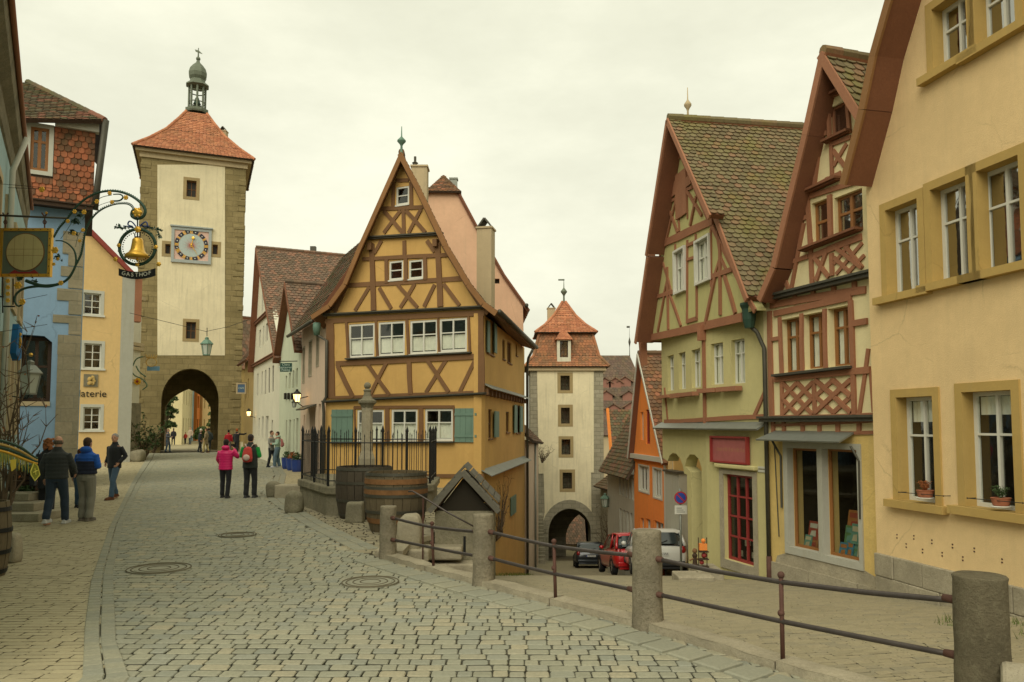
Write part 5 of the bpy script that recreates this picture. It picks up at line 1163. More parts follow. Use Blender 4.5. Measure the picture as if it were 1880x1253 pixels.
for f_, a0, a1 in ((h3, -.02, h3.L + .05), (h4, -.12, h4.L + .01)):
    m = MB(); slab(m, f_(a0, z1 + .08, 0), f_(a1, z1 + .08, 0), f_(a1, z1 - .07, .26), f_(a0, z1 - .07, .26), .04); obj('canopy', m, M['zinc'], H3)
for f_, r4 in ((h4, (156, 442, 205, 425)), (h4, (216, 440, 253, 418)), (h4, (256, 434, 314, 412)), (h3, (330, 418, 406, 396)), (h3, (414, 412, 498, 388))):
    m = MB(); a = f_.rect(*xK(r4[0], r4[1]), *xK(r4[2], r4[3])); m.box(a[0], a[1], a[2] - .03, a[3] - .02, .03, .2, f_); ob_ = obj('window_box_planter', m, M['barge'], H3)
m = MB(); a = h3.rect(*xK(378, 708), *xK(525, 616)); m.box(a[0], a[1], a[2], a[3], .03, .06, h3); sb = obj('shop_sign', m, M['pinksign'], label='faded dark red shop sign board on the olive green wall over the red window', cat='sign')
m = MB(); m.prism([(a[0] - .04, a[2] - .04), (a[1] + .04, a[2] - .04), (a[1] + .04, a[3] + .04), (a[0] - .04, a[3] + .04)], .03, .12, h3, holes=[hole(a[0], a[1], a[2], a[3])]); obj('sign_frame', m, M['redpaint'], sb)
fl_ = simple('faded_gold', (.34, .13, .085)); m = MB(); [m.box(a[0] + .12 + .075 * i, a[0] + .12 + .075 * i + .03 + .02 * (i % 3), (a[2] + a[3]) / 2 - .04, (a[2] + a[3]) / 2 + .03 + .02 * (i % 2), .06, .061, h3) for i in range(int((a[1] - a[0] - .2) / .075))]; obj('worn_lettering', m, fl_, sb)
m = MB(); a = h3.rect(*xK(563, 752), *xK(596, 741)); m.box(a[0], a[1], a[2] - .03, a[3] + .02, .002, .02, h3); sb = obj('street_name_plate', m, M['offwhite'], label='small white street name plate beside the downpipe on the olive green wall', cat='sign')
m = MB(); m.box(a[0] + .02, a[1] - .02, (a[2] + a[3]) / 2 - .015, (a[2] + a[3]) / 2 + .015, .02, .021, h3); obj('faint_lettering', m, M['stone'], sb)
m = MB(); q = h3.rect(*xK(513, 955), *xK(540, 880)); m.box(q[0], q[1], q[2], q[3], -.16, -.155, h3); ps = obj('poster', m, simple('pale_blue_poster', (.35, .50, .52), .5), label='pale blue poster behind the red shop window', cat='poster')
m = MB(); m.box(q[0] + .03, q[1] - .02, q[2] + .12, q[3] - .06, -.1548, -.1535, h3); obj('poster_picture', m, simple('poster_figure', (.5, .3, .2), .5), ps)
pz = h3(h3.L + .02, 0, .18); m = MB(); a, z = h3.px(*xK(520, 45)); 
q = at(1374, 560, pz.y + .1); hop = at(1373, 590, Q2[1] + .1)
mh = MB(); mh.lathe([(.1, -.28), (.14, -.1), (.15, .12), (.19, .2), (.19, .25)], (hop.x, hop.y - .1, hop.z + .12), 12); obj('rain_hopper', mh, M['ggreen'], H3)
dpx = at(1403, 640, Q2[1] - .12); pipe(H3, [(hop.x, hop.y - .1, hop.z - .1), (hop.x + .15, hop.y - .12, hop.z - .25), (dpx.x, dpx.y, dpx.z), (dpx.x + .01, dpx.y, -.7)], .045, 'zincdark'); pipe(H3, [(dpx.x + .01, dpx.y, -.7), (dpx.x + .01, dpx.y, -1.4)], .055, 'rust', 'pipe_foot')
# figures in the red window: small cards on the shelf
for i, (u, v) in enumerate(((447, 1110), (470, 1112), (492, 1118), (518, 1128), (463, 1066), (478, 1064))):
    b_ = MB(); a, z = h3.px(*xK(u, v)); b_.box(a, a + .07, z - .05, z + .08, -.26, -.255, h3); obj('price_card', b_, M['offwhite'], label='small white card, %s from left in the %s, red shop window' % ((ORD[i], 'bottom row') if i < 4 else (ORD[i - 4], 'upper row')), cat='card', group='cards in the red shop window')
# ------------------------------------------------------------------ H4..H8
f6 = Fac((6.1, 24), (5.6, 28)); YH = thing('yellow_house', 'narrow mustard yellow house seen behind the parking sign', 'house', base(f6, z=-3))
ol = [(0, -3.6), (f6.L, -4), (f6.L, 4.2), (0, 4.2)]; wy = wins(YH, f6, [(1229, 885, 1236, 830), (1230, 975, 1237, 935)], rec=.12, fm='offwhite', cols=1, rows=(.4,), trim='yellow2', tw=.07)
wall(YH, f6, ol, wy, 4, M['yellow']); volume(YH, f6, ol, 4, M['yellow'])
m = MB(); slab(m, f6(0, 4.3, .2), f6(f6.L, 4.3, .2), f6(f6.L, 6, -3), f6(0, 6, -3), .1); obj('roof', m, M['under'], YH)
m = MB(); q = f6.rect(1238, 1010, 1262, 870); m.box(q[0], q[1] , -4, q[3], .01, .3, f6); gw = obj('grey_annex_wall', m, M['greyp'], YH); m = MB(); m.box(q[0] - .05, q[1] + .05, q[3], q[3] + .06, 0, .38, f6); obj('wall_coping', m, M['zincdark'], gw)
f7 = Fac((5.6, 28), (5.1, 32.3)); OH = thing('orange_house', 'bright orange gabled house with white windows behind the parked cars', 'house', base(f7, z=-3.8))
zc5 = f7.px(1190, 841)[1]; apx = f7.px(1180, 655)
wo = wins(OH, f7, [(1173.5, 900, 1191.5, 858), (1200, 912, 1215, 863)], rec=.08, fm='white', cols=3, rows=(), fw=.07, mw=.05, trim='offwhite', tw=.06)
wo += wins(OH, f7, [(1176.5, 808, 1181, 757), (1201, 810, 1206, 762)], rec=.08, fm='offwhite', cols=1, rows=(.5,), fw=.07); wo += wins(OH, f7, [(1186, 815, 1193, 752)], rec=.06, fm='redpaint', cols=1, rows=(), fw=.09, gl='glassdark')
wo += wins(OH, f7, [(1176, 985, 1182, 953), (1186, 995, 1194, 955), (1201, 1000, 1218, 962)], rec=.1, fm='white', cols=2, rows=(.4,), fw=.07)
ol = [(0, -4.4), (f7.L, -4.8), (f7.L, zc5), apx, (0, zc5)]; wall(OH, f7, ol, wo, 4, M['orange']); volume(OH, f7, ol, 5, M['orange'])
m = MB(); m.box(-.1, f7.L + .1, zc5 - .08, zc5 + .1, -.01, .16, f7); m.box(.02, .25, -4, zc5, .0, .03, f7); obj('cornice', m, M['offwhite'], OH)
roof(OH, f7, [(-.2, zc5 - .1), (apx[0], apx[1] + .1), (f7.L + .2, zc5 - .1)], .2, 5, .1, 'tiles_mix', .2, .18, barge='offwhite', bw=.05)
f8 = Fac((5.1, 32.3), (4.6, 37.3)); GH = thing('grey_house', 'pale grey house with rows of tall windows left of the orange house', 'house', base(f8, z=-4.6))
wg = wins(GH, f8, [(x, 907 + 14 * (x - 1135) / 33, x + 3.5, 877 + 3 * (x - 1135) / 33) for x in (1137, 1143, 1149, 1155, 1160.5)], rec=.08, fm='offwhite', cols=1, rows=(), fw=.06)
wg += wins(GH, f8, [(x, 975 + 14 * (x - 1135) / 33, x + 4, 934 + 14 * (x - 1135) / 33) for x in (1137.5, 1144, 1150.5, 1157)], rec=.08, fm='offwhite', cols=1, rows=(), fw=.06)
ol = [(0, -4.9), (f8.L, -5.4), (f8.L, -.1), (0, -.1)]; wall(GH, f8, ol, wg, 4, M['greyp']); volume(GH, f8, ol, 5, M['greyp'])
m = MB(); A, B = f8(-.2, -.25, .4), f8(f8.L + .1, -.25, .4); C, D = f8(f8.L + .1, 2.9, -1.4), f8(-.2, 2.9, -1.4); s_ = MB(); slab(s_, A, B, C, D, .1); rf = obj('roof', s_, M['under'], GH); tiles(m, A, B, C, D, .2, .18); obj('roof_tiles', m, M['tiles_old'], rf)
f9 = Fac((5.35, 37.4), (6.2, 54.2)); SH = thing('stone_house', 'old stone and pink plastered house with creepers beside the lower gate tower', 'house', base(f9, z=-6.5))
ws = wins(SH, f9, [(1119, 966, 1121.5, 912), (1124, 963, 1126.5, 908)], rec=.1, fm='brownp' if 0 else 'ochretrim', cols=1, rows=(), fw=.05)
ol = [(0, -6), (f9.L, -8), (f9.L, -2.2), (0, -1.2)]; wall(SH, f9, ol, ws, 3, M['lowstone']); volume(SH, f9, ol, 4, M['lowstone'])
m = MB(); s_ = MB(); A, B = f9(-.2, -1.2, .5), f9(f9.L, -2.3, .5); C, D = f9(f9.L, -.1, -2.5), f9(-.2, 1.0, -2.5); slab(s_, A, B, C, D, .1); rf = obj('roof', s_, M['under'], SH); tiles(m, A, B, C, D, .24, .22); obj('roof_tiles', m, M['tiles_old'], rf)
fa = Fac(pt(1119, 44), pt(1172, 44)); GP = thing('gabled_outhouse', 'small dark tiled roof with orange bargeboard left of the orange house', 'house', base(fa, z=-5))
ol = PX(fa, [(1119, 960), (1175, 960), (1175, 760), (1119, 752)]); m = MB(); m.prism([ol[0], ol[1], (ol[1][0], fa.px(1140, 866)[1]), (ol[0][0], fa.px(1140, 866)[1])], -.2, 0, fa); obj('wall', m, M['pink'], GP)
m = MB(); s_ = MB(); A, B = fa(*fa.px(1124, 865), .5), fa(*fa.px(1178, 865), .5); D, C = fa(*fa.px(1117, 752, -2), -2), fa(*fa.px(1178, 752, -2), -2); slab(s_, A, B, C, D, .1); rf = obj('roof', s_, M['under'], GP); tiles(m, A, B, C, D, .22, .2); obj('roof_tiles', m, M['tiles_old'], rf)
m = MB(); m.tube([A + Vector((-.05, 0, .05)), D + Vector((-.05, 0, .05))], .09, 4); obj('bargeboard', m, M['orange'], GP)
# slivers between the ochre house and the lower tower
fb = Fac((.62, 35.4), (1.7, 50)); SB = thing('pale_timbered_house', 'narrow pale plastered house with red timber next to the ochre house above the stairs', 'house', base(fb, z=-6))
ol = [(0, -5.5), (fb.L, -7.6), (fb.L, .8), (0, 1.3)]; wb = wins(SB, fb, [(968.5, 925, 970.5, 895)], rec=.08, fm='barge', cols=1, rows=(), fw=.05)
wall(SB, fb, ol, wb, 2, M['pinkpale']); m = MB(); m.quad(fb(0, -5.5, 0), fb(0, 1.3, 0), fb(0, 1.3, -3), fb(0, -5.5, -3)); obj('end_wall', m, M['pinkpale'], SB)
m = MB(); s_ = MB(); A, B = fb(-.1, 1.25, .35), fb(fb.L, .8, .35); C, D = fb(fb.L, 4.5, -3.5), fb(-.1, 4.9, -3.5); slab(s_, A, B, C, D, .1); rf = obj('roof', s_, M['under'], SB); tiles(m, A, B, C, D, .24, .22); obj('roof_tiles', m, M['tiles_brown'], rf)
pipe(SB, [fb(fb.L * .55, 1, .1), fb(fb.L * .55, -7, .1)], .06, 'zinc')
# far big roof
fc = Fac(pt(1085, 92), pt(1185, 92)); BR = thing('big_hip_roof_building', 'far large building with steep grey hipped roof and many small dormers', 'house', base(fc, z=-8))
m = MB(); s_ = MB(); z0 = fc.px(1130, 800)[1]; z9 = fc.px(1130, 653, -5)[1]; A, B = fc(-2, z0, 0), fc(fc.L + 2.4, z0, 0); D, C = fc(.5, z9, -5), fc.shift(-5)(fc.shift(-5).px(1156, 653)[0], z9, 0)
slab(s_, A, B, C, D, .2); B2 = fc(fc.L + 2.4, z0, -10); slab(s_, B, B2, C, C, .2); rf = obj('roof', s_, M['under'], BR); tiles(m, A, B, C, D, .4, .36); obj('roof_tiles', m, tilem('grey_brown_far_tiles', [(.15, .10, .075), (.17, .12, .085), (.13, .10, .075), (.19, .13, .09)], mossamt=.3), rf)
m = MB(); m.box(-2, fc.L + 2.2, -9, z0 - .02, -10, -.3, fc); obj('wall', m, M['tan'], BR)
for (u, v) in ((1110, 700), (1147, 698), (1113, 724), (1154, 724), (1158, 745), (1126, 748), (1129, 700)):
    t = (v - 653) / (800 - 653); o_ = -5 * (1 - t); a, z = fc.px(u, v, o_ + .4); f_ = fc.shift(o_ + .5); d_ = MB(); d_.prism([(a - .75, z - 1.3), (a + .75, z - 1.3), (a + .75, z - .1), (a, z + .35), (a - .75, z - .1)], -1.6, 0, f_); dd = obj('dormer', d_, simple('dormer_brick', (.28, .13, .09)) if 'db' not in MATS else MATS['db'], BR)
    d_ = MB(); slab(d_, f_(a - 1.1, z - .2, .2), f_(a, z + .5, .2), f_(a, z + .5, -2), f_(a - 1.1, z - .2, -2), .1); slab(d_, f_(a + 1.1, z - .2, .2), f_(a, z + .5, .2), f_(a, z + .5, -2), f_(a + 1.1, z - .2, -2), .1); obj('dormer_roof', d_, M['tiles_brown'], dd)
finial(BR, C + Vector((0, 0, -.2)), 4, 'zincdark', .12, vane=1)
# building seen through the lower arch
fd = Fac(pt(1040, 68), pt(1100, 68)); AB = thing('timber_roofed_building', 'low building with big brown tiled roof seen through the lower arch', 'house', base(fd, z=-9))
m = MB(); m.box(-1, fd.L + 1, -12, fd.px(1070, 1000)[1], -6, 0, fd); obj('wall', m, M['tan'], AB); m = MB(); s_ = MB(); z0 = fd.px(1070, 998)[1]; A, B, C, D = fd(-1.3, z0, .6), fd(fd.L + 1, z0, .6), fd(fd.L + 1, z0 + 5, -3), fd(-1.3, z0 + 5, -3); slab(s_, A, B, C, D, .12); rf = obj('roof', s_, M['darkwood'], AB); tiles(m, A, B, C, D, .24, .22); obj('roof_tiles', m, M['tiles_brown'], rf)
# ------------------------------------------------------------------ left side houses
l3 = Fac(pt(112, 39.6), pt(240, 41.5)); L3 = thing('yellow_chocolate_shop_house', 'pale yellow gabled house with red verge and Chocolaterie lettering left of the clock tower', 'house', base(l3, .8))
hs = wins(L3, l3, [(152.5, 577, 186, 540), (153, 676, 187, 632), (152, 790, 185, 748)], rec=.1, fm='white', fw=.07, rows=(.33, .66), mw=.03, trim='offwhite', tw=.15, sill=(.2, .08, .1))
ga = PX(l3, [(241, 500), (150, 418), (112, 384)]); ol = [(0, -.2), (l3.L, -.2), (l3.L, ga[0][1]), ga[1], ga[2], (0, ga[2][1])]
wall(L3, l3, ol, hs, 6, M['yellow2']); volume(L3, l3, ol, 5, M['yellow2'])
m = MB(); q = l3.px(222, 600)[0]; m.prism([(q, -.1), (l3.L + .01, -.1), (l3.L + .01, ga[0][1] - .1), (q, l3.px(222, 495)[1])], .002, .025, l3); obj('corner_strip', m, M['greyp'], L3)
m = MB(); s_ = MB(); A, B = l3(ga[0][0] + .25, ga[0][1] - .15, .25), l3(0, ga[2][1] + .15, .25); slab(s_, A, B, B - l3.n * 6, A - l3.n * 6, .22); obj('roof', s_, simple('red_verge', (.26, .05, .035)), L3)
m = MB(); m.box(l3.L, l3.L + .35, l3.px(240, 590)[1], ga[0][1] - .25, -.5, .05, l3); obj('wooden_bracket', m, M['timberred'], L3)
text('Chocolaterie', l3, l3.px(196, 724)[0], l3.px(196, 724)[1], .03, .52, M['iron'], L3, align='RIGHT')
m = MB(); q = l3.rect(153, 710, 180, 688); m.box(*q, .002, .05, l3); rl = obj('relief_plaque', m, M['stone'], L3); m = MB(); 
for i in range(9): m.ball(l3(RU(q[0] + .15, q[1] - .15), RU(q[2] + .12, q[3] - .12), .06), .12, .04, .1, 8, 5)
obj('relief_figures', m, M['ochretrim'], rl)
l4 = Fac(pt(236, 46), pt(254, 47)); L4 = thing('cream_corner_house', 'thin strip of cream house with moulded bands between the chocolate shop and the tower', 'house', base(l4))
m = MB(); m.box(-1, l4.L, 0, 8.6, -3, 0, l4); obj('wall', m, M['whitep'], L4); m = MB()
for v in (632, 640, 700, 545): z = l4.px(245, v)[1]; m = MB(); m.box(-1, l4.L + .12, z - .1, z + .1, .0, .16, l4); obj('moulding', m, M['tan'], L4)
m = MB(); m.box(-1, l4.L + .1, 0, 3.3, .01, .08, l4); obj('plinth', m, M['stone'], L4)
# L2 blue
l2 = Fac(pt(16, 23.9), pt(142, 24.8)); L2 = thing('blue_house', 'sky blue house with stone quoins, tile-hung upper storey and big brown window', 'house', base(l2, .7))
zE = l2.px(100, 383)[1]; q = l2.rect(34, 737, 96, 626); kb = zm(0, 330, .2475)
ah = [(q[0], q[2]), (q[1], q[2]), (q[1], q[3] - .05), ((q[0] + q[1]) / 2 + .2, q[3] + .14), (q[0], q[3] + .16)]
wall(L2, l2, [(0, -.2), (l2.L, -.2), (l2.L, zE), (0, zE)], [ah], 5, M['blue'], thick=.45); volume(L2, l2, [(0, -.2), (l2.L, -.2), (l2.L, zE), (0, zE)], 6, M['blue'], o=-.46)
window(L2, l2, q[0], q[1], q[2], q[3] + .12, rec=.28, fm='darkwood', fw=.12, cols=2, rows=(.45,), mw=.06, gl='glass')
m = MB(); m.box(q[0], q[1], q[2] - .14, q[2], -.3, .03, l2); obj('sill', m, M['tan'], L2)
m = MB(); teeth = [(380, 550, 470), (550, 640, 508), (640, 715, 453), (715, 805, 508), (805, 895, 425), (895, 1000, 510), (1000, 1060, 393), (1060, 1150, 510), (1150, 1300, 430)]
st = []
for (y0, y1, x0) in teeth: st.append((l2.px(*kb(x0, y0))[0], l2.px(*kb(x0, y0))[1], l2.px(*kb(x0, y1))[1]))
for (a0, zt_, zb_) in st: m.box(a0, l2.L + .01, zb_ + .004, zt_ - .004, .002, .03, l2)
m.box(l2.px(104, 700)[0], l2.L + .02, -.2, st[-1][2] - .004, .002, .05, l2); obj('quoins', m, M['greystone'], L2)
tp = Fac(pt(16, 23.6), pt(157, 24.6)); q2 = tp.rect(54, 312, 91, 238); zT = tp.px(100, 232)[1]
wall(L2, tp, [(0, zE), (tp.L, zE), (tp.L, zT), (0, zT)], [hole(*q2)], 4, M['under'], name='upper_wall', thick=.3); volume(L2, tp, [(0, zE), (tp.L, zE), (tp.L, zT), (0, zT)], 4, M['under'], name='upper_side_wall')
window(L2, tp, *q2, rec=.0, fm='wframe', fw=.09, cols=2, rows=(.3,), mw=.06, trim='offwhite', tw=.13, to=.06)
m = MB(); f_ = lambda a, z: tp(a, z, .02)
for (a0, a1, za, zb_) in ((q2[1] + .14, tp.L, zE + .05, zT), (0, q2[1] + .14, zE + .05, q2[2] - .2)): tiles(m, tp(a0, za, .03), tp(a1, za, .03), tp(a1, zb_, .02), tp(a0, zb_, .02), .2, .19)
obj('hung_tiles', m, M['tiles_orange'] if 0 else tilem('hung_tiles', [(.38, .13, .06), (.30, .11, .05), (.42, .15, .07), (.20, .10, .05), (.14, .08, .045)], (.08, .06, .03), .8), L2)
ledge(L2, tp, (0, zE + .02), (tp.L, zE + .02), .16, .2, 'darkwood')
m = MB(); s_ = MB(); A, B = tp(-.5, tp.px(60, 236)[1], .45), tp(tp.L + .25, tp.px(170, 226)[1], .45); fk = tp.shift(-2.8); C = fk(fk.px(52, 152)[0], fk.px(52, 152)[1], 0); D = C + (A - B).normalized() * 3.2; slab(s_, A, B, C, D, .12); B2 = B - tp.n * 5; slab(s_, B, B2, C, C, .12)
rf = obj('roof', s_, M['darkwood'], L2); tiles(m, A, B, C, D, .2, .18); obj('roof_tiles', m, M['tiles_old'], rf); r_ = MB(); ridge(r_, B, C, .1); obj('ridge_tiles', r_, M['tiles_old'], rf, uv=False)
pipe(L2, [tp(tp.L + .28, tp.px(175, 226)[1], .42), tp(tp.L + .1, tp.px(165, 345)[1], .2), tp(tp.L + .05, zE, .05)], .1, 'zincdark')
m = MB(); m.box(q2[1] + .15, tp.L + .1, zT - .02, zT + .25, -.1, .16, tp); obj('eave_board', m, M['offwhite'], L2)
# L1 pale blue inn
l1 = Fac((-12.85, 20.05), (-4.65, 5.6)); L1 = thing('pale_blue_inn', 'pale blue inn seen edge-on along the left edge with deep eaves', 'house', base(l1, .5))
zH = 7.7; hs = []
for a0 in (1.2, 3.3, 5.6, 8, 10.4):
    for (za, zb_) in ((4.6, 6.2), (1.9, 3.6)): hs.append(hole(a0, a0 + .95, za, zb_)); window(L1, l1, a0, a0 + .95, za, zb_, rec=.18, fm='white', trim='tan', tw=.14, to=.05, rows=(.35,))
wall(L1, l1, [(0, -.2), (l1.L, -.2), (l1.L, zH), (0, zH)], hs, 5, M['paleblue']); volume(L1, l1, [(0, -.2), (l1.L, -.2), (l1.L, zH), (0, zH)], 6, M['paleblue'])
m = MB(); m.prism([(0, 0), (.0, 0)], 0, 0, l1) if 0 else None
cs = [(0, zH - .6), (.06, zH - .55), (.1, zH - .3), (.30, zH - .12), (.32, zH + .05), (0, zH + .05)]
V = [l1(a, z, o * k_) for a, k_ in ((-.02, .2), (l1.L, 1.3)) for (o, z) in cs]; n = len(cs); m.add(V, [(i, (i + 1) % n, (i + 1) % n + n, i + n) for i in range(n)] + [tuple(range(n)), tuple(range(n, 2 * n))]); obj('cornice', m, M['stone'], L1)
m = MB(); s_ = MB(); A, B = l1(-.05, zH + .05, .07), l1(l1.L, zH + .05, .43); C, D = l1(l1.L, zH + 4.5, -3), l1(-.4, zH + 4.5, -3); slab(s_, A, B, C, D, .12); rf = obj('roof', s_, M['darkwood'], L1); tiles(m, A, B, C, D, .2, .18); obj('roof_tiles', m, M['tiles_orange'], rf)
pipe(L1, [l1(-.05, zH + .03, .1), l1(l1.L, zH + .03, .46)], .04, 'timberred', 'gutter'); pipe(L1, [l1(6.6, zH - .2, .3), l1(6.7, zH - .9, .1), l1(6.7, .3, .1)], .05, 'offwhite')
# ================================================================== STREET FURNITURE AND PROPS
def frY(o): return lambda a, z, q: Vector((o[0] + a, o[1] + q, o[2] + z))
# ---- granite posts and tube railing
def post(x, y, r, h, label, cut=0.0):
    m = MB(); rr = random.Random(int(x * 100)); prof = [(r * 1.04, -.5), (r * 1.03, 0.0), (r * 1.0, .1)]
    for i in range(1, 7): prof.append((r * (1.0 - .012 * i) * rr.uniform(.985, 1.015), .1 + (h - .14) * i / 6))
    prof += [(r * .95, h - .012), (r * .90, h)]
    m.lathe(prof, (x, y, 0), 26); o = obj('stone_post', m, M['concrete'], loc=(x, y, 0), smooth=False, label=label, cat='post', group='stone railing posts')
    for p in o.data.polygons: p.use_smooth = len(p.vertices) == 4
    for v in o.data.vertices:
        n = .0025 * sin(v.co.x * 40 + v.co.z * 21) + .002 * sin(v.co.y * 55 - v.co.z * 33); l_ = math.hypot(v.co.x, v.co.y) or 1; v.co.x += v.co.x / l_ * n; v.co.y += v.co.y / l_ * n
    return o
PO = [KA, KB, KC, KD]
post(KA[0], KA[1], .13, .78, 'pale round stone post furthest along the railing, next to the old barrels')
post(KB[0], KB[1], .135, .88, 'round stone post in front of the wooden cellar roof')
post(KC[0], KC[1], .152, .95, 'round stone post standing before the parked red and white cars')
pd = post(KD[0], KD[1], .172, 1.0, 'big dark lichen-covered stone post nearest the camera at the right'); pd.data.materials[0] = M['oldpost']
rails = [((KA, KB), [(719, 951), (760, 961), (792, 968), (835, 973), (880, 977)], [(719, 991), (760, 999), (794, 1006), (835, 1014), (880, 1022)], (793, 966, 1036)),
         ((KB, KC), [(896, 976), (950, 989), (1015, 1003), (1090, 1013), (1170, 1021)], [(896, 1024), (950, 1038), (1018, 1054), (1090, 1068), (1170, 1085)], (1017, 1000, 1096)),
         ((KC, KD), [(1200, 1025), (1300, 1047), (1434, 1069), (1590, 1088), (1765, 1104)], [(1200, 1090), (1300, 1112), (1434, 1141), (1590, 1172), (1768, 1206)], (1434, 1064, 1202))]
nm = ['between the two far stone posts', 'in the middle span before the lower street', 'in the long near span at the right']
for ((a, b), up_, lo_, mid), n_ in zip(rails, nm):
    f = Fac(a, b); root = thing('railing', 'dark steel tube railing ' + n_, 'railing', (a[0], a[1], 0), 'railing spans')
    for P_ in (up_, lo_):
        m = MB(); pts = [f(*f.px(u, v)) for u, v in P_]; 
        fine = []
        for i in range(len(pts) - 1):
            for k in range(4): fine.append(pts[i].lerp(pts[i + 1], k / 4))
        fine.append(pts[-1]); m.tube(fine, .021, 12); obj('rail', m, M['pipe'], root, smooth=True)
        for e, d in ((fine[0], 1), (fine[-1], -1)): m = MB(); m.tube([e - (fine[1] - fine[0]).normalized() * .02 * d, e + (fine[1] - fine[0]).normalized() * .12 * d], [.034, .026], 10); obj('rail_end', m, M['rust'], root, smooth=True)
    m = MB(); p0 = f(*f.px(mid[0], mid[1])); p1 = f(*f.px(mid[0] + 3, mid[2])); p1.z = .03; m.tube([p0 + Vector((0, 0, .03)), p1], .019, 10); m.ball(p0 + Vector((0, 0, .035)), .03); m.ball(f(*f.px(mid[0], (mid[1] * .55 + mid[2] * .45))), .03, n=10, m=6); obj('upright', m, M['rust'], root, smooth=True)
# big stone log at the lower right
m = MB(); m.tube([(3.12, 5.02, .36), (3.5, 4.8, .34), (4.4, 4.3, .3)], [.13, .15, .16], 18); bevel(obj('stone_rail', m, M['stonelight'], label='thick rounded pale stone bar running right from the big dark post', cat='stone bar', loc=(3.42, 5, 0)), .03)
# ---- retaining wall and slabs below the terrace
rt = [(-1.72, 11.9), (-1.7, 13.2), (-1.45, 13.6), (-1.45, 15.1), (-.9, 15.3), (-.8, 18), (HR[0] + .02, HR[1] - .02)]
RW = thing('retaining_wall', 'old stone retaining wall at the terrace edge behind the far railing', 'wall', (rt[0][0], rt[0][1], 0))
for i in range(len(rt) - 1):
    a, b = rt[i], rt[i + 1]; f = Fac(a, b); m = MB(); m.box(0, f.L, -3.6 if i > 3 else -1.4, -.02, -.35, 0.0, f); obj('wall_section', m, M['lowstone'], RW); m = MB(); m.box(-.02, f.L + .02, -.018, .07, -.38, .05, f); obj('coping', m, M['stonelight'], RW)
def boulder(name, label, c, s_, mat='stone', seed=1, cat='stone', flat=.5):
    rg = random.Random(seed); m = MB(); m.ball((c[0], c[1], c[2]), s_[0], s_[1], s_[2], 18, 12)
    V = []
    for v in m.v:
        d = Vector(v) - Vector(c); k = 1 + .07 * sin(d.x * 9 / s_[0] * .4 + seed) + .06 * sin(d.z * 7 / s_[2] * .5 + seed * 2) + .03 * sin(d.y * 17 / s_[1] * .4)
        d = Vector([math.copysign(abs(q / s) ** flat * s, q) for q, s in zip(d, s_)]) * k * .92; V.append(tuple(Vector(c) + d))
    m.v = V; return obj(name, m, M[mat], smooth=True, label=label, cat=cat, loc=(c[0], c[1], 0))
def B(u, v, z=0): p = gp(u, v, z); return (p.x, p.y)
x, y = B(534, 944); boulder('boulder', 'rounded pale boulder leaning against the fountain basin', (x, y + .25, .22), (.25, .22, .27), seed=2, flat=.7)
x, y = B(648, 962); boulder('stone_block', 'squarish mossy stone block between the two big barrels', (x, y + .2, .2), (.19, .16, .24), seed=5, flat=.35)
x, y = B(748, 1005); boulder('boundary_stone', 'smooth pinkish round-topped stone right behind the pale post', (x + .02, y + .1, .2), (.22, .15, .36), 'stonelight', seed=7, flat=.45)
x, y = B(497, 915); boulder('rock', 'rough dark rock at the left end of the low wall', (x, y + .25, .2), (.22, .25, .24), seed=9, flat=.7)
x, y = B(22, 1035); boulder('corner_stone', 'tan guard stone behind the barrel at the left edge', (x - .08, y + .1, .2), (.13, .12, .25), 'stonelight', seed=11, flat=.6)
x, y = B(252, 848); boulder('rock', 'large tan rock at the foot of the cream corner house', (x, y, .3), (.42, .35, .38), 'stone', seed=13, flat=.6)
f = Fac(B(503, 916), B(560, 916)); m = MB(); m.box(0, f.L + .3, -.1, .36, -.5, 0, f); bevel(obj('low_wall', m, M['stonelight'], label='low pale stone wall left of the fountain basin', cat='wall', loc=(f.p.x, f.p.y, 0)), .03)
for i, (u, v, w_, d_, z, h_) in enumerate(((800, 1005, .9, .5, -.1, .22), (835, 1035, .8, .5, -.38, .25), (760, 1008, .5, .6, -.02, .2))):
    p = gp(u, v, z); m = MB(); m.box(-w_ / 2, w_ / 2, -h_, 0, -d_ / 2, d_ / 2, frY((p.x, p.y + .2, z))); bevel(obj('stone_slab', m, M['stonelight'], label=('long worn stone slab behind the far railing span', 'lower sunken slab beneath the wooden cellar roof', 'short slab beside the pale post')[i], cat='slab', loc=(p.x, p.y, 0)), .04, 3)
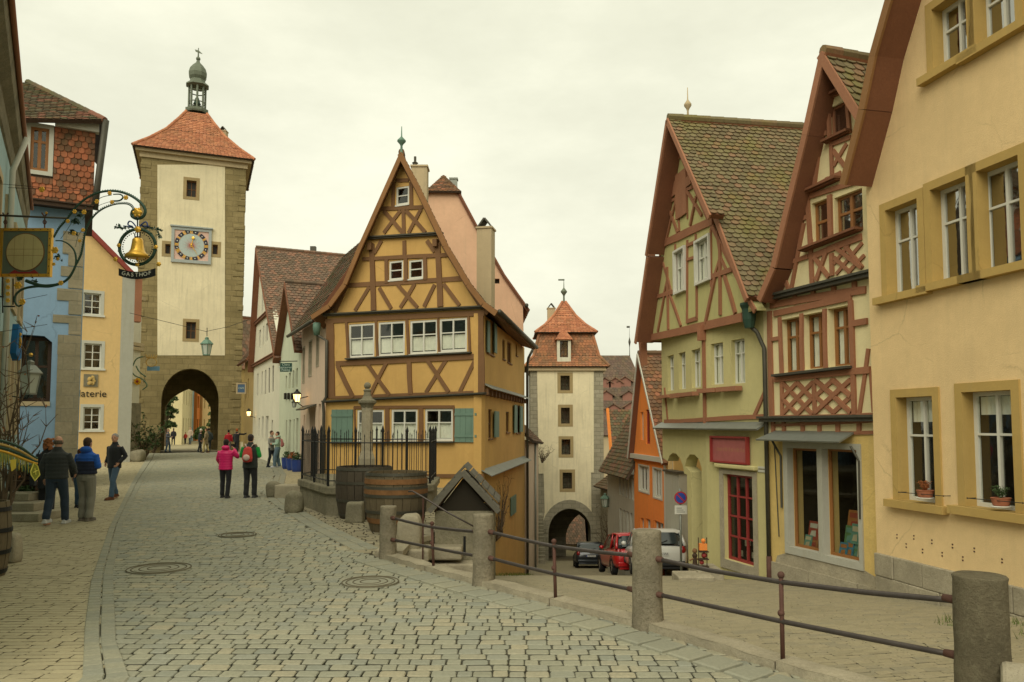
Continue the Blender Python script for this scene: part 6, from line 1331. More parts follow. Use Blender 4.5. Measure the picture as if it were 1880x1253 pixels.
# ---- cellar entrance with board roof
CR = thing('cellar_roof', 'weathered wooden gabled roof over a stone cellar entrance beside the ochre house', 'cellar entrance', (-.85, 13.6, 0))
x0, x1 = -1.40, -.28; yf, yb = 13.55, 15.1; ze_, za = .5, 1.13
m = MB(); m.box(x0 + .04, x1 - .04, -1.7, ze_ - .02, yf + .12, yb, None); V = []; obj('stone_base', m, M['stone'], CR)
m = MB(); xm = (x0 + x1) / 2 - .03
m.add([(x0 + .1, yf + .14, ze_ - .01), (x1 - .1, yf + .14, ze_ - .01), (xm, yf + .14, za - .08), (x0 + .1, yb, ze_ - .01), (x1 - .1, yb, ze_ - .01), (xm, yb, za - .08)], [(0, 1, 2), (3, 5, 4)]); obj('gable_shade', m, M['dark'], CR)  # near-black triangles painted in place of the shade inside the gable recess
for sg, xe in ((-1, x0), (1, x1)):
    m = MB()
    for (ya, yb2, dz, n) in ((yf, yf + .62, 0, 5), (yf + .55, yb + .1, .09, 6)):
        for i in range(n):
            t0, t1 = i / n + .008, (i + 1) / n - .008; A = Vector((xe - sg * -.06, 0, ze_ - .04)); Bv = Vector((xm, 0, za)); p, q = A.lerp(Bv, t0), A.lerp(Bv, t1); j = RU(0, .012)
            slab(m, p + Vector((0, ya + RU(-.02, .02), dz + .05 + j)), q + Vector((0, ya + RU(-.02, .02), dz + .05 + j)), q + Vector((0, yb2, dz + .05 + j)), p + Vector((0, yb2, dz + .05 + j)), .035)
    m.cur = None; obj('roof_boards', m, M['greywood'], CR); m = MB(); slab(m, Vector((xe + sg * -.02, yf + .1, ze_ - .03)), Vector((xm, yf + .1, za + .01)), Vector((xm, yb, za + .01)), Vector((xe + sg * -.02, yb, ze_ - .03)), .03); obj('under_boards', m, M['darkwood'], CR)
m = MB(); m.beam((x0 - .05, ze_ - .02), (xm, za + .03), .09, -.02, .04, lambda a, z, o: Vector((a, yf - o, z))); m.beam((x1 + .05, ze_ - .02), (xm, za + .03), .09, -.02, .044, lambda a, z, o: Vector((a, yf - o, z))); obj('verge_board', m, M['greywood'], CR)
HRr = thing('handrail', 'thin iron handrail slanting down past the cellar roof', 'handrail', (-1.6, 12.5, 0)); m = MB(); f = Fac((-1.75, 12.6), (-.5, 12.2)); pts = [f(*f.px(u, v)) for u, v in ((750, 903), (757, 902), (775, 912), (820, 940), (872, 968))]; m.tube(pts, .014, 8); obj('rail', m, M['pipe'], HRr, smooth=True); m = MB(); p = f(*f.px(777, 915)); m.tube([p, (p.x, p.y, -.2)], .013, 8); obj('upright', m, M['rust'], HRr)
m = MB(); p = f(*f.px(853, 985)); m.tube([p, p - Vector((0, 0, .3))], .02, 8); obj('lower_bolt', m, M['iron'], HRr)
# ---- fountain: basin, fence, column
P1_, P2f, P3, P4, P5, P6 = pt(556, 19.4), pt(604, 17.1), pt(703, 16.9), pt(790, 17.9), pt(800, 20.2), pt(590, 21.4)
FB = thing('fountain_basin', 'weathered octagonal stone fountain basin under the iron fence', 'fountain', (P2f[0], P2f[1], 0)); ring = [P1_, P2f, P3, P4, P5, P6]; cx_, cy_ = sum(p[0] for p in ring) / 6, sum(p[1] for p in ring) / 6
m = MB(); grow = lambda p, k: (cx_ + (p[0] - cx_) * k, cy_ + (p[1] - cy_) * k)
def polyprism(m, P_, z0, z1, inner=None):
    n = len(P_); V = [(p[0], p[1], z0) for p in P_] + [(p[0], p[1], z1) for p in P_]; m.add(V, [(i, (i + 1) % n, (i + 1) % n + n, i + n) for i in range(n)] + [tuple(range(n, 2 * n)), tuple(range(n))[::-1]])
polyprism(m, [grow(p, 1.03) for p in ring], -.05, .46); obj('basin', m, M['stone'], FB); m = MB(); polyprism(m, [grow(p, 1.07) for p in ring], .461, .64); bevel(obj('rim', m, M['stone'], FB), .03)
IF = thing('iron_fence', 'black wrought iron fence with spear tips around the fountain column', 'fence', (P2f[0], P2f[1], .6))
rt_ = 1.78; rb = .66
for i in range(6):
    a, b = Vector(ring[i] + (0,)), Vector(ring[(i + 1) % 6] + (0,)); L = (b - a).length; n = max(3, int(L / .125)); m = MB()
    for zz_ in (rb + .1, rt_ - .18): m.tube([a + Vector((0, 0, zz_)), b + Vector((0, 0, zz_))], .014, 6)
    for k in range(1, n): p = a.lerp(b, k / n); h_ = rt_ + (.03 if k % 2 else -.05); m.tube([(p.x, p.y, rb), (p.x, p.y, h_), (p.x, p.y, h_ + .01), (p.x, p.y, h_ + .07)], [.0085, .0085, .015, .001], 5)
    obj('fence_panel', m, M['iron'], IF, uv=False)
    m = MB(); h_ = rt_ + .05; m.tube([(a.x, a.y, rb - .02), (a.x, a.y, h_), (a.x, a.y, h_ + .02), (a.x, a.y, h_ + .07), (a.x, a.y, h_ + .16)], [.027, .027, .04, .03, .002], 8); obj('post', m, M['iron'], IF)
    if L > 1.1:
        p = a.lerp(b, .5); m = MB(); m.tube([(p.x, p.y, rb - .02), (p.x, p.y, h_), (p.x, p.y, h_ + .02), (p.x, p.y, h_ + .06), (p.x, p.y, h_ + .14)], [.024, .024, .036, .026, .002], 8); obj('post', m, M['iron'], IF)
c = at(673, 850, 18.6); zc_ = lambda v: at(673, v, 18.6).z; FC = thing('fountain_column', 'grey stone fountain column topped by a ball', 'column', (c.x, 18.6, .6)); mq = 18.6 / 1410
m = MB(); m.lathe([(.2, .6), (.2, zc_(842)), (.17, zc_(836)), (.135, zc_(828)), (.135, zc_(757)), (.14, zc_(756)), (.14, zc_(748))], (c.x, 18.6, 0), 8); obj('shaft', m, M['stonelight'], FC)
m = MB(); m.lathe([(.13, zc_(750)), (.17, zc_(744)), (.22, zc_(740)), (.22, zc_(736)), (.14, zc_(733)), (.1, zc_(728)), (.08, zc_(720)), (.1, zc_(717)), (.05, zc_(714))], (c.x, 18.6, 0), 16); obj('capital', m, M['stone'], FC); m = MB(); m.ball((c.x, 18.6, zc_(708.5)), .085, n=16, m=12); obj('ball', m, M['stone'], FC, smooth=True)
# ---- barrels
M['barrelo'] = wood('weathered_oak_staves', (.135, .105, .06), .45, .8, (16, 16, 2.2), .7); M['barreld'] = wood('dark_wet_staves', (.075, .06, .04), .5, .7, (16, 16, 2.2), .7)
def barrel(label, x, y, h, r0, rm, r1, mat, nst=22, hoops=(.06, .3, .68, .95), rz=0, hm='zincdark', bands=()):
    root = thing('barrel', label, 'barrel', (0, 0, 0)); R_ = lambda t: r0 + (r1 - r0) * t + (rm - (r0 + r1) / 2) * (1 - (2 * t - 1) ** 2)
    m = MB()
    for k in range(nst):
        a0, a1 = 2 * pi * (k + .03) / nst, 2 * pi * (k + .97) / nst; N = 8; V = []; dr = RU(-.004, .004)
        for i in range(N + 1):
            t = i / N; rr = R_(t) + dr
            for (a, rx) in ((a0, rr), (a1, rr), (a1, rr - .035), (a0, rr - .035)): V.append((rx * cos(a), rx * sin(a), h * t))
        m.add(V, [(4 * i + q, 4 * i + (q + 1) % 4, 4 * i + 4 + (q + 1) % 4, 4 * i + 4 + q) for i in range(N) for q in range(4)] + [(0, 1, 2, 3), (4 * N, 4 * N + 1, 4 * N + 2, 4 * N + 3)])
    obj('staves', m, M[mat], root)
    m = MB(); m.lathe([(R_(.93) - .03, h * .93), (.01, h * .93 + .004)], (0, 0, 0), 24); obj('barrel_head', m, M[mat], root)
    for t in hoops + bands:
        m = MB(); n = 36; w_ = .055 if t in hoops else .095; V = []
        for k in range(n):
            a = 2 * pi * k / n
            for (tt, d) in ((t - w_ / 2 / h, .003), (t + w_ / 2 / h, .003), (t + w_ / 2 / h, .012), (t - w_ / 2 / h, .012)): rr = R_(tt) + d; V.append((rr * cos(a), rr * sin(a), h * tt))
        m.add(V, [(4 * k + q, 4 * k + (q + 1) % 4, (4 * k + 4 + (q + 1) % 4) % (4 * n), (4 * k + 4 + q) % (4 * n)) for k in range(n) for q in range(4)]); obj('hoop', m, M[hm] if t in hoops else M['rustband'], root)
    root.location = (x, y, 0); root.rotation_euler = (0, 0, rz); return root
x, y = B(655, 955); barrel('dark blackened wine vat behind the orange-banded one', x + .06, y + .45, 1.1, .5, .6, .585, 'barreld', hoops=(.08, .36, .7, .96))
x, y = B(720, 980); barrel('big old vat with orange rusty bands at the railing', x + .0, y + .45, 1.1, .47, .585, .565, 'barrelo', hoops=(.35, .62, .75, .98), bands=(.2, .69, .86), rz=.2)
x, y = B(-12, 1064); barrel('upright wine barrel cut off by the left edge of the photo', x - .28, y + .2, .98, .25, .31, .27, 'barrelo', nst=18, hoops=(.07, .33, .62, .9), hm='iron')
# ---- planters and pots
def leaves(m, c, R, n, s_, sq=1):
    for _ in range(n):
        a, b = RU(0, 2 * pi), RU(-.4, 1.5); r = R * RN() ** .5; p = Vector((c[0] + r * cos(a) * cos(b), c[1] + r * sin(a) * cos(b), c[2] + r * sin(b) * sq))
        u = Vector((RU(-1, 1), RU(-1, 1), RU(-1, 1))).normalized(); v = u.cross(Vector((RU(-1, 1), RU(-1, 1), RU(-1, 1)))).normalized(); s = s_ * RU(.6, 1.3)
        m.add([p - u * s, p + v * s * .45, p + u * s, p - v * s * .45], [(0, 1, 2, 3)])
def potted(name, label, loc, pot, plant, cat='planter', group=None):
    root = thing(name, label, cat, loc, group); m = MB(); pot(m); obj('pot', m, plant[2], root); m = MB(); plant[0](m); obj('plant', m, plant[1], root, uv=False); return root
p = gp(38, 945); pl = potted('stone_planter', 'stone trough planted with green sprigs at the inn steps', (p.x, p.y + .2, 0), lambda m: m.prism([(p.x - .22, 0), (p.x + .22, 0), (p.x + .26, .36), (p.x - .26, .36)], -.22, .22, lambda a, z, o: Vector((a, p.y + .2 + o, z))), (lambda m: leaves(m, (p.x, p.y + .2, .36), .27, 420, .05), M['leaf'], M['stone']))
for i, (u, v, lb, pm) in enumerate(((539, 842, 'blue glazed pot with dark twigs nearest the mint house', 'leaf'), (545, 846, 'middle blue glazed pot with reddish plant', 'redplant'), (552, 851, 'blue glazed pot with twigs closest to the iron fence', 'leaf'))):
    q = Vector((-10.15 + .5 * i, 34.9 - 1.0 * i, 0)); s_ = .26; potted('flower_pot', lb, (q.x, q.y, 0), lambda m, q=q: m.lathe([(.2, 0), (.24, .1), (.28, .5), (.3, .52), (.26, .5)], (q.x, q.y, 0), 14), (lambda m, q=q: leaves(m, (q.x, q.y, .55), .25, 120, .06), M[pm], M['bluepot']), 'flower pot', 'blue pots in front of the pink house')
for (u, v, lb, mt, hh) in ((1697, 917, 'terracotta window pot with rusty brown heather', 'redplant', .16), (1836, 933, 'terracotta window pot with small green conifer', 'leaf', .2)):
    a, z = g1.px(u, v, .04); c = g1(a, z + .02, .02); root = thing('window_pot', lb, 'flower pot', tuple(c), 'flower pots on the apricot house sills'); m = MB()
    m.lathe([(.07, 0), (.085, .02), (.1, .1), (.108, .115), (.1, .12), (.085, .1)], c, 18, sx=1.25); obj('pot', m, M['terra'], root); m = MB(); m.lathe([(.1, 0), (.11, .012), (.1, .02)], c - Vector((0, 0, .012)), 18, sx=1.25); obj('saucer', m, M['white'], root)
    m = MB(); 
    for k in range(36 if mt == 'redplant' else 20):
        a_ = RU(0, 6.3); d = Vector((cos(a_) * RU(.2, .9), sin(a_) * RU(.2, .9), 1)).normalized() * hh * RU(.5, 1); b0 = c + Vector((0, 0, .1)); m.tube([b0, b0 + d], [.003, .0015], 3); 
        for t in (.5, .75, 1): leaves(m, tuple(b0 + d * t), .03, 7, .014)
    obj('plant', m, M[mt], root, uv=False)
for (u0, v0, u1, v1) in ((1650, 904, 1732, 911), (1776, 915, 1878, 924)):
    m = MB(); p0 = g1(*g1.px(u0, v0, .12), .12); p1 = g1(*g1.px(u1, v1, .12), .12); m.tube([p0, p1], .006, 6); 
    for p in (p0, p1): m.tube([p, p - g1.n * .14], .006, 6); m.ball(p, .011, n=8, m=6)
    obj('sill_guard', m, M['iron'], H1)
# ---- lamps
def lantern(root, c, s_, mat='patina', lit=False):
    c = Vector(c); m = MB(); m.lathe([(.13 * s_, 0), (.2 * s_, .38 * s_)], c, 6); gl2 = obj('lamp_glass', m, M['lampglass'] if not lit else simple('lit_lamp', (1, .7, .3), .4, emit=((1, .6, .2), 3)), root)
    m = MB()
    for k in range(6): a = 2 * pi * k / 6; m.tube([c + Vector((.132 * s_ * cos(a), .132 * s_ * sin(a), 0)), c + Vector((.203 * s_ * cos(a), .203 * s_ * sin(a), .38 * s_))], .012 * s_, 4)
    m.lathe([(.14 * s_, -.03 * s_), (.14 * s_, 0)], c, 6); m.lathe([(.25 * s_, .38 * s_), (.25 * s_, .4 * s_), (.12 * s_, .54 * s_), (.07 * s_, .56 * s_), (.08 * s_, .62 * s_), (.02 * s_, .66 * s_)], c, 6); obj('lamp_frame', m, M[mat], root)
f = Fac(pt(240, 40), pt(450, 42)); a, z = f.px(379, 653); LH = thing('hanging_street_lamp', 'green hexagonal street lamp hanging on wires in front of the clock tower', 'lamp', tuple(f(a, z))); lantern(LH, f(a, z + .05), 1.45)
m = MB(); top = f(a, z + 1.05); m.tube([top, top + Vector((0, 0, .45))], .02, 5); m.tube([f(*f.px(238, 575)), f(*f.px(300, 590)), f(*f.px(378, 609)), f(*f.px(420, 600)), f(*f.px(455, 588))], .012, 4); obj('wire', m, M['iron'], LH)
f = Fac(pt(0, 14), pt(200, 14)); a, z = f.px(54, 722); LL = thing('wall_lantern', 'old grey hexagonal wall lantern by the blue house window', 'lamp', tuple(f(a, z))); lantern(LL, f(a, z), .92, 'zinc'); m = MB(); c = f(a, z + .66); m.ball(c + Vector((0, 0, .04)), .035); obj('brass_knob', m, M['gold'], LL); m = MB(); c = f(a, z); m.tube([c - Vector((0, 0, .03)), c - Vector((.1, -.1, .1)), c - Vector((.5, -.3, .05))], .012, 6); obj('lamp_bracket', m, M['iron'], LL)
a, z = f3.px(545, 738, .45); q = f3(a, z, .45); LP = thing('wall_lamp', 'lit brass wall lamp on the mint gabled house', 'lamp', tuple(q)); lantern(LP, q, .8, 'iron', True); m = MB(); m.tube([q + Vector((0, 0, -.02)), f3(a, z - .2, .2), f3(a, z - .15, 0)], .02, 5); obj('lamp_bracket', m, M['iron'], LP)
a, z = f2.px(469, 764); q = f2(a, z, .4); LP = thing('wall_lamp', 'small lit lamp at the far corner of the white gabled house', 'lamp', tuple(q)); lantern(LP, q, .7, 'iron', True); m = MB(); m.tube([q, f2(a, z - .1, 0)], .02, 5); obj('lamp_bracket', m, M['iron'], LP)
a, z = f4.px(565, 748); q = f4(a, z, .55); LP = thing('porch_lamp', 'dark porch lamp beside the pink house door', 'lamp', tuple(q)); lantern(LP, q, .5, 'iron'); m = MB(); m.tube([q + Vector((0, 0, .3)), f4(a, z + .45, 0)], .02, 5); obj('lamp_bracket', m, M['iron'], LP)
f = Fac(pt(1060, 37), pt(1160, 37)); a, z = f.px(1111, 930); LS = thing('bracket_lamp', 'green street lamp on an iron bracket near the lower gate tower', 'lamp', tuple(f(a, z))); lantern(LS, f(a, z), .95); m = MB(); m.tube([f(a, z, 0), f(a + 1.0, z + .02, .0)], .02, 5); m.tube([f(a + .2, z - .02, 0), f(a + 1.0, z - .6, .0)], .015, 5); obj('lamp_bracket', m, M['iron'], LS)
# ---- inn signs on wrought iron bracket (plane across the street edge)
sp = Fac(pt(0, 13), pt(300, 13)); P3_ = lambda u, v, o=0: sp(*sp.px(u, v, o), o)
BKT = thing('sign_bracket', 'green and gilt wrought iron sign bracket with curling scrolls and leaves', 'sign bracket', tuple(P3_(10, 560)))
def curve(pts, n=6):
    P_ = [Vector(p) for p in pts]; out = []
    for i in range(len(P_) - 1):
        p0 = P_[max(i - 1, 0)]; p1 = P_[i]; p2 = P_[i + 1]; p3 = P_[min(i + 2, len(P_) - 1)]
        for k in range(n):
            t = k / n; out.append(.5 * ((2 * p1) + (-p0 + p2) * t + (2 * p0 - 5 * p1 + 4 * p2 - p3) * t * t + (-p0 + 3 * p1 - 3 * p2 + p3) * t ** 3))
    out.append(P_[-1]); return out
k5 = zm(0, 380, .1597); k2 = zm(0, 330, .2475); C5 = lambda l: curve([P3_(*k5(*p)) for p in l]); C2 = lambda l: curve([P3_(*k2(*p)) for p in l])
def scroll(pts, r0, r1, name='scroll', mat='ggreen', leafy=0):
    m = MB(); n = len(pts); m.tube(pts, [r0 + (r1 - r0) * i / (n - 1) for i in range(n)], 8)
    if leafy:
        for i in range(1, n - 1):
            t = (pts[i + 1] - pts[i - 1]).normalized(); nn = t.cross(Vector((0, 1, 0))).normalized()
            for s_ in (1,): p = pts[i] + nn * s_ * (r0 * .9); m.add([p - t * .015, p + t * .02, p + nn * s_ * .022 + t * .02], [(0, 1, 2)])
    return obj(name, m, M[mat], BKT, smooth=not leafy)
scroll(C5([(265, 1090), (245, 1130), (205, 1140), (170, 1080), (190, 1000), (280, 940), (420, 915), (560, 915), (670, 890)]), .012, .026)
scroll(C5([(300, 850), (380, 880), (480, 905), (580, 905), (700, 880), (790, 820), (850, 720), (875, 640), (860, 520), (800, 440), (720, 395), (640, 390)]), .03, .01)
scroll(C2([(560, 640), (600, 560), (620, 470), (640, 370), (690, 280), (760, 220), (850, 185), (930, 180), (970, 195), (990, 225)]), .016, .010, leafy=1)
scroll(C2([(400, 430), (440, 360), (500, 290), (560, 210), (640, 140), (740, 95), (850, 85), (950, 110), (1030, 160), (1075, 220), (1065, 270), (1020, 290), (980, 270), (985, 235), (1010, 225)]), .014, .030, leafy=1)
scroll(C2([(660, 200), (700, 165), (760, 130), (830, 115)]), .006, .006); scroll(C2([(840, 110), (890, 110), (912, 130), (890, 155), (840, 160)]), .010, .016)
scroll(C2([(610, 300), (660, 240), (740, 190), (830, 160)]), .004, .004); scroll(C2([(450, 440), (500, 370), (560, 280), (640, 200)]), .004, .004); scroll(C2([(560, 500), (580, 420), (620, 360)]), .004, .004)
for p0, p1 in (((0, 33), (45, 35)), ((45, 35), (715, 95)), ((60, 60), (320, 70)), ((0, 1130), (350, 1075)), ((180, 890), (350, 855))):
    scroll([P3_(*k2(*p0)), P3_(*k2(*p1))], .004, .004, 'stay_wire', 'iron')
scroll([P3_(-20, 395), P3_(124, 401)], .018, .018, 'support_bar', 'zincdark')
for (x, y, n_) in ((560, 320, 60), (545, 400, 40), (430, 590, 24), (150, 745, 16), (240, 750, 12), (590, 270, 20)):
    u, v = k2(x, y); m = MB(); leaves(m, tuple(P3_(u, v)), .07, n_, .04); obj('iron_leaves', m, M['ggreen'], BKT, uv=False)
for (x, y, r) in ((555, 240, 15), (625, 243, 17), (505, 310, 14), (815, 102, 15), (832, 168, 15), (1020, 245, 34), (720, 165, 16), (935, 135, 17), (312, 75, 20), (410, 525, 24), (452, 768, 18), (167, 908, 22), (550, 400, 16), (617, 375, 14), (592, 455, 12), (430, 590, 12), (400, 628, 12), (135, 785, 26), (345, 248, 8), (60, 752, 16), (60, 800, 16), (60, 848, 16), (60, 897, 16)):
    c = P3_(*k2(x, y), .03); rr = r * .2475 / 1410 * 13 * 1.0; m = MB(); m.ball(c, rr, rr * .45, rr, 12, 8)
    for k in range(6): a_ = k * pi / 3; m.ball(c + Vector((cos(a_) * rr * .8, -.01, sin(a_) * rr * .8)), rr * .38, rr * .25, rr * .38, 8, 5)
    obj('gilt_rosette', m, M['gold'], BKT, smooth=True)
m = MB(); m.tube([P3_(5, 500), P3_(5, 575)], .012, 6); m.tube([P3_(24, 512), P3_(24, 560)], .012, 6); m.tube([P3_(5, 563), P3_(27, 563)], .014, 6); m.tube([P3_(-30, 545), P3_(6, 545)], .014, 6); obj('wall_fixing', m, M['iron'], BKT)
for u in (10, 82):
    m = MB(); m.tube([P3_(u, 396), P3_(u, 424)], .012, 6); m.tube(curve([P3_(u - 5, 391), P3_(u, 398), P3_(u + 5, 391)]), .012, 6); m.tube(curve([P3_(u, 404), P3_(u + 3, 408), P3_(u, 412), P3_(u - 3, 408), P3_(u, 404)]), .009, 6); obj('sign_hook', m, M['rust'], BKT)
# barrel sign board
BS = thing('barrel_sign', 'square inn sign with gilt frame showing a pale barrel head on green', 'sign', tuple(P3_(48, 465, .02)))
q = sp.rect(-1, 509, 97, 420); m = MB(); m.box(q[0] + .03, q[1] - .03, q[2] + .03, q[3] - .03, -.02, .02, sp); obj('board', m, simple('sign_grey_green', (.12, .16, .115), .6, var=.2), BS)
m = MB(); m.prism(hole(*q), -.035, .035, sp, holes=[hole(q[0] + .05, q[1] - .05, q[2] + .05, q[3] - .05)]); obj('gilt_frame', m, M['gold'], BS)
m = MB()
for k in range(7):
    for z in (q[2] + .025, q[3] - .025): m.ball(sp(q[0] + (q[1] - q[0]) * (k + .5) / 7, z, .037), .009, n=8, m=4)
    m.ball(sp(q[1] - .025, q[2] + (q[3] - q[2]) * (k + .5) / 7, .037), .009, n=8, m=4)
obj('rivets', m, M['rust'], BS, uv=False)
ca, cz2 = sp.px(48, 464); R_ = .315; m = MB(); m.prism([(ca + (R_ + .015) * cos(t * pi / 20), cz2 + (R_ + .015) * sin(t * pi / 20)) for t in range(40)], .02, .03, sp); obj('barrel_rim', m, M['timberbrown'], BS)
m = MB(); m.prism([(ca + R_ * cos(t * pi / 20), cz2 + R_ * sin(t * pi / 20)) for t in range(40)], .03, .036, sp); bh = obj('barrel_face', m, wood('pale_barrel_boards', (.52, .45, .21), .2, .6, (14, 14, 2)), BS)
m = MB(); 
for z in (-.06, .05): m.box(ca - R_ * .97, ca + R_ * .97, cz2 + z - .002, cz2 + z + .002, .0362, .038, sp)
for x in (-.18, -.02, .14): m.box(ca + x - .0015, ca + x + .0015, cz2 - R_ * .85, cz2 + R_ * .85, .0362, .0378, sp)
obj('board_lines', m, M['timberbrown'], BS); m = MB(); m.prism([(ca - .3, q[2] + .03), (ca + .28, q[2] + .03), (ca + .17, q[2] + .12), (ca + .1, q[2] + .085), (ca - .1, q[2] + .085), (ca - .17, q[2] + .12)], .02, .028, sp); obj('painted_stand', m, M['redpaint'], BS)
# bell sign
BL = thing('bell_sign', 'hanging inn sign with gilded bell inside a leafy wreath and GASTHOF banner', 'sign', tuple(P3_(252, 410)))
wc = P3_(*k2(1020, 500)); rw = 135 * .2475 / 1410 * 13; m = MB()
m.tube([wc + Vector((cos(t * pi / 20) * rw, 0, sin(t * pi / 20) * rw)) for t in range(41)], .028, 8); ww_ = obj('wreath', m, M['ggreen'], BL, smooth=True)
m = MB()
for t in range(60): a_ = t * pi / 30; leaves(m, tuple(wc + Vector((cos(a_) * rw, 0, sin(a_) * rw))), .035, 4, .022)
obj('wreath_leaves', m, M['ggreen'], ww_, uv=False)
m = MB()
for t in range(40): a_ = t * pi / 20; r2 = rw * .82; m.ball(wc + Vector((cos(a_) * r2, 0, sin(a_) * r2)), .012, n=6, m=4)
obj('bead_ring', m, M['iron'], BL, uv=False)
bz = P3_(*k2(1018, 580)); k_ = .2475 / 1410 * 13; m = MB(); m.lathe([(88 * k_, 0), (86 * k_, 18 * k_), (62 * k_, 36 * k_), (48 * k_, 60 * k_), (40 * k_, 110 * k_), (38 * k_, 135 * k_), (28 * k_, 148 * k_), (8 * k_, 152 * k_)], bz, 28); obj('bell', m, M['gold'], BL, smooth=True)
m = MB(); m.ball(bz + Vector((0, 0, -14 * k_)), 11 * k_); obj('clapper', m, M['gold'], BL, smooth=True); m = MB(); m.tube([P3_(*k2(1020, 435)), P3_(*k2(1020, 300))], .012, 6); m.tube([P3_(*k2(1000, 400)), P3_(*k2(1000, 425)), P3_(*k2(1040, 425)), P3_(*k2(1040, 400))], .012, 6); obj('hanger', m, M['iron'], BL)
for (x, y, r) in ((1022, 370, 22), (880, 488, 13), (1157, 500, 14), (1018, 632, 14), (857, 590, 16), (1178, 628, 16)):
    c = P3_(*k2(x, y), .04); m = MB(); rr = r * k_; m.ball(c, rr, rr * .4, rr, 10, 6)
    for kk in range(6): m.ball(c + Vector((cos(kk * pi / 3) * rr * .8, 0, sin(kk * pi / 3) * rr * .8)), rr * .4, rr * .3, rr * .4, 8, 5)
    obj('gilt_rosette', m, M['gold'], BL, smooth=True)
for l in ([(1020, 365), (985, 320), (960, 310), (950, 335), (985, 350), (915, 345)], [(1022, 365), (1060, 325), (1085, 315), (1092, 345), (1050, 345), (1110, 350)]):
    m = MB(); m.tube(C2(l), .012, 6); obj('blue_ribbon', m, simple('ribbon_blue', (.04, .07, .20), .6) if 'rb' not in M else M['rb'], BL)
for l in ([(980, 355), (920, 360), (850, 360)], [(900, 360), (880, 340)], [(1060, 355), (1120, 365), (1190, 378)], [(1160, 370), (1185, 430)]):
    m = MB(); P_ = C2(l); m.tube(P_, .006, 5); 
    for p in P_[::2]: leaves(m, tuple(p), .035, 4, .035)
    obj('olive_sprig', m, M['ggreen'], BL, uv=False)
m = MB(); sc_ = []
for t in range(13): x = 880 + 270 * t / 12; y = 26 * (1 - ((t - 6) / 6.0) ** 2); sc_.append((x, y))
V = [P3_(*k2(x, 658 + y), .03) for x, y in sc_] + [P3_(*k2(x, 712 + y), .03) for x, y in sc_]; V += [v + Vector((0, .02, 0)) for v in V]; n = 13
m.add(V, [(i, i + 1, i + 1 + n, i + n) for i in range(n - 1)] + [(i + 2 * n, i + n * 3, i + 1 + n * 3, i + 1 + 2 * n) for i in range(n - 1)] + [(i, i + 2 * n, i + 1 + 2 * n, i + 1) for i in range(n - 1)] + [(i + n, i + 1 + n, i + 1 + 3 * n, i + 3 * n) for i in range(n - 1)]); bn = obj('banner', m, M['iron'], BL)
for i, ch in enumerate('GASTHOF'):
    x = 925 + i * 32; t = (x - 880) / 270; y = 685 + 26 * (1 - (2 * t - 1) ** 2); a_, z_ = sp.px(*k2(x, y)); text(ch, sp, a_, z_, .034, .095, M['offwhite'], bn, name='letter', bold=.001)
# ---- other hanging signs
def board_sign(name, label, f, u0, v0, u1, v1, bm, lines, tm, fr=None, frm=None, size=.2, o=0, bracket=None):
    q = f.rect(u0, v1, u1, v0); root = thing(name, label, 'sign', tuple(f(q[0], q[2]))); m = MB(); m.box(*q, -.03, .03, f); b_ = obj('board', m, bm, root)
    if fr: m = MB(); m.prism(hole(q[0] - fr, q[1] + fr, q[2] - fr, q[3] + fr), -.045, .045, f, holes=[hole(*q)]); obj('frame', m, frm, root)
    for i, l in enumerate(lines): text(l, f, (q[0] + q[1]) / 2, q[3] - (q[3] - q[2]) * (i + .6) / (len(lines) + .25), .036, size, tm, b_)
    if bracket:
        for P_ in bracket: m = MB(); m.tube([f(*f.px(*p)) for p in P_], .02, 5); obj('sign_bracket_arm', m, M['iron'], root)
    return root
M['txt'] = simple('pale_lettering', (.5, .6, .5), .6)
fz = Fac(pt(500, 34.5), pt(560, 34.5)); board_sign('restaurant_sign', 'small dark green China Restaurant Peking sign hanging above the street', fz, 514.5, 667, 536, 683, simple('sign_dark_green', (.02, .07, .05)), ['China', 'Restaurant', 'Peking'], M['txt'], size=.15, bracket=[[(512, 664), (565, 663)], [(558, 662), (556, 650), (566, 645)]])
fz = Fac(pt(430, 52), pt(480, 52)); board_sign('cafe_sign', 'blue hanging sign with pale lines in a tan frame on the tower right side', fz, 436.5, 706, 450, 721, simple('sign_blue', (.07, .13, .22)), ['CAFE'], M['txt'], fr=.1, frm=M['tan'], size=.17, bracket=[[(437, 703), (485, 703)], [(468, 704), (484, 718)]])
fz = Fac(pt(200, 44), pt(300, 44)); SG = thing('flower_sign', 'green scrolled iron sign with a yellow flower left of the tower arch', 'sign', tuple(fz(*fz.px(254, 700)))); 
for l in ([(240, 680), (248, 690), (262, 697), (270, 708), (262, 716)], [(244, 672), (250, 660), (262, 655)], [(250, 672), (256, 683), (268, 692)]): m = MB(); m.tube(curve([fz(*fz.px(*p)) for p in l]), .04, 5); obj('scroll', m, M['patina'], SG, smooth=True)
m = MB(); c = fz(*fz.px(254, 701), .1)
for k in range(7): a_ = 2 * pi * k / 7; m.ball(c + Vector((cos(a_) * .13, 0, sin(a_) * .13)), .085, .03, .085, 8, 5)
fl_ = obj('petals', m, simple('flower_yellow', (.7, .42, .03), .5), SG); m = MB(); m.ball(c + Vector((0, -.04, 0)), .075); obj('flower_heart', m, M['redpaint'], fl_)
SG = thing('crown_sign', 'golden crown ring sign over a small blue plate on the tower wall', 'sign', tuple(fz(*fz.px(280, 665)))); m = MB(); c = fz(*fz.px(281, 666), .2); m.tube([c + Vector((cos(t * pi / 12) * .3, 0, sin(t * pi / 12) * .25)) for t in range(25)], .03, 5); obj('ring', m, M['ochretrim'], SG)
m = MB(); 
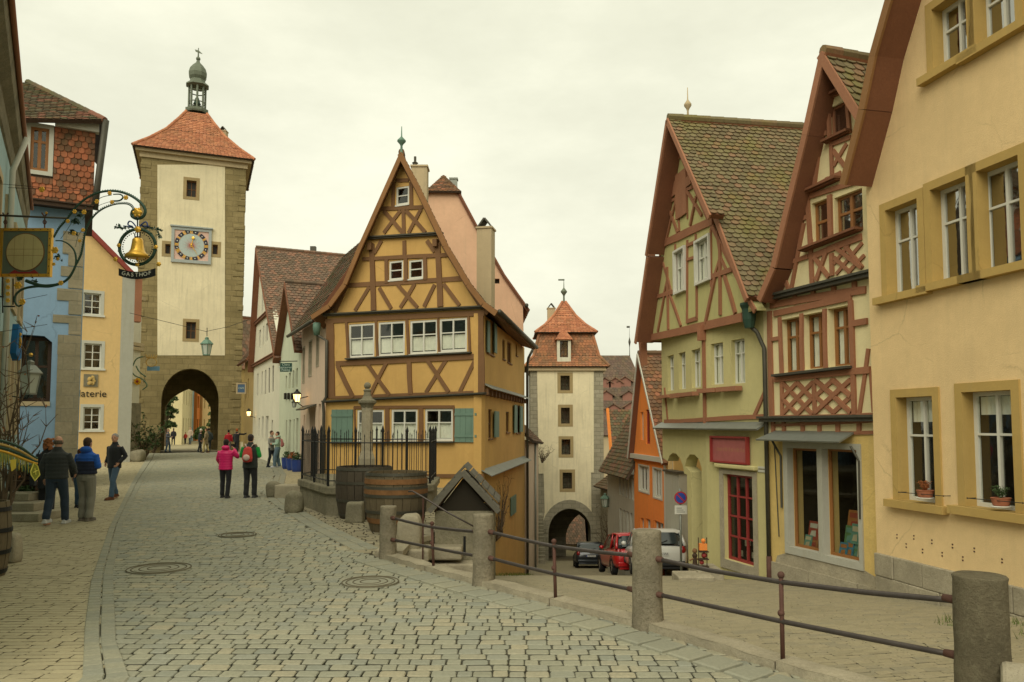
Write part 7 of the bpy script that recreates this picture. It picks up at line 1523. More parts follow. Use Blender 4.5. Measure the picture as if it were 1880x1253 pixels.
for k in range(5): x = -.28 + .14 * k; m.tube([c + Vector((x * .8, 0, .26)), c + Vector((x * 1.2, 0, .45))], [.045, .02], 5); 
m.tube([c + Vector((-.3, 0, .26)), c + Vector((.3, 0, .26))], .04, 5); obj('crown', m, M['ochretrim'], SG)
q = fz.rect(270, 681, 293, 673, .2); m = MB(); m.box(q[0], q[1], q[2], q[3], .18, .22, fz); obj('name_plate', m, simple('plate_blue', (.12, .26, .38)), SG)
# blue sign on the inn wall
fz = Fac(pt(20, 15.2), pt(60, 16.0)); q = fz.rect(23, 662, 36, 597); BB = thing('blue_wall_sign', 'bright blue projecting sign with gilt emblem on the pale blue inn', 'sign', tuple(fz(q[0], q[2]))); m = MB(); m.prism([(q[0], q[2] + .15), (q[0] + .1, q[2]), (q[1], q[2] + .06), (q[1], q[3] - .1), (q[0] + .06, q[3])], -.06, .06, fz); obj('board', m, simple('bright_blue', (.02, .14, .34), .4), BB); m = MB(); c = fz((q[0] + q[1]) / 2, (q[2] + q[3]) / 2, .07); m.ball(c, .04, .015, .12); m.ball(c + Vector((0, 0, .16)), .03, .015, .04); obj('gilt_emblem', m, M['gold'], BB)
# ---- no stopping sign on pole
px_, py_ = pt(1247, 20.3); zb = zl(px_, py_); PS = thing('no_stopping_sign', 'round blue and red no stopping sign on a grey pole beside the white car', 'road sign', (px_, py_, zb)); zt = at(1247, 897, py_).z
m = MB(); m.tube([(px_, py_, zb - .1), (px_, py_, zt)], .03, 10); obj('pole', m, M['zinc'], PS, smooth=True)
fs_ = Fac((px_ - 1, py_ - .04), (px_ + 1, py_ - .04)); zc2 = at(1247, 914, py_).z; rr = 11.5 / 1410 * 20.3 * 1.0
cir = lambda r: [(1 + r * cos(t * pi / 16), zc2 + r * sin(t * pi / 16)) for t in range(32)]
rd = simple('traffic_red', (.42, .03, .03), .4); m = MB(); m.prism(cir(rr), 0, .012, fs_); ds = obj('sign_disc', m, rd, PS); m = MB(); m.prism(cir(rr * .8), .0122, .015, fs_); obj('blue_field', m, simple('traffic_blue', (.03, .07, .33), .4), ds)
m = MB(); m.beam((1 - rr * .6, zc2 + rr * .6), (1 + rr * .6, zc2 - rr * .6), rr * .2, .015, .018, fs_); m.beam((1 + rr * .6, zc2 + rr * .6), (1 - rr * .6, zc2 - rr * .6), rr * .2, .0152, .0175, fs_) if 0 else None; obj('red_bar', m, rd, ds)
q = at(1237, 944, py_); m = MB(); m.box(1 - .16, 1 + .16, q.z, at(1237, 928, py_).z, 0, .012, fs_); pb = obj('extra_plate', m, M['white'], PS); m = MB()
for k in range(3): m.box(1 - .11, 1 + .11 - .04 * k, q.z + .05 + .05 * k, q.z + .063 + .05 * k, .012, .0135, fs_)
obj('plate_lines', m, M['iron'], pb)
# ---- stone steps by the green house door
sx, sy = pt(1290, 17.2); 
for i, (u, v, w_, d_, z, h_) in enumerate(((1268, 1078, .75, .7, -.16, .2), (1292, 1070, .55, .9, .0, .2))):
    x, y = pt(u, 16.4 + i * .5); z0 = zl(x, y); m = MB(); m.box(-w_ / 2, w_ / 2, -.2, .14 + .14 * i, -d_ / 2, d_ / 2, frY((x, y, z0))); bevel(obj('stone_step', m, M['stonelight'], label=('low front step at the green house door', 'upper step at the green house door')[i], cat='step', loc=(x, y, z0), group='steps at the green house door'), .025, 2)
x, y = pt(1272, 17.0); z0 = zl(x, y) + .28
DF = thing('wooden_figure', 'small dark wooden display figure on the step by the green house door', 'figure', (x, y, z0)); m = MB(); m.lathe([(.08, 0), (.09, .03), (.05, .08), (.045, .2), (.06, .26), (.03, .3)], (x, y, z0), 10); obj('figure_body', m, M['darkwood'], DF); m = MB(); m.ball((x, y, z0 + .35), .055); m.tube([(x - .12, y, z0 + .14), (x, y - .02, z0 + .2), (x + .12, y, z0 + .14)], .02, 6); obj('figure_head', m, M['timberbrown'], DF)
x, y = pt(1288, 16.8); z0 = zl(x, y) + .28; DD = thing('toy_display', 'colourful wooden toys stacked on a stand in the doorway', 'display stand', (x, y, z0)); m = MB()
for k in range(3): m.box(-.1, .1, .16 * k, .16 * k + .02, -.08, .08, frY((x, y, z0)))
for sx_ in (-.09, .09): m.box(sx_ - .008, sx_ + .008, 0, .62, -.01, .01, frY((x, y + .07, z0)))
obj('stand', m, M['darkwood'], DD); m = MB(); m.box(-.09, .07, .36, .5, -.05, .05, frY((x, y, z0))); m.ball((x, y, z0 + .56), .05); obj('orange_toy', m, M['orange'], DD); m = MB(); m.ball((x + .01, y, z0 + .25), .06); m.ball((x - .04, y, z0 + .1), .05); obj('red_toy', m, M['redpaint'], DD)
# ---- inn steps, bench crate, banner with tassels
for i in range(3):
    x, y = pt(72 - 9 * i, 16.3 + .25 * i); m = MB(); m.box(-1.3, .28 - .12 * i, .17 * i, .17 * i + .168, -.35 + .18 * i, .5, frY((x, y, 0))); bevel(obj('stone_step', m, M['stonelight'], label=('lowest', 'middle', 'top')[i] + ' stone step up to the pale blue inn door', cat='step', loc=(x, y, 0), group='steps of the pale blue inn'), .015, 2)
x, y = pt(58, 17.6); m = MB()
for k in range(5): m.box(-.9, .2, .5 + .12 * k, .5 + .12 * k + .105, -.1, .3, frY((x, y, 0)))
obj('wooden_crate', m, M['darkwood'], label='dark wooden box standing on the inn steps', cat='crate', loc=(x, y, .5))
BG = thing('tasselled_garland', 'green and yellow fringed garland hanging off the inn at the left edge', 'garland', tuple(at(30, 830, 11.5))); gf = Fac(pt(-20, 10.8), pt(90, 11.8)); G_ = lambda u, v, o=0: gf(*gf.px(u, v, o), o)
for k, (dv, mt) in enumerate(((0, 'ggreen'), (7, 'ochretrim'), (13, 'ggreen'), (19, 'gold'))):
    m = MB(); m.tube(curve([G_(-15, 806 + dv), G_(12, 812 + dv), G_(38, 822 + dv), G_(60, 838 + dv * .6), G_(68, 842 + dv * .5)]), .02, 6); obj('garland_cord', m, M[mt], BG, smooth=True)
tz = [simple('tassel_green', (.05, .16, .09), .8), simple('tassel_yellow', (.5, .4, .05), .8)]
for k in range(2):
    m = MB()
    for i in range(34):
        u = -10 + 80 * (i + k * .5) / 34; v = 828 + 18 * ((u + 10) / 80) ** 1.5; m.tube([G_(u, v), G_(u + RU(-1.5, 1.5), v + RU(16, 32))], [.006, .003], 4)
    obj('fringe', m, tz[k], BG, uv=False)
m = MB(); V = [G_(56, 866, .03), G_(62, 851, .03), G_(69, 856, .03), G_(73, 872, .03), G_(64, 883, .03), G_(57, 872, .03)]; m.add(V + [v + Vector((0, .015, 0)) for v in V], [(0, 1, 2, 3, 4, 5), (11, 10, 9, 8, 7, 6)] + [(i, (i + 1) % 6, (i + 1) % 6 + 6, i + 6) for i in range(6)]); fl = obj('pennant', m, simple('pennant_olive', (.22, .23, .03), .7), BG)
m = MB(); m.tube(V + [V[0]], .008, 5); m.tube([G_(61, 868, .05), G_(69, 864, .05)], .006, 4); m.tube([G_(64, 860, .05), G_(66, 872, .05)], .006, 4); obj('pennant_border', m, simple('border_yellow', (.75, .68, .12), .6), fl)
m = MB(); V = [G_(18, 845, .03), G_(29, 843, .03), G_(28, 860, .03), G_(21, 866, .03)]; m.add(V + [v + Vector((0, .015, 0)) for v in V], [(0, 1, 2, 3), (7, 6, 5, 4)] + [(i, (i + 1) % 4, (i + 1) % 4 + 4, i + 4) for i in range(4)]); obj('yellow_pennant', m, tz[1], BG)
# ---- creepers and shrubs
def shrub(name, label, c, R, H, n, cat='shrub', leafn=0, lm='leaf', seed=1, trunk=.015, ls=.05, group=None):
    rg = random.Random(seed); root = thing(name, label, cat, c, group); m = MB(); tips = []
    for i in range(n):
        a = rg.uniform(0, 6.28); r = R * rg.random() ** .5; p = [Vector(c) + Vector((rg.uniform(-.06, .06), rg.uniform(-.06, .06), 0))]; e = Vector(c) + Vector((cos(a) * r, sin(a) * r, H * rg.uniform(.5, 1)))
        for k in range(1, 7): t = k / 6; p.append(p[0].lerp(e, t) + Vector((rg.uniform(-1, 1), rg.uniform(-1, 1), rg.uniform(-.3, .6))) * .06 * R * 2)
        m.tube(p, [trunk * (1.1 - .95 * k / 6) for k in range(7)], 4)
        for q in p[2:]:
            for _ in range(2): e2 = q + Vector((rg.uniform(-1, 1), rg.uniform(-1, 1), rg.uniform(-.1, 1))) * .28 * R; m.tube([q, e2], [trunk * .4, trunk * .15], 3); tips.append(e2)
    obj('branches', m, M['twig'], root, uv=False)
    if leafn:
        m = MB()
        for _ in range(leafn): q = rg.choice(tips); leaves(m, tuple(q), .12, 1, ls)
        obj('foliage', m, M[lm], root, uv=False)
    return root
p = at(20, 900, 12.5); shrub('bare_creeper', 'bare twisted creeper climbing the corner of the pale blue inn', (p.x - .1, 12.5, .5), .75, 3.2, 16, seed=4, trunk=.022, leafn=40, lm='redplant', ls=.03)
p = gp(262, 845); shrub('shrub', 'thin leafy shrub growing at the rock left of the tower arch', (p.x + .1, p.y, 0), 1.0, 2.3, 14, leafn=500, seed=6, ls=.09, trunk=.03)
p = gp(283, 832); shrub('shrub', 'low green bush against the left foot of the clock tower', (p.x, p.y, 0), .8, 1.7, 12, leafn=420, seed=8, ls=.1, trunk=.03)
x, y = pt(1124, 41); shrub('bare_bush', 'tall bare brown bush in front of the stone house', (x, y, zl(x, y)), 1.0, 3.4, 20, seed=12, trunk=.03)
p = at(972, 845, 54); shrub('wall_shrub', 'bare twiggy shrub growing from the left corner of the lower tower', (p.x + .9, 53.9, at(990, 850, 54).z), .8, 1.2, 14, seed=14, trunk=.025)
# ---- view through the big arch
M['leaf2'] = simple('mid_leaf', (.07, .11, .03), .6, var=.5)
def tree(name, label, c, R, H, n, trunk=.2, seed=1, lm='leaf'):
    rg = random.Random(seed); root = thing(name, label, 'tree', c); m = MB(); C_ = Vector(c); m.tube([C_, C_ + Vector((.1, 0, H * .5)), C_ + Vector((.2, .1, H * .8))], [trunk, trunk * .7, trunk * .25], 8)
    blobs = [C_ + Vector((rg.uniform(-R, R) * .7, rg.uniform(-R, R) * .7, H * rg.uniform(.35, .95))) for _ in range(26)]
    for b in blobs: m.tube([C_ + Vector((.1, 0, H * .4)), b], [trunk * .3, .02], 4)
    obj('trunk', m, M['twig'], root, uv=False); m = MB()
    for b in blobs: leaves(m, tuple(b), R * .38, n // 26, .13)
    obj('crown', m, M[lm], root, uv=False); return root
x, y = pt(303, 72); tree('tree', 'dark green tree seen inside the left of the tower arch', (x, y, 0), .95, 4.6, 4600, seed=3)
x, y = pt(393, 74); tree('tree', 'yellowish green tree at the right inside the tower arch', (x, y, 0), .55, 4.2, 3000, seed=5, lm='leaf2')
x, y = pt(371, 80); tree('small_tree', 'low round shrub before the orange-red house beyond the arch', (x, y, 0), .8, 1.6, 2600, seed=7, lm='leaf2', trunk=.08)
def farhouse(name, label, u0, u1, Y0, Y1, h, mat, peak, rm='tiles_brown', wcols=3, tone='darkwood'):
    f = Fac(pt(u0, Y0), pt(u1, Y1)); R_ = thing(name, label, 'house', base(f)); hs = []; n = wcols
    for r_ in range(3):
        z = 1.2 + r_ * 2.9
        if z + 1.6 > h: break
        for k in range(n): a = f.L * (k + .5) / n; hs.append(hole(a - .4, a + .4, z, z + 1.5)); window(R_, f, a - .4, a + .4, z, z + 1.5, rec=.12, fm=tone, cols=1, rows=(.5,), fw=.08)
    ol = [(0, -.1), (f.L, -.1), (f.L, h), (f.L / 2, h + peak), (0, h)]; wall(R_, f, ol, hs, 5, M[mat]); volume(R_, f, ol, 8, M[mat]); roof(R_, f, [(-.3, h - .4), (f.L / 2, h + peak + .1), (f.L + .3, h - .4)], .3, 8, .15, rm, .5, .45, barge='timberdark', bw=.15)
farhouse('far_cream_house', 'cream house with brown roof beyond the arch behind the dark tree', 296, 338, 86, 88, 7.2, 'creamp', 4.5, wcols=4)
farhouse('far_cream_gable_house', 'tall cream house with brown shuttered windows in the middle beyond the arch', 334, 352, 78, 92, 11.5, 'creamp', 6, wcols=4, tone='timberbrown')
farhouse('far_pale_blue_house', 'slim pale blue house beyond the arch', 352, 361, 92, 104, 10.5, 'paleblue', 6)
farhouse('far_orange_house', 'orange-red gabled house beyond the arch', 361, 372, 96, 100, 8.5, 'orange', 6, wcols=3)
farhouse('far_yellow_house', 'pale yellow house on the right beyond the arch', 371, 386, 98, 106, 10.5, 'yellow2', 6, wcols=2)
farhouse('far_ochre_house', 'ochre house edge partly covered by the green tree beyond the arch', 388, 408, 92, 90, 9, 'brownp', 6, wcols=2)
for i, (u, Y) in enumerate(((296, 88), (303, 84), (318, 90), (326, 86))):
    x, y = pt(u, Y); root = thing('cafe_table', ('white cafe table at the left wall beyond the arch', 'white cafe table with dropped cloth beyond the arch', 'white cafe table next to the man with folded arms', 'white cafe table right of the grey-coated walker')[i], 'table', (x, y, 0), 'white cafe tables beyond the arch')
    m = MB(); m.lathe([(.5, .74), (.52, .78), (.5, .79)], (x, y, 0), 14); obj('table_top', m, M['white'], root); m = MB(); m.tube([(x, y, 0), (x, y, .74)], .05, 6); m.lathe([(.28, 0), (.05, .06)], (x, y, 0), 10); obj('leg', m, M['white'], root)
m = MB(); V = [(-30, 57), (-17.5, 59.5), (-24, 130), (-60, 130)]; sheet('far_street', V, -.012, M['paver'])
# manhole covers
for (u, v, r, lb) in ((292, 1046, .42, 'round stone-ringed manhole cover left of centre in the road'), (680, 1071, .36, 'round manhole cover in the setts before the stone posts'), (436, 984, .33, 'manhole cover further up the middle of the road')):
    p = gp(u, v); m = MB(); m.lathe([(r, .005), (r, .017), (r * .8, .018), (r * .78, .012), (r * .74, .012), (r * .72, .019), (.02, .02)], (p.x, p.y, 0), 36); o = obj('manhole_cover', m, M['band'], label=lb, cat='manhole cover', loc=(p.x, p.y, 0))
    for q_ in (.98, .84, .6, .35): m = MB(); m.tube([(p.x + r * q_ * cos(t * pi / 20), p.y + r * q_ * sin(t * pi / 20), .019) for t in range(41)], .009, 5); obj('cover_ring', m, M['joint'], o, uv=False)
# stairs and wall left of lower tower
x0_, y0_ = pt(974, 50); x1_, _ = pt(1001, 50); ST = thing('stone_stairs', 'narrow stone stairs climbing beside the left corner of the lower gate tower', 'stairs', (x0_, 50, -7)); m = MB()
for k in range(14): m.box(x0_, x1_, -8, -6.9 + .2 * k, 50 + .3 * k, 50.28 + .3 * k + (3 if k == 13 else 0), None)
obj('steps', m, M['lowstone'], ST)
# ================================================================== PEOPLE
SK = simple('skin', (.52, .28, .18), .55, spec=.35, var=.08)
def fuse(o, vox, it=4):
    r = o.modifiers.new('fuse', 'REMESH'); r.mode = 'VOXEL'; r.voxel_size = vox; r.use_smooth_shade = True
    s = o.modifiers.new('soften', 'SMOOTH'); s.factor = .5; s.iterations = it; return o
CM = {}
def cm(c, gloss=False):
    k = (tuple(c), gloss)
    if k not in CM: CM[k] = cloth('cloth_%d' % len(CM), c) if not gloss else simple('nylon_%d' % len(CM), c, .42, spec=.4, var=.15)
    return CM[k]
def lerp(a, b, t): return Vector(a).lerp(Vector(b), t)
def person(label, x, y, z, h, face, jacket, trousers, shoes, hair, legs=(.12, -.1), arms=('down', 'down'), jl=.80, puffer=False, hood=None, hairstyle='short', wide=1.0, lw=1.0, vox=.011, gloss=False, lower=None, extras=(), lean=0.0, group=None, sleeve=None, headturn=0.0):
    root = thing('person', label, 'person', (0, 0, 0), group); k = h / 1.75; S = lambda p: (p[0] * k, p[1] * k, p[2] * k)
    HIP, SH = .93, 1.43; P_ = {}
    ft = {}
    J = {}
    for sd, st in ((-1, legs[0]), (1, legs[1])):
        hip = (sd * .09, 0, HIP); ank = (sd * .10, st, .085 + (.05 if st < -.14 else 0)); kn = (sd * .10, st * .5 + .045, .50); J[sd] = (hip, kn, ank)
    A = {}
    for sd, ps in ((-1, arms[0]), (1, arms[1])):
        s_ = (sd * .158 * wide, lean, SH - .045)
        el, wr = {'down': ((sd * .245, -.03, 1.14), (sd * .25, .06, .90)), 'swing': ((sd * .25, -.10, 1.15), (sd * .25, -.05, .91)), 'fwd': ((sd * .24, .07, 1.15), (sd * .22, .24, 1.0)),
                  'pocket': ((sd * .255, -.09, 1.15), (sd * .20, .07, .97)), 'raised': ((sd * .30, .10, 1.22), (sd * .15, .26, 1.44)), 'front': ((sd * .235, .0, 1.15), (sd * .07, .25, 1.14)), 'point': ((sd * .38, .2, 1.36), (sd * .55, .42, 1.46))}[ps]
        A[sd] = (s_, (el[0] * (1 + (wide - 1) * .8), el[1] + lean * .5, el[2]), (wr[0] * (1 + (wide - 1) * .6), wr[1], wr[2]))
    # --- body: head, neck, torso, limbs, hands with five fingers, one fused surface
    b = MB(); hc = Vector((0, .015 + lean * 1.3, 1.635))
    R_ = Matrix.Rotation(headturn, 3, 'Z')
    def H_(p): return hc + R_ @ Vector(p)
    b.ball(hc, .074, .092, .108, 14, 12); b.ball(H_((0, .03, -.055)), .056, .062, .062); b.tube([H_((0, .088, .015)), H_((0, .112, -.022)), H_((0, .095, -.03))], [.009, .015, .010], 6)
    for sd in (-1, 1): b.ball(H_((sd * .076, -.005, -.01)), .012, .022, .032, 8, 6)
    b.ball(H_((0, .088, -.062)), .024, .012, .009, 8, 5); b.tube([(0, lean, 1.44), (0, lean * 1.1, 1.50), hc + Vector((0, -.01, -.05))], [.062, .055, .056], 10)
    b.tube([(0, 0, .88), (0, 0, 1.0), (0, lean * .4, 1.15), (0, lean * .8, 1.32), (0, lean, 1.42), (0, lean, 1.47)], [.15, .155, .14, .165, .15, .06], 14, sq=(1, .62))
    for sd in (-1, 1):
        hp, kn, an = J[sd]; b.tube([hp, lerp(hp, kn, .5), kn, lerp(kn, an, .4), an], [.085, .07, .055, .055, .038], 10); b.tube([(an[0], an[1] - .05, .045), (an[0], an[1] + .06, .045), (an[0], an[1] + .16, .03)], [.034, .038, .028], 8)
        s_, el, wr = A[sd]; b.tube([s_, lerp(s_, el, .5), el, lerp(el, wr, .5), wr], [.05, .043, .036, .034, .026], 8)
        d = (Vector(wr) - Vector(el)).normalized(); side = Vector((sd, 0, 0)); side = (side - d * side.dot(d)).normalized(); nrm = d.cross(side)
        palm = Vector(wr) + d * .05; rot = Matrix((nrm, side, d)).transposed(); b.ball(palm, .036, .016, .048, 10, 8, rot=rot)
        for fi in range(4):
            o = nrm * (-.027 + .018 * fi); L = (.066, .076, .07, .055)[fi]; p0 = palm + o + d * .03; p1 = p0 + d * L * .5 - side * .008; p2 = p1 + d * L * .35 - side * .022; p3 = p2 + d * L * .15 - side * .018; b.tube([p0, p1, p2, p3], [.0095, .009, .0085, .006], 6)
        t0 = palm + nrm * .032 - d * .02; b.tube([t0, t0 + nrm * .022 + d * .02 - side * .008, t0 + nrm * .026 + d * .048 - side * .014], [.012, .010, .007], 6)
    b.v = [S(p) for p in b.v]; fuse(obj('body', b, SK, root, uv=False), vox * .8, 2)
    # --- eyes
    e = MB()
    for sd in (-1, 1): e.ball(H_((sd * .03, .081, .012)), .010, .007, .007, 8, 6)
    e.v = [S(p) for p in e.v]; obj('eyes', e, M['iron'], root, uv=False)
    # --- trousers
    t = MB(); t.tube([(0, 0, .84), (0, 0, .92), (0, 0, 1.04)], [.155 * lw, .17 * lw, .16], 12, sq=(1, .68))
    for sd in (-1, 1):
        hp, kn, an = J[sd]; a2 = (an[0], an[1], an[2] + (.0)); w_ = lw; bag = Vector((0, -.012, 0))
        t.tube([(hp[0], hp[1] - .01, hp[2] + .0), lerp(hp, kn, .35), lerp(hp, kn, .7), kn, lerp(kn, a2, .3) + bag, lerp(kn, a2, .6), lerp(kn, a2, .85) + bag, Vector(a2) + Vector((0, 0, -.01))], [.098 * w_, .092 * w_, .08 * w_, .073 * w_, .072 * w_, .066 * w_, .068 * w_, .062 * w_ * (1.15 if lw > 1.1 else 1)], 12)
    t.v = [S(p) for p in t.v]; fuse(obj('trousers', t, cm(trousers), root, uv=False), vox)
    # --- jacket
    j = MB(); rings = []; rad = []; n = 26 if puffer else 10; pf = .016 if puffer else 0; W = wide
    prof = [(jl, .185), (.95, .182), (1.05, .175), (1.2, .185), (1.33, .192), (1.40, .158), (1.45, .10), (1.50, .07)]
    def RR(z):
        for i in range(len(prof) - 1):
            if z <= prof[i + 1][0]: q = (z - prof[i][0]) / max(1e-6, prof[i + 1][0] - prof[i][0]); q = min(max(q, 0), 1); return prof[i][1] * (1 - q) + prof[i + 1][1] * q
        return prof[-1][1]
    if jl > .95: prof = [p for p in prof if p[0] > .97]; prof.insert(0, (jl, .178))
    for i in range(n + 1):
        zj = jl + (1.50 - jl) * i / n; tt = (zj - .9) / .55; rings.append((0, lean * max(0, min(1, tt)), zj)); rad.append((RR(zj) * W + pf * abs(sin((zj - jl) / .075 * pi)) * (1 if zj < 1.42 else .3)))
    def upper(m, z0, z1): m.tube([r for r in rings if z0 - .001 <= r[2] <= z1 + .001], [q for r, q in zip(rings, rad) if z0 - .001 <= r[2] <= z1 + .001], 18, sq=(1, .68))
    upper(j, 0, 9)
    def sleeves(m):
        for sd in (-1, 1):
            s_, el, wr = A[sd]; pts = []; rr = []; nn = 16 if puffer else 8
            for i in range(nn + 1):
                q = i / nn; p = lerp(s_, el, q * 2) if q < .5 else lerp(el, wr, q * 2 - 1); pts.append(p); rr.append(.072 - .026 * q + (.008 * abs(sin(q * nn * pi / 2)) if puffer else .003 * sin(q * 23)))
            m.tube(pts, rr, 12)
    if sleeve: sm_ = MB(); sleeves(sm_); sm_.v = [S((p[0] * 1.0, p[1], p[2])) for p in sm_.v]; fuse(obj('sleeves', sm_, cm(sleeve, gloss), root, uv=False), vox)
    else: sleeves(j)
    if hood is None: j.tube([(0, lean - .005, 1.46), (0, lean + .0, 1.53)], [.085, .075], 12, sq=(1, .9))
    j.v = [S(p) for p in j.v]; fuse(obj('jacket', j, cm(jacket, gloss), root, uv=False), vox)
    if lower:   # lower half of the jacket in another colour
        q = MB(); upper(q, 0, 1.27); q.v = [S((p[0] * 1.035, p[1] * 1.05, p[2])) for p in q.v]; fuse(obj('jacket_lower_half', q, cm(lower), root, uv=False), vox)
    if hood: q = MB(); q.ball((0, lean - .055, 1.50), .125, .10, .075); q.tube([(0, lean, 1.45), (0, lean, 1.52)], [.10, .09], 10); q.v = [S(p) for p in q.v]; fuse(obj('hood', q, cm(hood, gloss), root, uv=False), vox)
    # --- shoes
    s2 = MB()
    for sd in (-1, 1):
        an = J[sd][2]; zo = an[2] - .085; s2.tube([(an[0], an[1] - .075, .05 + zo), (an[0], an[1] - .02, .055 + zo), (an[0], an[1] + .08, .05 + zo), (an[0], an[1] + .175, .035 + zo), (an[0], an[1] + .2, .03 + zo)], [.036, .048, .047, .042, .02], 10, sq=(1, .9)); s2.box(an[0] - .045, an[0] + .045, zo, zo + .03, an[1] - .09, an[1] + .19)
    s2.v = [S(p) for p in s2.v]; fuse(obj('shoes', s2, cm(shoes), root, uv=False), vox * .9, 2)
    # --- hair
    hm = MB()
    if hairstyle == 'bald': 
        for a in range(9): t_ = pi * (.95 + 1.1 * a / 8); hm.ball(H_((.070 * cos(t_), .085 * sin(t_) - .002, -.015)), .022, .022, .045, 8, 6)
    elif hairstyle == 'beanie': hm.ball(H_((0, -.008, .035)), .086, .102, .095, 14, 10)
    else:
        hm.ball(H_((0, -.018, .032)), .083, .094, .092, 14, 10); hm.ball(H_((0, -.035, -.01)), .078, .068, .085, 12, 8)
        if hairstyle == 'curly':
            rg = random.Random(3)
            for _ in range(46): a, c_ = rg.uniform(pi * .85, pi * 2.15), rg.uniform(-.14, .1); hm.ball(H_((.09 * cos(a), .09 * sin(a) - .01, c_)), .03, .03, .03, 8, 6)
        if hairstyle == 'long': hm.tube([H_((0, -.05, .02)), H_((0, -.085, -.09)), H_((0, -.09, -.2))], [.075, .06, .04], 10)
    hm.v = [S(p) for p in hm.v]; fuse(obj('hat' if hairstyle == 'beanie' else 'hair', hm, cm(hair), root, uv=False), vox * .8, 2)
    for ex in extras: ex(root, S, lean)
    root.location = (x, y, z); root.rotation_euler = (0, 0, face); return root
def backpack(c1, c2, red=True):
    def f(root, S, lean):
        m = MB(); m.tube([(0, -.19, 1.0), (0, -.21, 1.08), (0, -.21, 1.22), (0, -.18, 1.36), (0, -.15, 1.40)], [.12, .15, .14, .11, .05], 14, sq=(1, .5)); m.v = [S(p) for p in m.v]; bp = fuse(obj('backpack', m, cm(c1), root, uv=False), .012)
        m = MB(); m.ball((0, -.285, 1.12), .095, .035, .085); m.v = [S(p) for p in m.v]; obj('front_pocket', m, cm(c2), bp, smooth=True, uv=False)
        m = MB()
        for sd in (-1, 1): m.tube([(sd * .05, -.12, 1.38), (sd * .11, -.10, 1.47), (sd * .13, .04, 1.46), (sd * .14, .14, 1.36)], .018, 8, sq=(1.6, .6))
        m.v = [S(p) for p in m.v]; obj('shoulder_straps', m, cm(c2), bp, smooth=True, uv=False)
    return f
def handbag(c, side, zt=1.0):
    def f(root, S, lean):
        m = MB(); m.box(side * .27 - .05, side * .27 + .05, zt - .28, zt, -.15, .13); m.v = [S(p) for p in m.v]; bg_ = bevel(obj('handbag', m, cm(c), root, uv=False), .03, 3); m = MB(); m.tube([(side * .27, -.08, zt), (side * .22, -.05, 1.3), (side * .17, 0, 1.47), (side * .22, .07, 1.3), (side * .27, .07, zt)], .01, 6); m.v = [S(p) for p in m.v]; obj('bag_strap', m, cm(c), bg_, uv=False)
    return f
def phone():
    def f(root, S, lean):
        m = MB(); m.box(.03, .19, 1.5, 1.6, .33, .345); m.v = [S(p) for p in m.v]; obj('phone', m, M['iron'], root, uv=False)
    return f
BLK, NAVY, DK = (.022, .024, .026), (.03, .045, .075), (.035, .035, .032)
def feet(u, v, z=0): p = gp(u, v, z); return (p.x, p.y, z)
X, Y, Z = feet(208, 917); person('grey-haired man in black jacket, jeans and brown shoes walking towards the camera', X, Y, Z, 1.76, pi - .25, BLK, (.07, .12, .18), (.12, .045, .02), (.30, .28, .25), legs=(.2, -.2), arms=('pocket', 'pocket'), jl=.83, wide=1.08, headturn=.35)
X, Y, Z = feet(156, 957); person('person in blue and black puffer jacket and grey trousers walking away', X, Y, Z, 1.73, -.1, (.02, .10, .42), (.22, .21, .165), (.15, .13, .10), (.06, .035, .02), legs=(.05, -.02), arms=('front', 'front'), jl=.98, puffer=True, hood=(.02, .10, .42), wide=1.12, lw=1.18, lower=(.02, .025, .045))
X, Y, Z = feet(101, 964); person('balding man in dark grey quilted jacket and dark jeans seen from behind', X, Y, Z, 1.78, .12, (.035, .04, .038), (.025, .04, .06), (.5, .5, .47), (.10, .075, .05), legs=(-.16, .2), arms=('down', 'fwd'), jl=.9, puffer=True, hairstyle='bald', wide=1.12, lw=1.1)
X, Y, Z = feet(66, 950); person('woman with curly reddish hair in long black coat beside the balding man', X, Y + .35, Z, 1.7, .35, BLK, BLK, BLK, (.26, .10, .035), legs=(.05, 0), jl=.62, hairstyle='curly', wide=1.02, extras=(handbag(BLK, -1, .95),))
X, Y, Z = feet(131, 935); person('child in dark top and blue jeans half hidden between two adults', X, Y + .3, Z, 1.42, 0, BLK, (.05, .10, .16), BLK, (.08, .03, .015), legs=(.1, -.1), jl=.9)
X, Y, Z = feet(413, 915); person('person in bright pink puffer jacket raising a hand while walking to the tower', X, Y, Z, 1.6, .05, (.62, .015, .13), (.02, .02, .022), (.03, .028, .028), (.02, .015, .012), legs=(.05, -.12), arms=('fwd', 'raised'), jl=.84, puffer=True, hood=(.62, .015, .13), gloss=True, wide=1.08, extras=(phone(),))
X, Y, Z = feet(458, 915); person('person in black and green jacket with a red and white backpack', X, Y, Z, 1.74, -.05, (.03, .035, .03), (.025, .026, .026), (.05, .05, .05), (.035, .025, .02), legs=(0, .08), arms=('front', 'front'), jl=.82, sleeve=(.015, .26, .045), wide=1.14, lw=1.08, extras=(backpack((.45, .05, .04), (.55, .42, .35)),))
X, Y, Z = -10.95, 36.0, 0; person('woman in mint hoodie and wide jeans with a pink backpack', X, Y, Z, 1.68, pi / 2 + .3, (.32, .44, .33), (.10, .15, .18), (.5, .5, .5), (.05, .03, .02), arms=('front', 'front'), jl=.85, hood=(.32, .44, .33), lw=1.3, vox=.02, extras=(backpack((.45, .16, .14), (.45, .18, .16)),))
X, Y, Z = -11.3, 36.2, 0; person('dark-haired person in grey top facing the woman in mint', X, Y, Z, 1.72, -pi / 2 - .2, (.25, .24, .2), BLK, BLK, (.05, .025, .015), arms=('front', 'front'), vox=.02)
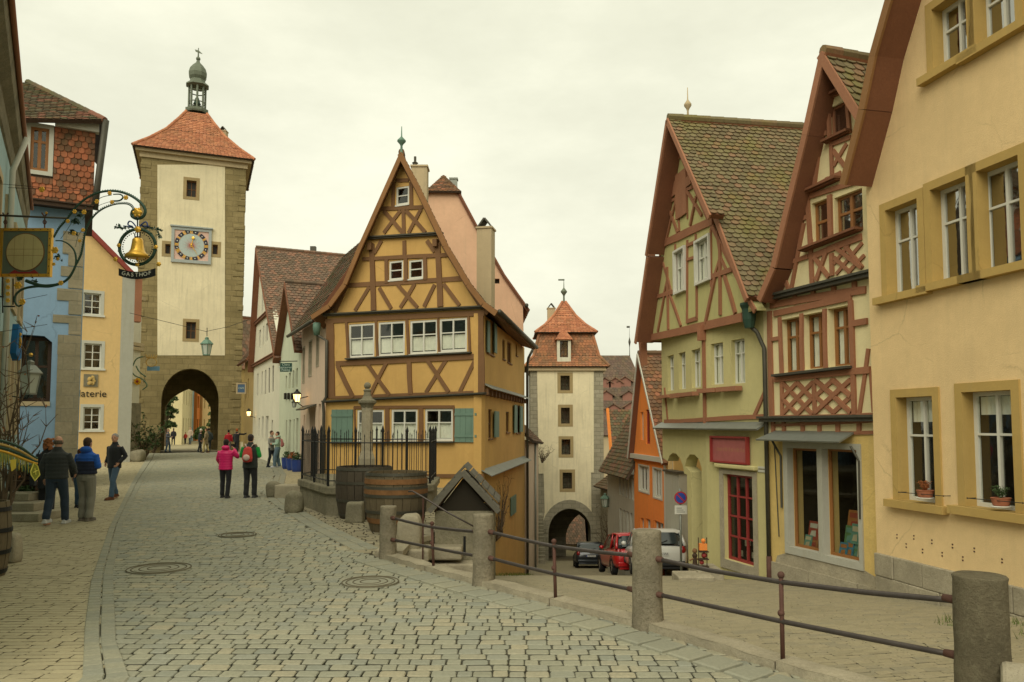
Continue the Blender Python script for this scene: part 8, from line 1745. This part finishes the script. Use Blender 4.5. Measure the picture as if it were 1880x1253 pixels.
X, Y, Z = feet(397, 829); person('person in dark green-black coat walking into the arch', X, Y - 1.5, Z, 1.76, .1, (.035, .045, .04), (.03, .035, .03), BLK, (.02, .015, .012), legs=(.1, -.1), vox=.02, jl=.8, wide=1.15)
X, Y, Z = feet(378, 832); person('woman in olive-beige coat and yellowish trousers before the arch', X, Y, Z, 1.75, pi / 2, (.22, .17, .09), (.42, .33, .13), (.06, .04, .03), (.10, .05, .02), legs=(.15, -.15), vox=.02, jl=.6)
X, Y, Z = feet(366, 831); person('person dressed in black with a white knitted hat', X, Y, Z, 1.7, -pi / 2 + .5, BLK, BLK, BLK, (.6, .56, .45), hairstyle='beanie', vox=.02, jl=.8, lean=.05)
X, Y = pt(309, 55.5); person('woman in long grey coat standing at the left of the arch', X, Y, Z, 1.7, -pi / 2, (.11, .12, .14), (.06, .10, .14), BLK, (.25, .16, .09), arms=('front', 'front'), vox=.02, jl=.62)
x, y = pt(328, 80); person('man in navy with folded arms far beyond the arch', x, y, 0, 1.75, pi, (.02, .03, .06), NAVY, (.4, .4, .4), (.04, .03, .02), arms=('front', 'front'), vox=.03)
x, y = pt(350, 78); person('person in pale beige coat far beyond the arch', x, y, 0, 1.75, pi, (.42, .33, .24), (.06, .08, .08), BLK, (.15, .09, .05), vox=.03, jl=.65)
x, y = pt(341, 79); person('small child in red far beyond the arch', x, y, 0, 1.25, pi, (.4, .05, .04), BLK, BLK, (.1, .06, .03), vox=.03)
x, y = pt(319, 76); person('person in dark clothes standing behind the woman in grey coat', x, y, 0, 1.65, .6, BLK, BLK, BLK, (.05, .03, .02), vox=.03)
X, Y = pt(428, 52.8); person('woman in red jacket with dark bag right of the arch', X, Y - .8, Z, 1.66, .3, (.42, .02, .03), (.16, .14, .13), (.5, .45, .4), (.02, .015, .01), vox=.02, jl=.9, extras=(handbag(BLK, -1, .95),))
X, Y = pt(443, 52.2); person('ginger-haired person in black reaching an arm to the right', X, Y - .8, Z, 1.74, -.3, BLK, BLK, (.5, .45, .4), (.35, .10, .03), arms=('down', 'point'), vox=.02)
x, y = pt(977, 51.5); person('person in dark clothes with pink sleeve on the stairs by the lower tower', x, y, -5.9, 1.72, -.4, BLK, NAVY, BLK, (.05, .03, .02), arms=('down', 'fwd'), sleeve=(.55, .2, .16), vox=.03)
# ================================================================== CARS
M['tyre'] = simple('tyre_rubber', (.018, .018, .018), .85); M['rim'] = simple('alloy_rim', (.35, .35, .33), .35, .8); M['carglass'] = simple('car_glass', (.03, .04, .04), .06, spec=.9, var=0); M['tail'] = simple('tail_light_red', (.30, .015, .015), .15, spec=.7); M['blackpl'] = simple('black_plastic', (.02, .02, .02), .6); M['plate'] = simple('plate_white', (.55, .55, .5), .4)
def car(label, loc, rz, paint, plate, L=4.1, W=1.75, H=1.47, pitch=0.0):
    root = thing('parked_car', label, 'car', (0, 0, 0), 'cars parked along the lower street'); hw = W / 2
    pm = simple('car_paint_' + paint[0], paint[1], .28, paint[2], .5, var=.03, coat=.6)
    secs = [(0.0, .80, .40, .70), (.03, .90, .33, .86), (.12, .97, .27, .95), (.35, 1.0, .22, .98), (1.2, 1.0, .20, .97), (2.6, 1.0, .20, .94), (3.2, .98, .22, .90), (3.75, .93, .25, .80), (4.0, .82, .30, .70), (4.1, .66, .38, .58)]
    m = MB(); V = []; n = 24
    for (y, w_, z0, z1) in secs:
        y = y * L / 4.1
        for k in range(n):
            t = 2 * pi * k / n; c_, s_ = cos(t), sin(t); ex = .36; V.append((hw * w_ * math.copysign(abs(c_) ** ex, c_) * (1 - .05 * max(0, s_)), y, (z0 + z1) / 2 + (z1 - z0) / 2 * math.copysign(abs(s_) ** .5, s_)))
    fs = [(i * n + k, i * n + (k + 1) % n, (i + 1) * n + (k + 1) % n, (i + 1) * n + k) for i in range(len(secs) - 1) for k in range(n)] + [tuple(range(n))[::-1], tuple(range((len(secs) - 1) * n, len(secs) * n))]
    m.add(V, fs); body = obj('body', m, pm, root, smooth=True, uv=False)
    g = MB(); gs = [(.10, .90, .93, .90, .95), (.22, .88, .94, .80, 1.14), (.42, .86, .95, .74, H - .10), (.62, .86, .95, .72, H - .04), (1.9, .86, .95, .72, H - .03), (2.25, .86, .95, .70, H - .10), (2.9, .84, .95, .82, 1.0), (3.05, .83, .94, .83, .95)]
    V = []
    for (y, wb, zb_, wt, zt_) in gs:
        y = y * L / 4.1
        V += [(-hw * wb, y, zb_ - .06), (-hw * (wb * .5 + wt * .5) * 1.02, y, (zb_ + zt_) / 2), (-hw * wt, y, zt_ - .02), (-hw * wt * .8, y, zt_), (hw * wt * .8, y, zt_), (hw * wt, y, zt_ - .02), (hw * (wb * .5 + wt * .5) * 1.02, y, (zb_ + zt_) / 2), (hw * wb, y, zb_ - .06)]
    n = 8; g.add(V, [(i * n + k, i * n + (k + 1) % n, (i + 1) * n + (k + 1) % n, (i + 1) * n + k) for i in range(len(gs) - 1) for k in range(n)] + [tuple(range(n)), tuple(range((len(gs) - 1) * n, len(gs) * n))]); obj('windows', g, M['carglass'], root, smooth=True, uv=False)
    r = MB(); V = []
    for (y, w_, z) in ((.34, .70, H - .12), (.36, .74, H - .055), (.62, .745, H - .0), (1.2, .745, H + .02), (1.9, .74, H + .005), (2.22, .72, H - .06)):
        y = y * L / 4.1; V += [(-hw * w_, y, z - .035), (-hw * w_ * .8, y, z), (hw * w_ * .8, y, z), (hw * w_, y, z - .035)]
    r.add(V, [(i * 4 + k, i * 4 + k + 1, i * 4 + 5 + k, i * 4 + 4 + k) for i in range(5) for k in range(3)]); obj('roof', r, pm, root, smooth=True, uv=False)
    for sd in (-1, 1):
        r = MB(); r.tube([(sd * hw * .90, .1, .92), (sd * hw * .84, .24, 1.14), (sd * hw * .755, .42, H - .08)], [.06, .05, .045], 8); r.tube([(sd * hw * .755, .42, H - .08), (sd * hw * .75, 1.3, H - .02), (sd * hw * .74, 2.2, H - .07), (sd * hw * .85, 3.0, .97)], .03, 8); r.tube([(sd * hw * .895, 1.25, .93), (sd * hw * .76, 1.2, H - .03)], .035, 6); obj('pillar', r, pm, root, smooth=True, uv=False)
        for y in (.72, 3.28):
            y = y * L / 4.1; wm = MB(); x = sd * (hw - .1); fr = lambda a, z, o: Vector((x + o, y + a, .31 + z))
            prof = [(.19, -.1), (.29, -.1), (.31, -.06), (.31, .06), (.29, .1), (.19, .1)]; V = []; n = 24
            for (rr, o) in prof:
                for k in range(n): t = 2 * pi * k / n; V.append((x + o, y + rr * cos(t), .31 + rr * sin(t)))
            wm.add(V, [(i * n + k, i * n + (k + 1) % n, (i + 1) * n + (k + 1) % n, (i + 1) * n + k) for i in range(5) for k in range(n)]); wh = obj('wheel', wm, M['tyre'], root, uv=False)
            rm = MB(); V = [(x + sd * .07, y + .2 * cos(2 * pi * k / n), .31 + .2 * sin(2 * pi * k / n)) for k in range(n)]; rm.add(V, [tuple(range(n))]); 
            for k in range(5): t = 2 * pi * k / 5; rm.tube([(x + sd * .08, y, .31), (x + sd * .08, y + .18 * cos(t), .31 + .18 * sin(t))], .025, 5)
            obj('rim', rm, M['rim'], wh, uv=False)
            a_ = MB(); a_.tube([(sd * (hw - .02), y + .35 * cos(t * pi / 12), .31 + .35 * sin(t * pi / 12)) for t in range(13)], .03, 6); obj('wheel_arch', a_, M['blackpl'], root, uv=False)
        t_ = MB(); t_.ball((sd * hw * .80, .06, .80), .10, .07, .13, 10, 8); obj('tail_light', t_, M['tail'], root, smooth=True, uv=False)
        t_ = MB(); t_.ball((sd * hw * .98 + sd * .07, 2.35, .98), .09, .06, .07, 8, 6); obj('mirror', t_, pm, root, smooth=True, uv=False)
    b_ = MB(); b_.box(-hw * .86, hw * .86, .30, .46, -.035, .1); b_.box(-hw * .8, hw * .8, .2, .3, .02, .3); bevel(obj('bumper', b_, M['blackpl'] if paint[3] else pm, root, uv=False), .03, 3)
    w_ = MB(); w_.add([(-hw * .66, .085, .985), (hw * .66, .085, .985), (hw * .60, .365, H - .13), (-hw * .60, .365, H - .13)], [(0, 1, 2, 3)]); w_.v = [(p[0], p[1] - .03, p[2] + .01) for p in w_.v]; obj('rear_window', w_, M['glasspale'] if 0 else M['carglass'], root, uv=False)
    pf = lambda a, z, o: Vector((a, -.0 - o, z)); pl_ = MB(); pl_.box(-.26, .26, .62, .73, .0, .02, pf); p2 = obj('number_plate', pl_, M['plate'], root, uv=False)
    s_ = MB(); s_.box(-.258, -.215, .622, .728, .0202, .0215, pf); obj('blue_band', s_, simple('plate_blue_band', (.02, .06, .3)), p2, uv=False)
    fp = Fac((-1, -.0215), (1, -.0215)); text(plate, fp, 1.02, .675, .001, .1, M['iron'], p2, ext=.001)
    em = MB(); em.lathe([(.045, 0), (.045, .01)], (0, 0, 0), 16); em.v = [(p[0], -.008 - p[2], .84 + p[1]) for p in em.v]; obj('badge', em, M['rim'], root, uv=False)
    wp_ = MB(); wp_.tube([(0, .05, 1.0), (.25, .12, 1.1)], .012, 5); obj('rear_wiper', wp_, M['blackpl'], root, uv=False)
    root.location = loc; root.rotation_euler = (-pitch, 0, rz); return root
def zcar(u, Y): x, y = pt(u, Y); return (x, y, zl(x, y) + .01)
car('white hatchback parked behind the near stone post', zcar(1210, 24.6), -.06, ('white', (.62, .62, .56), 0.0, True), 'AN·AS 510', W=1.8, pitch=.14)
car('red hatchback parked between the white and the black car', zcar(1171, 27.6), .06, ('red', (.42, .01, .012), .1, False), 'AN·K 27', W=1.72, H=1.5, pitch=.15)
car('black estate car parked closest to the lower gate tower', zcar(1084, 43.5), -.04, ('black', (.015, .02, .024), .2, False), 'AN·P 84', W=1.76, H=1.45, pitch=.15)
x, y = pt(1128, 33.5); SCT = thing('scooter', 'dark motor scooter with pale leg shield beside the red car', 'scooter', (x, y, zl(x, y))); z0 = zl(x, y)
for yy in (y, y + 1.15): m = MB(); m.tube([(x + .0, yy + .2 * cos(t * pi / 10), z0 + .22 + .2 * sin(t * pi / 10)) for t in range(21)], .055, 8); obj('wheel', m, M['tyre'], SCT, uv=False, smooth=True)
m = MB(); m.ball((x, y + .15, z0 + .55), .17, .42, .2); m.ball((x, y + .1, z0 + .78), .15, .36, .07); m.box(x - .16, x + .16, z0 + .28, z0 + .36, y + .4, y + .95); m.tube([(x, y + 1.1, z0 + .3), (x, y + .95, z0 + 1.0)], .05, 8); m.tube([(x - .32, y + .88, z0 + 1.03), (x + .32, y + .88, z0 + 1.03)], .02, 6); m.box(x - .2, x + .2, z0 + .35, z0 + .85, y - .25, y - .2); fuse(obj('scooter_body', m, M['blackpl'], SCT, uv=False), .02); m = MB(); m.box(x - .2, x - .1, z0 + .3, z0 + .85, y - .3, y - .26); obj('leg_shield', m, M['offwhite'], SCT, uv=False)
# ------------------------------------------------------------------ label check
for o in list(bpy.data.objects):
    if o.parent is None and o.type in ('MESH', 'EMPTY') and not o.get('kind') and o.get('label'):
        if len(o['label'].split()) > 16: print('LONG', len(o['label'].split()), o['label'])
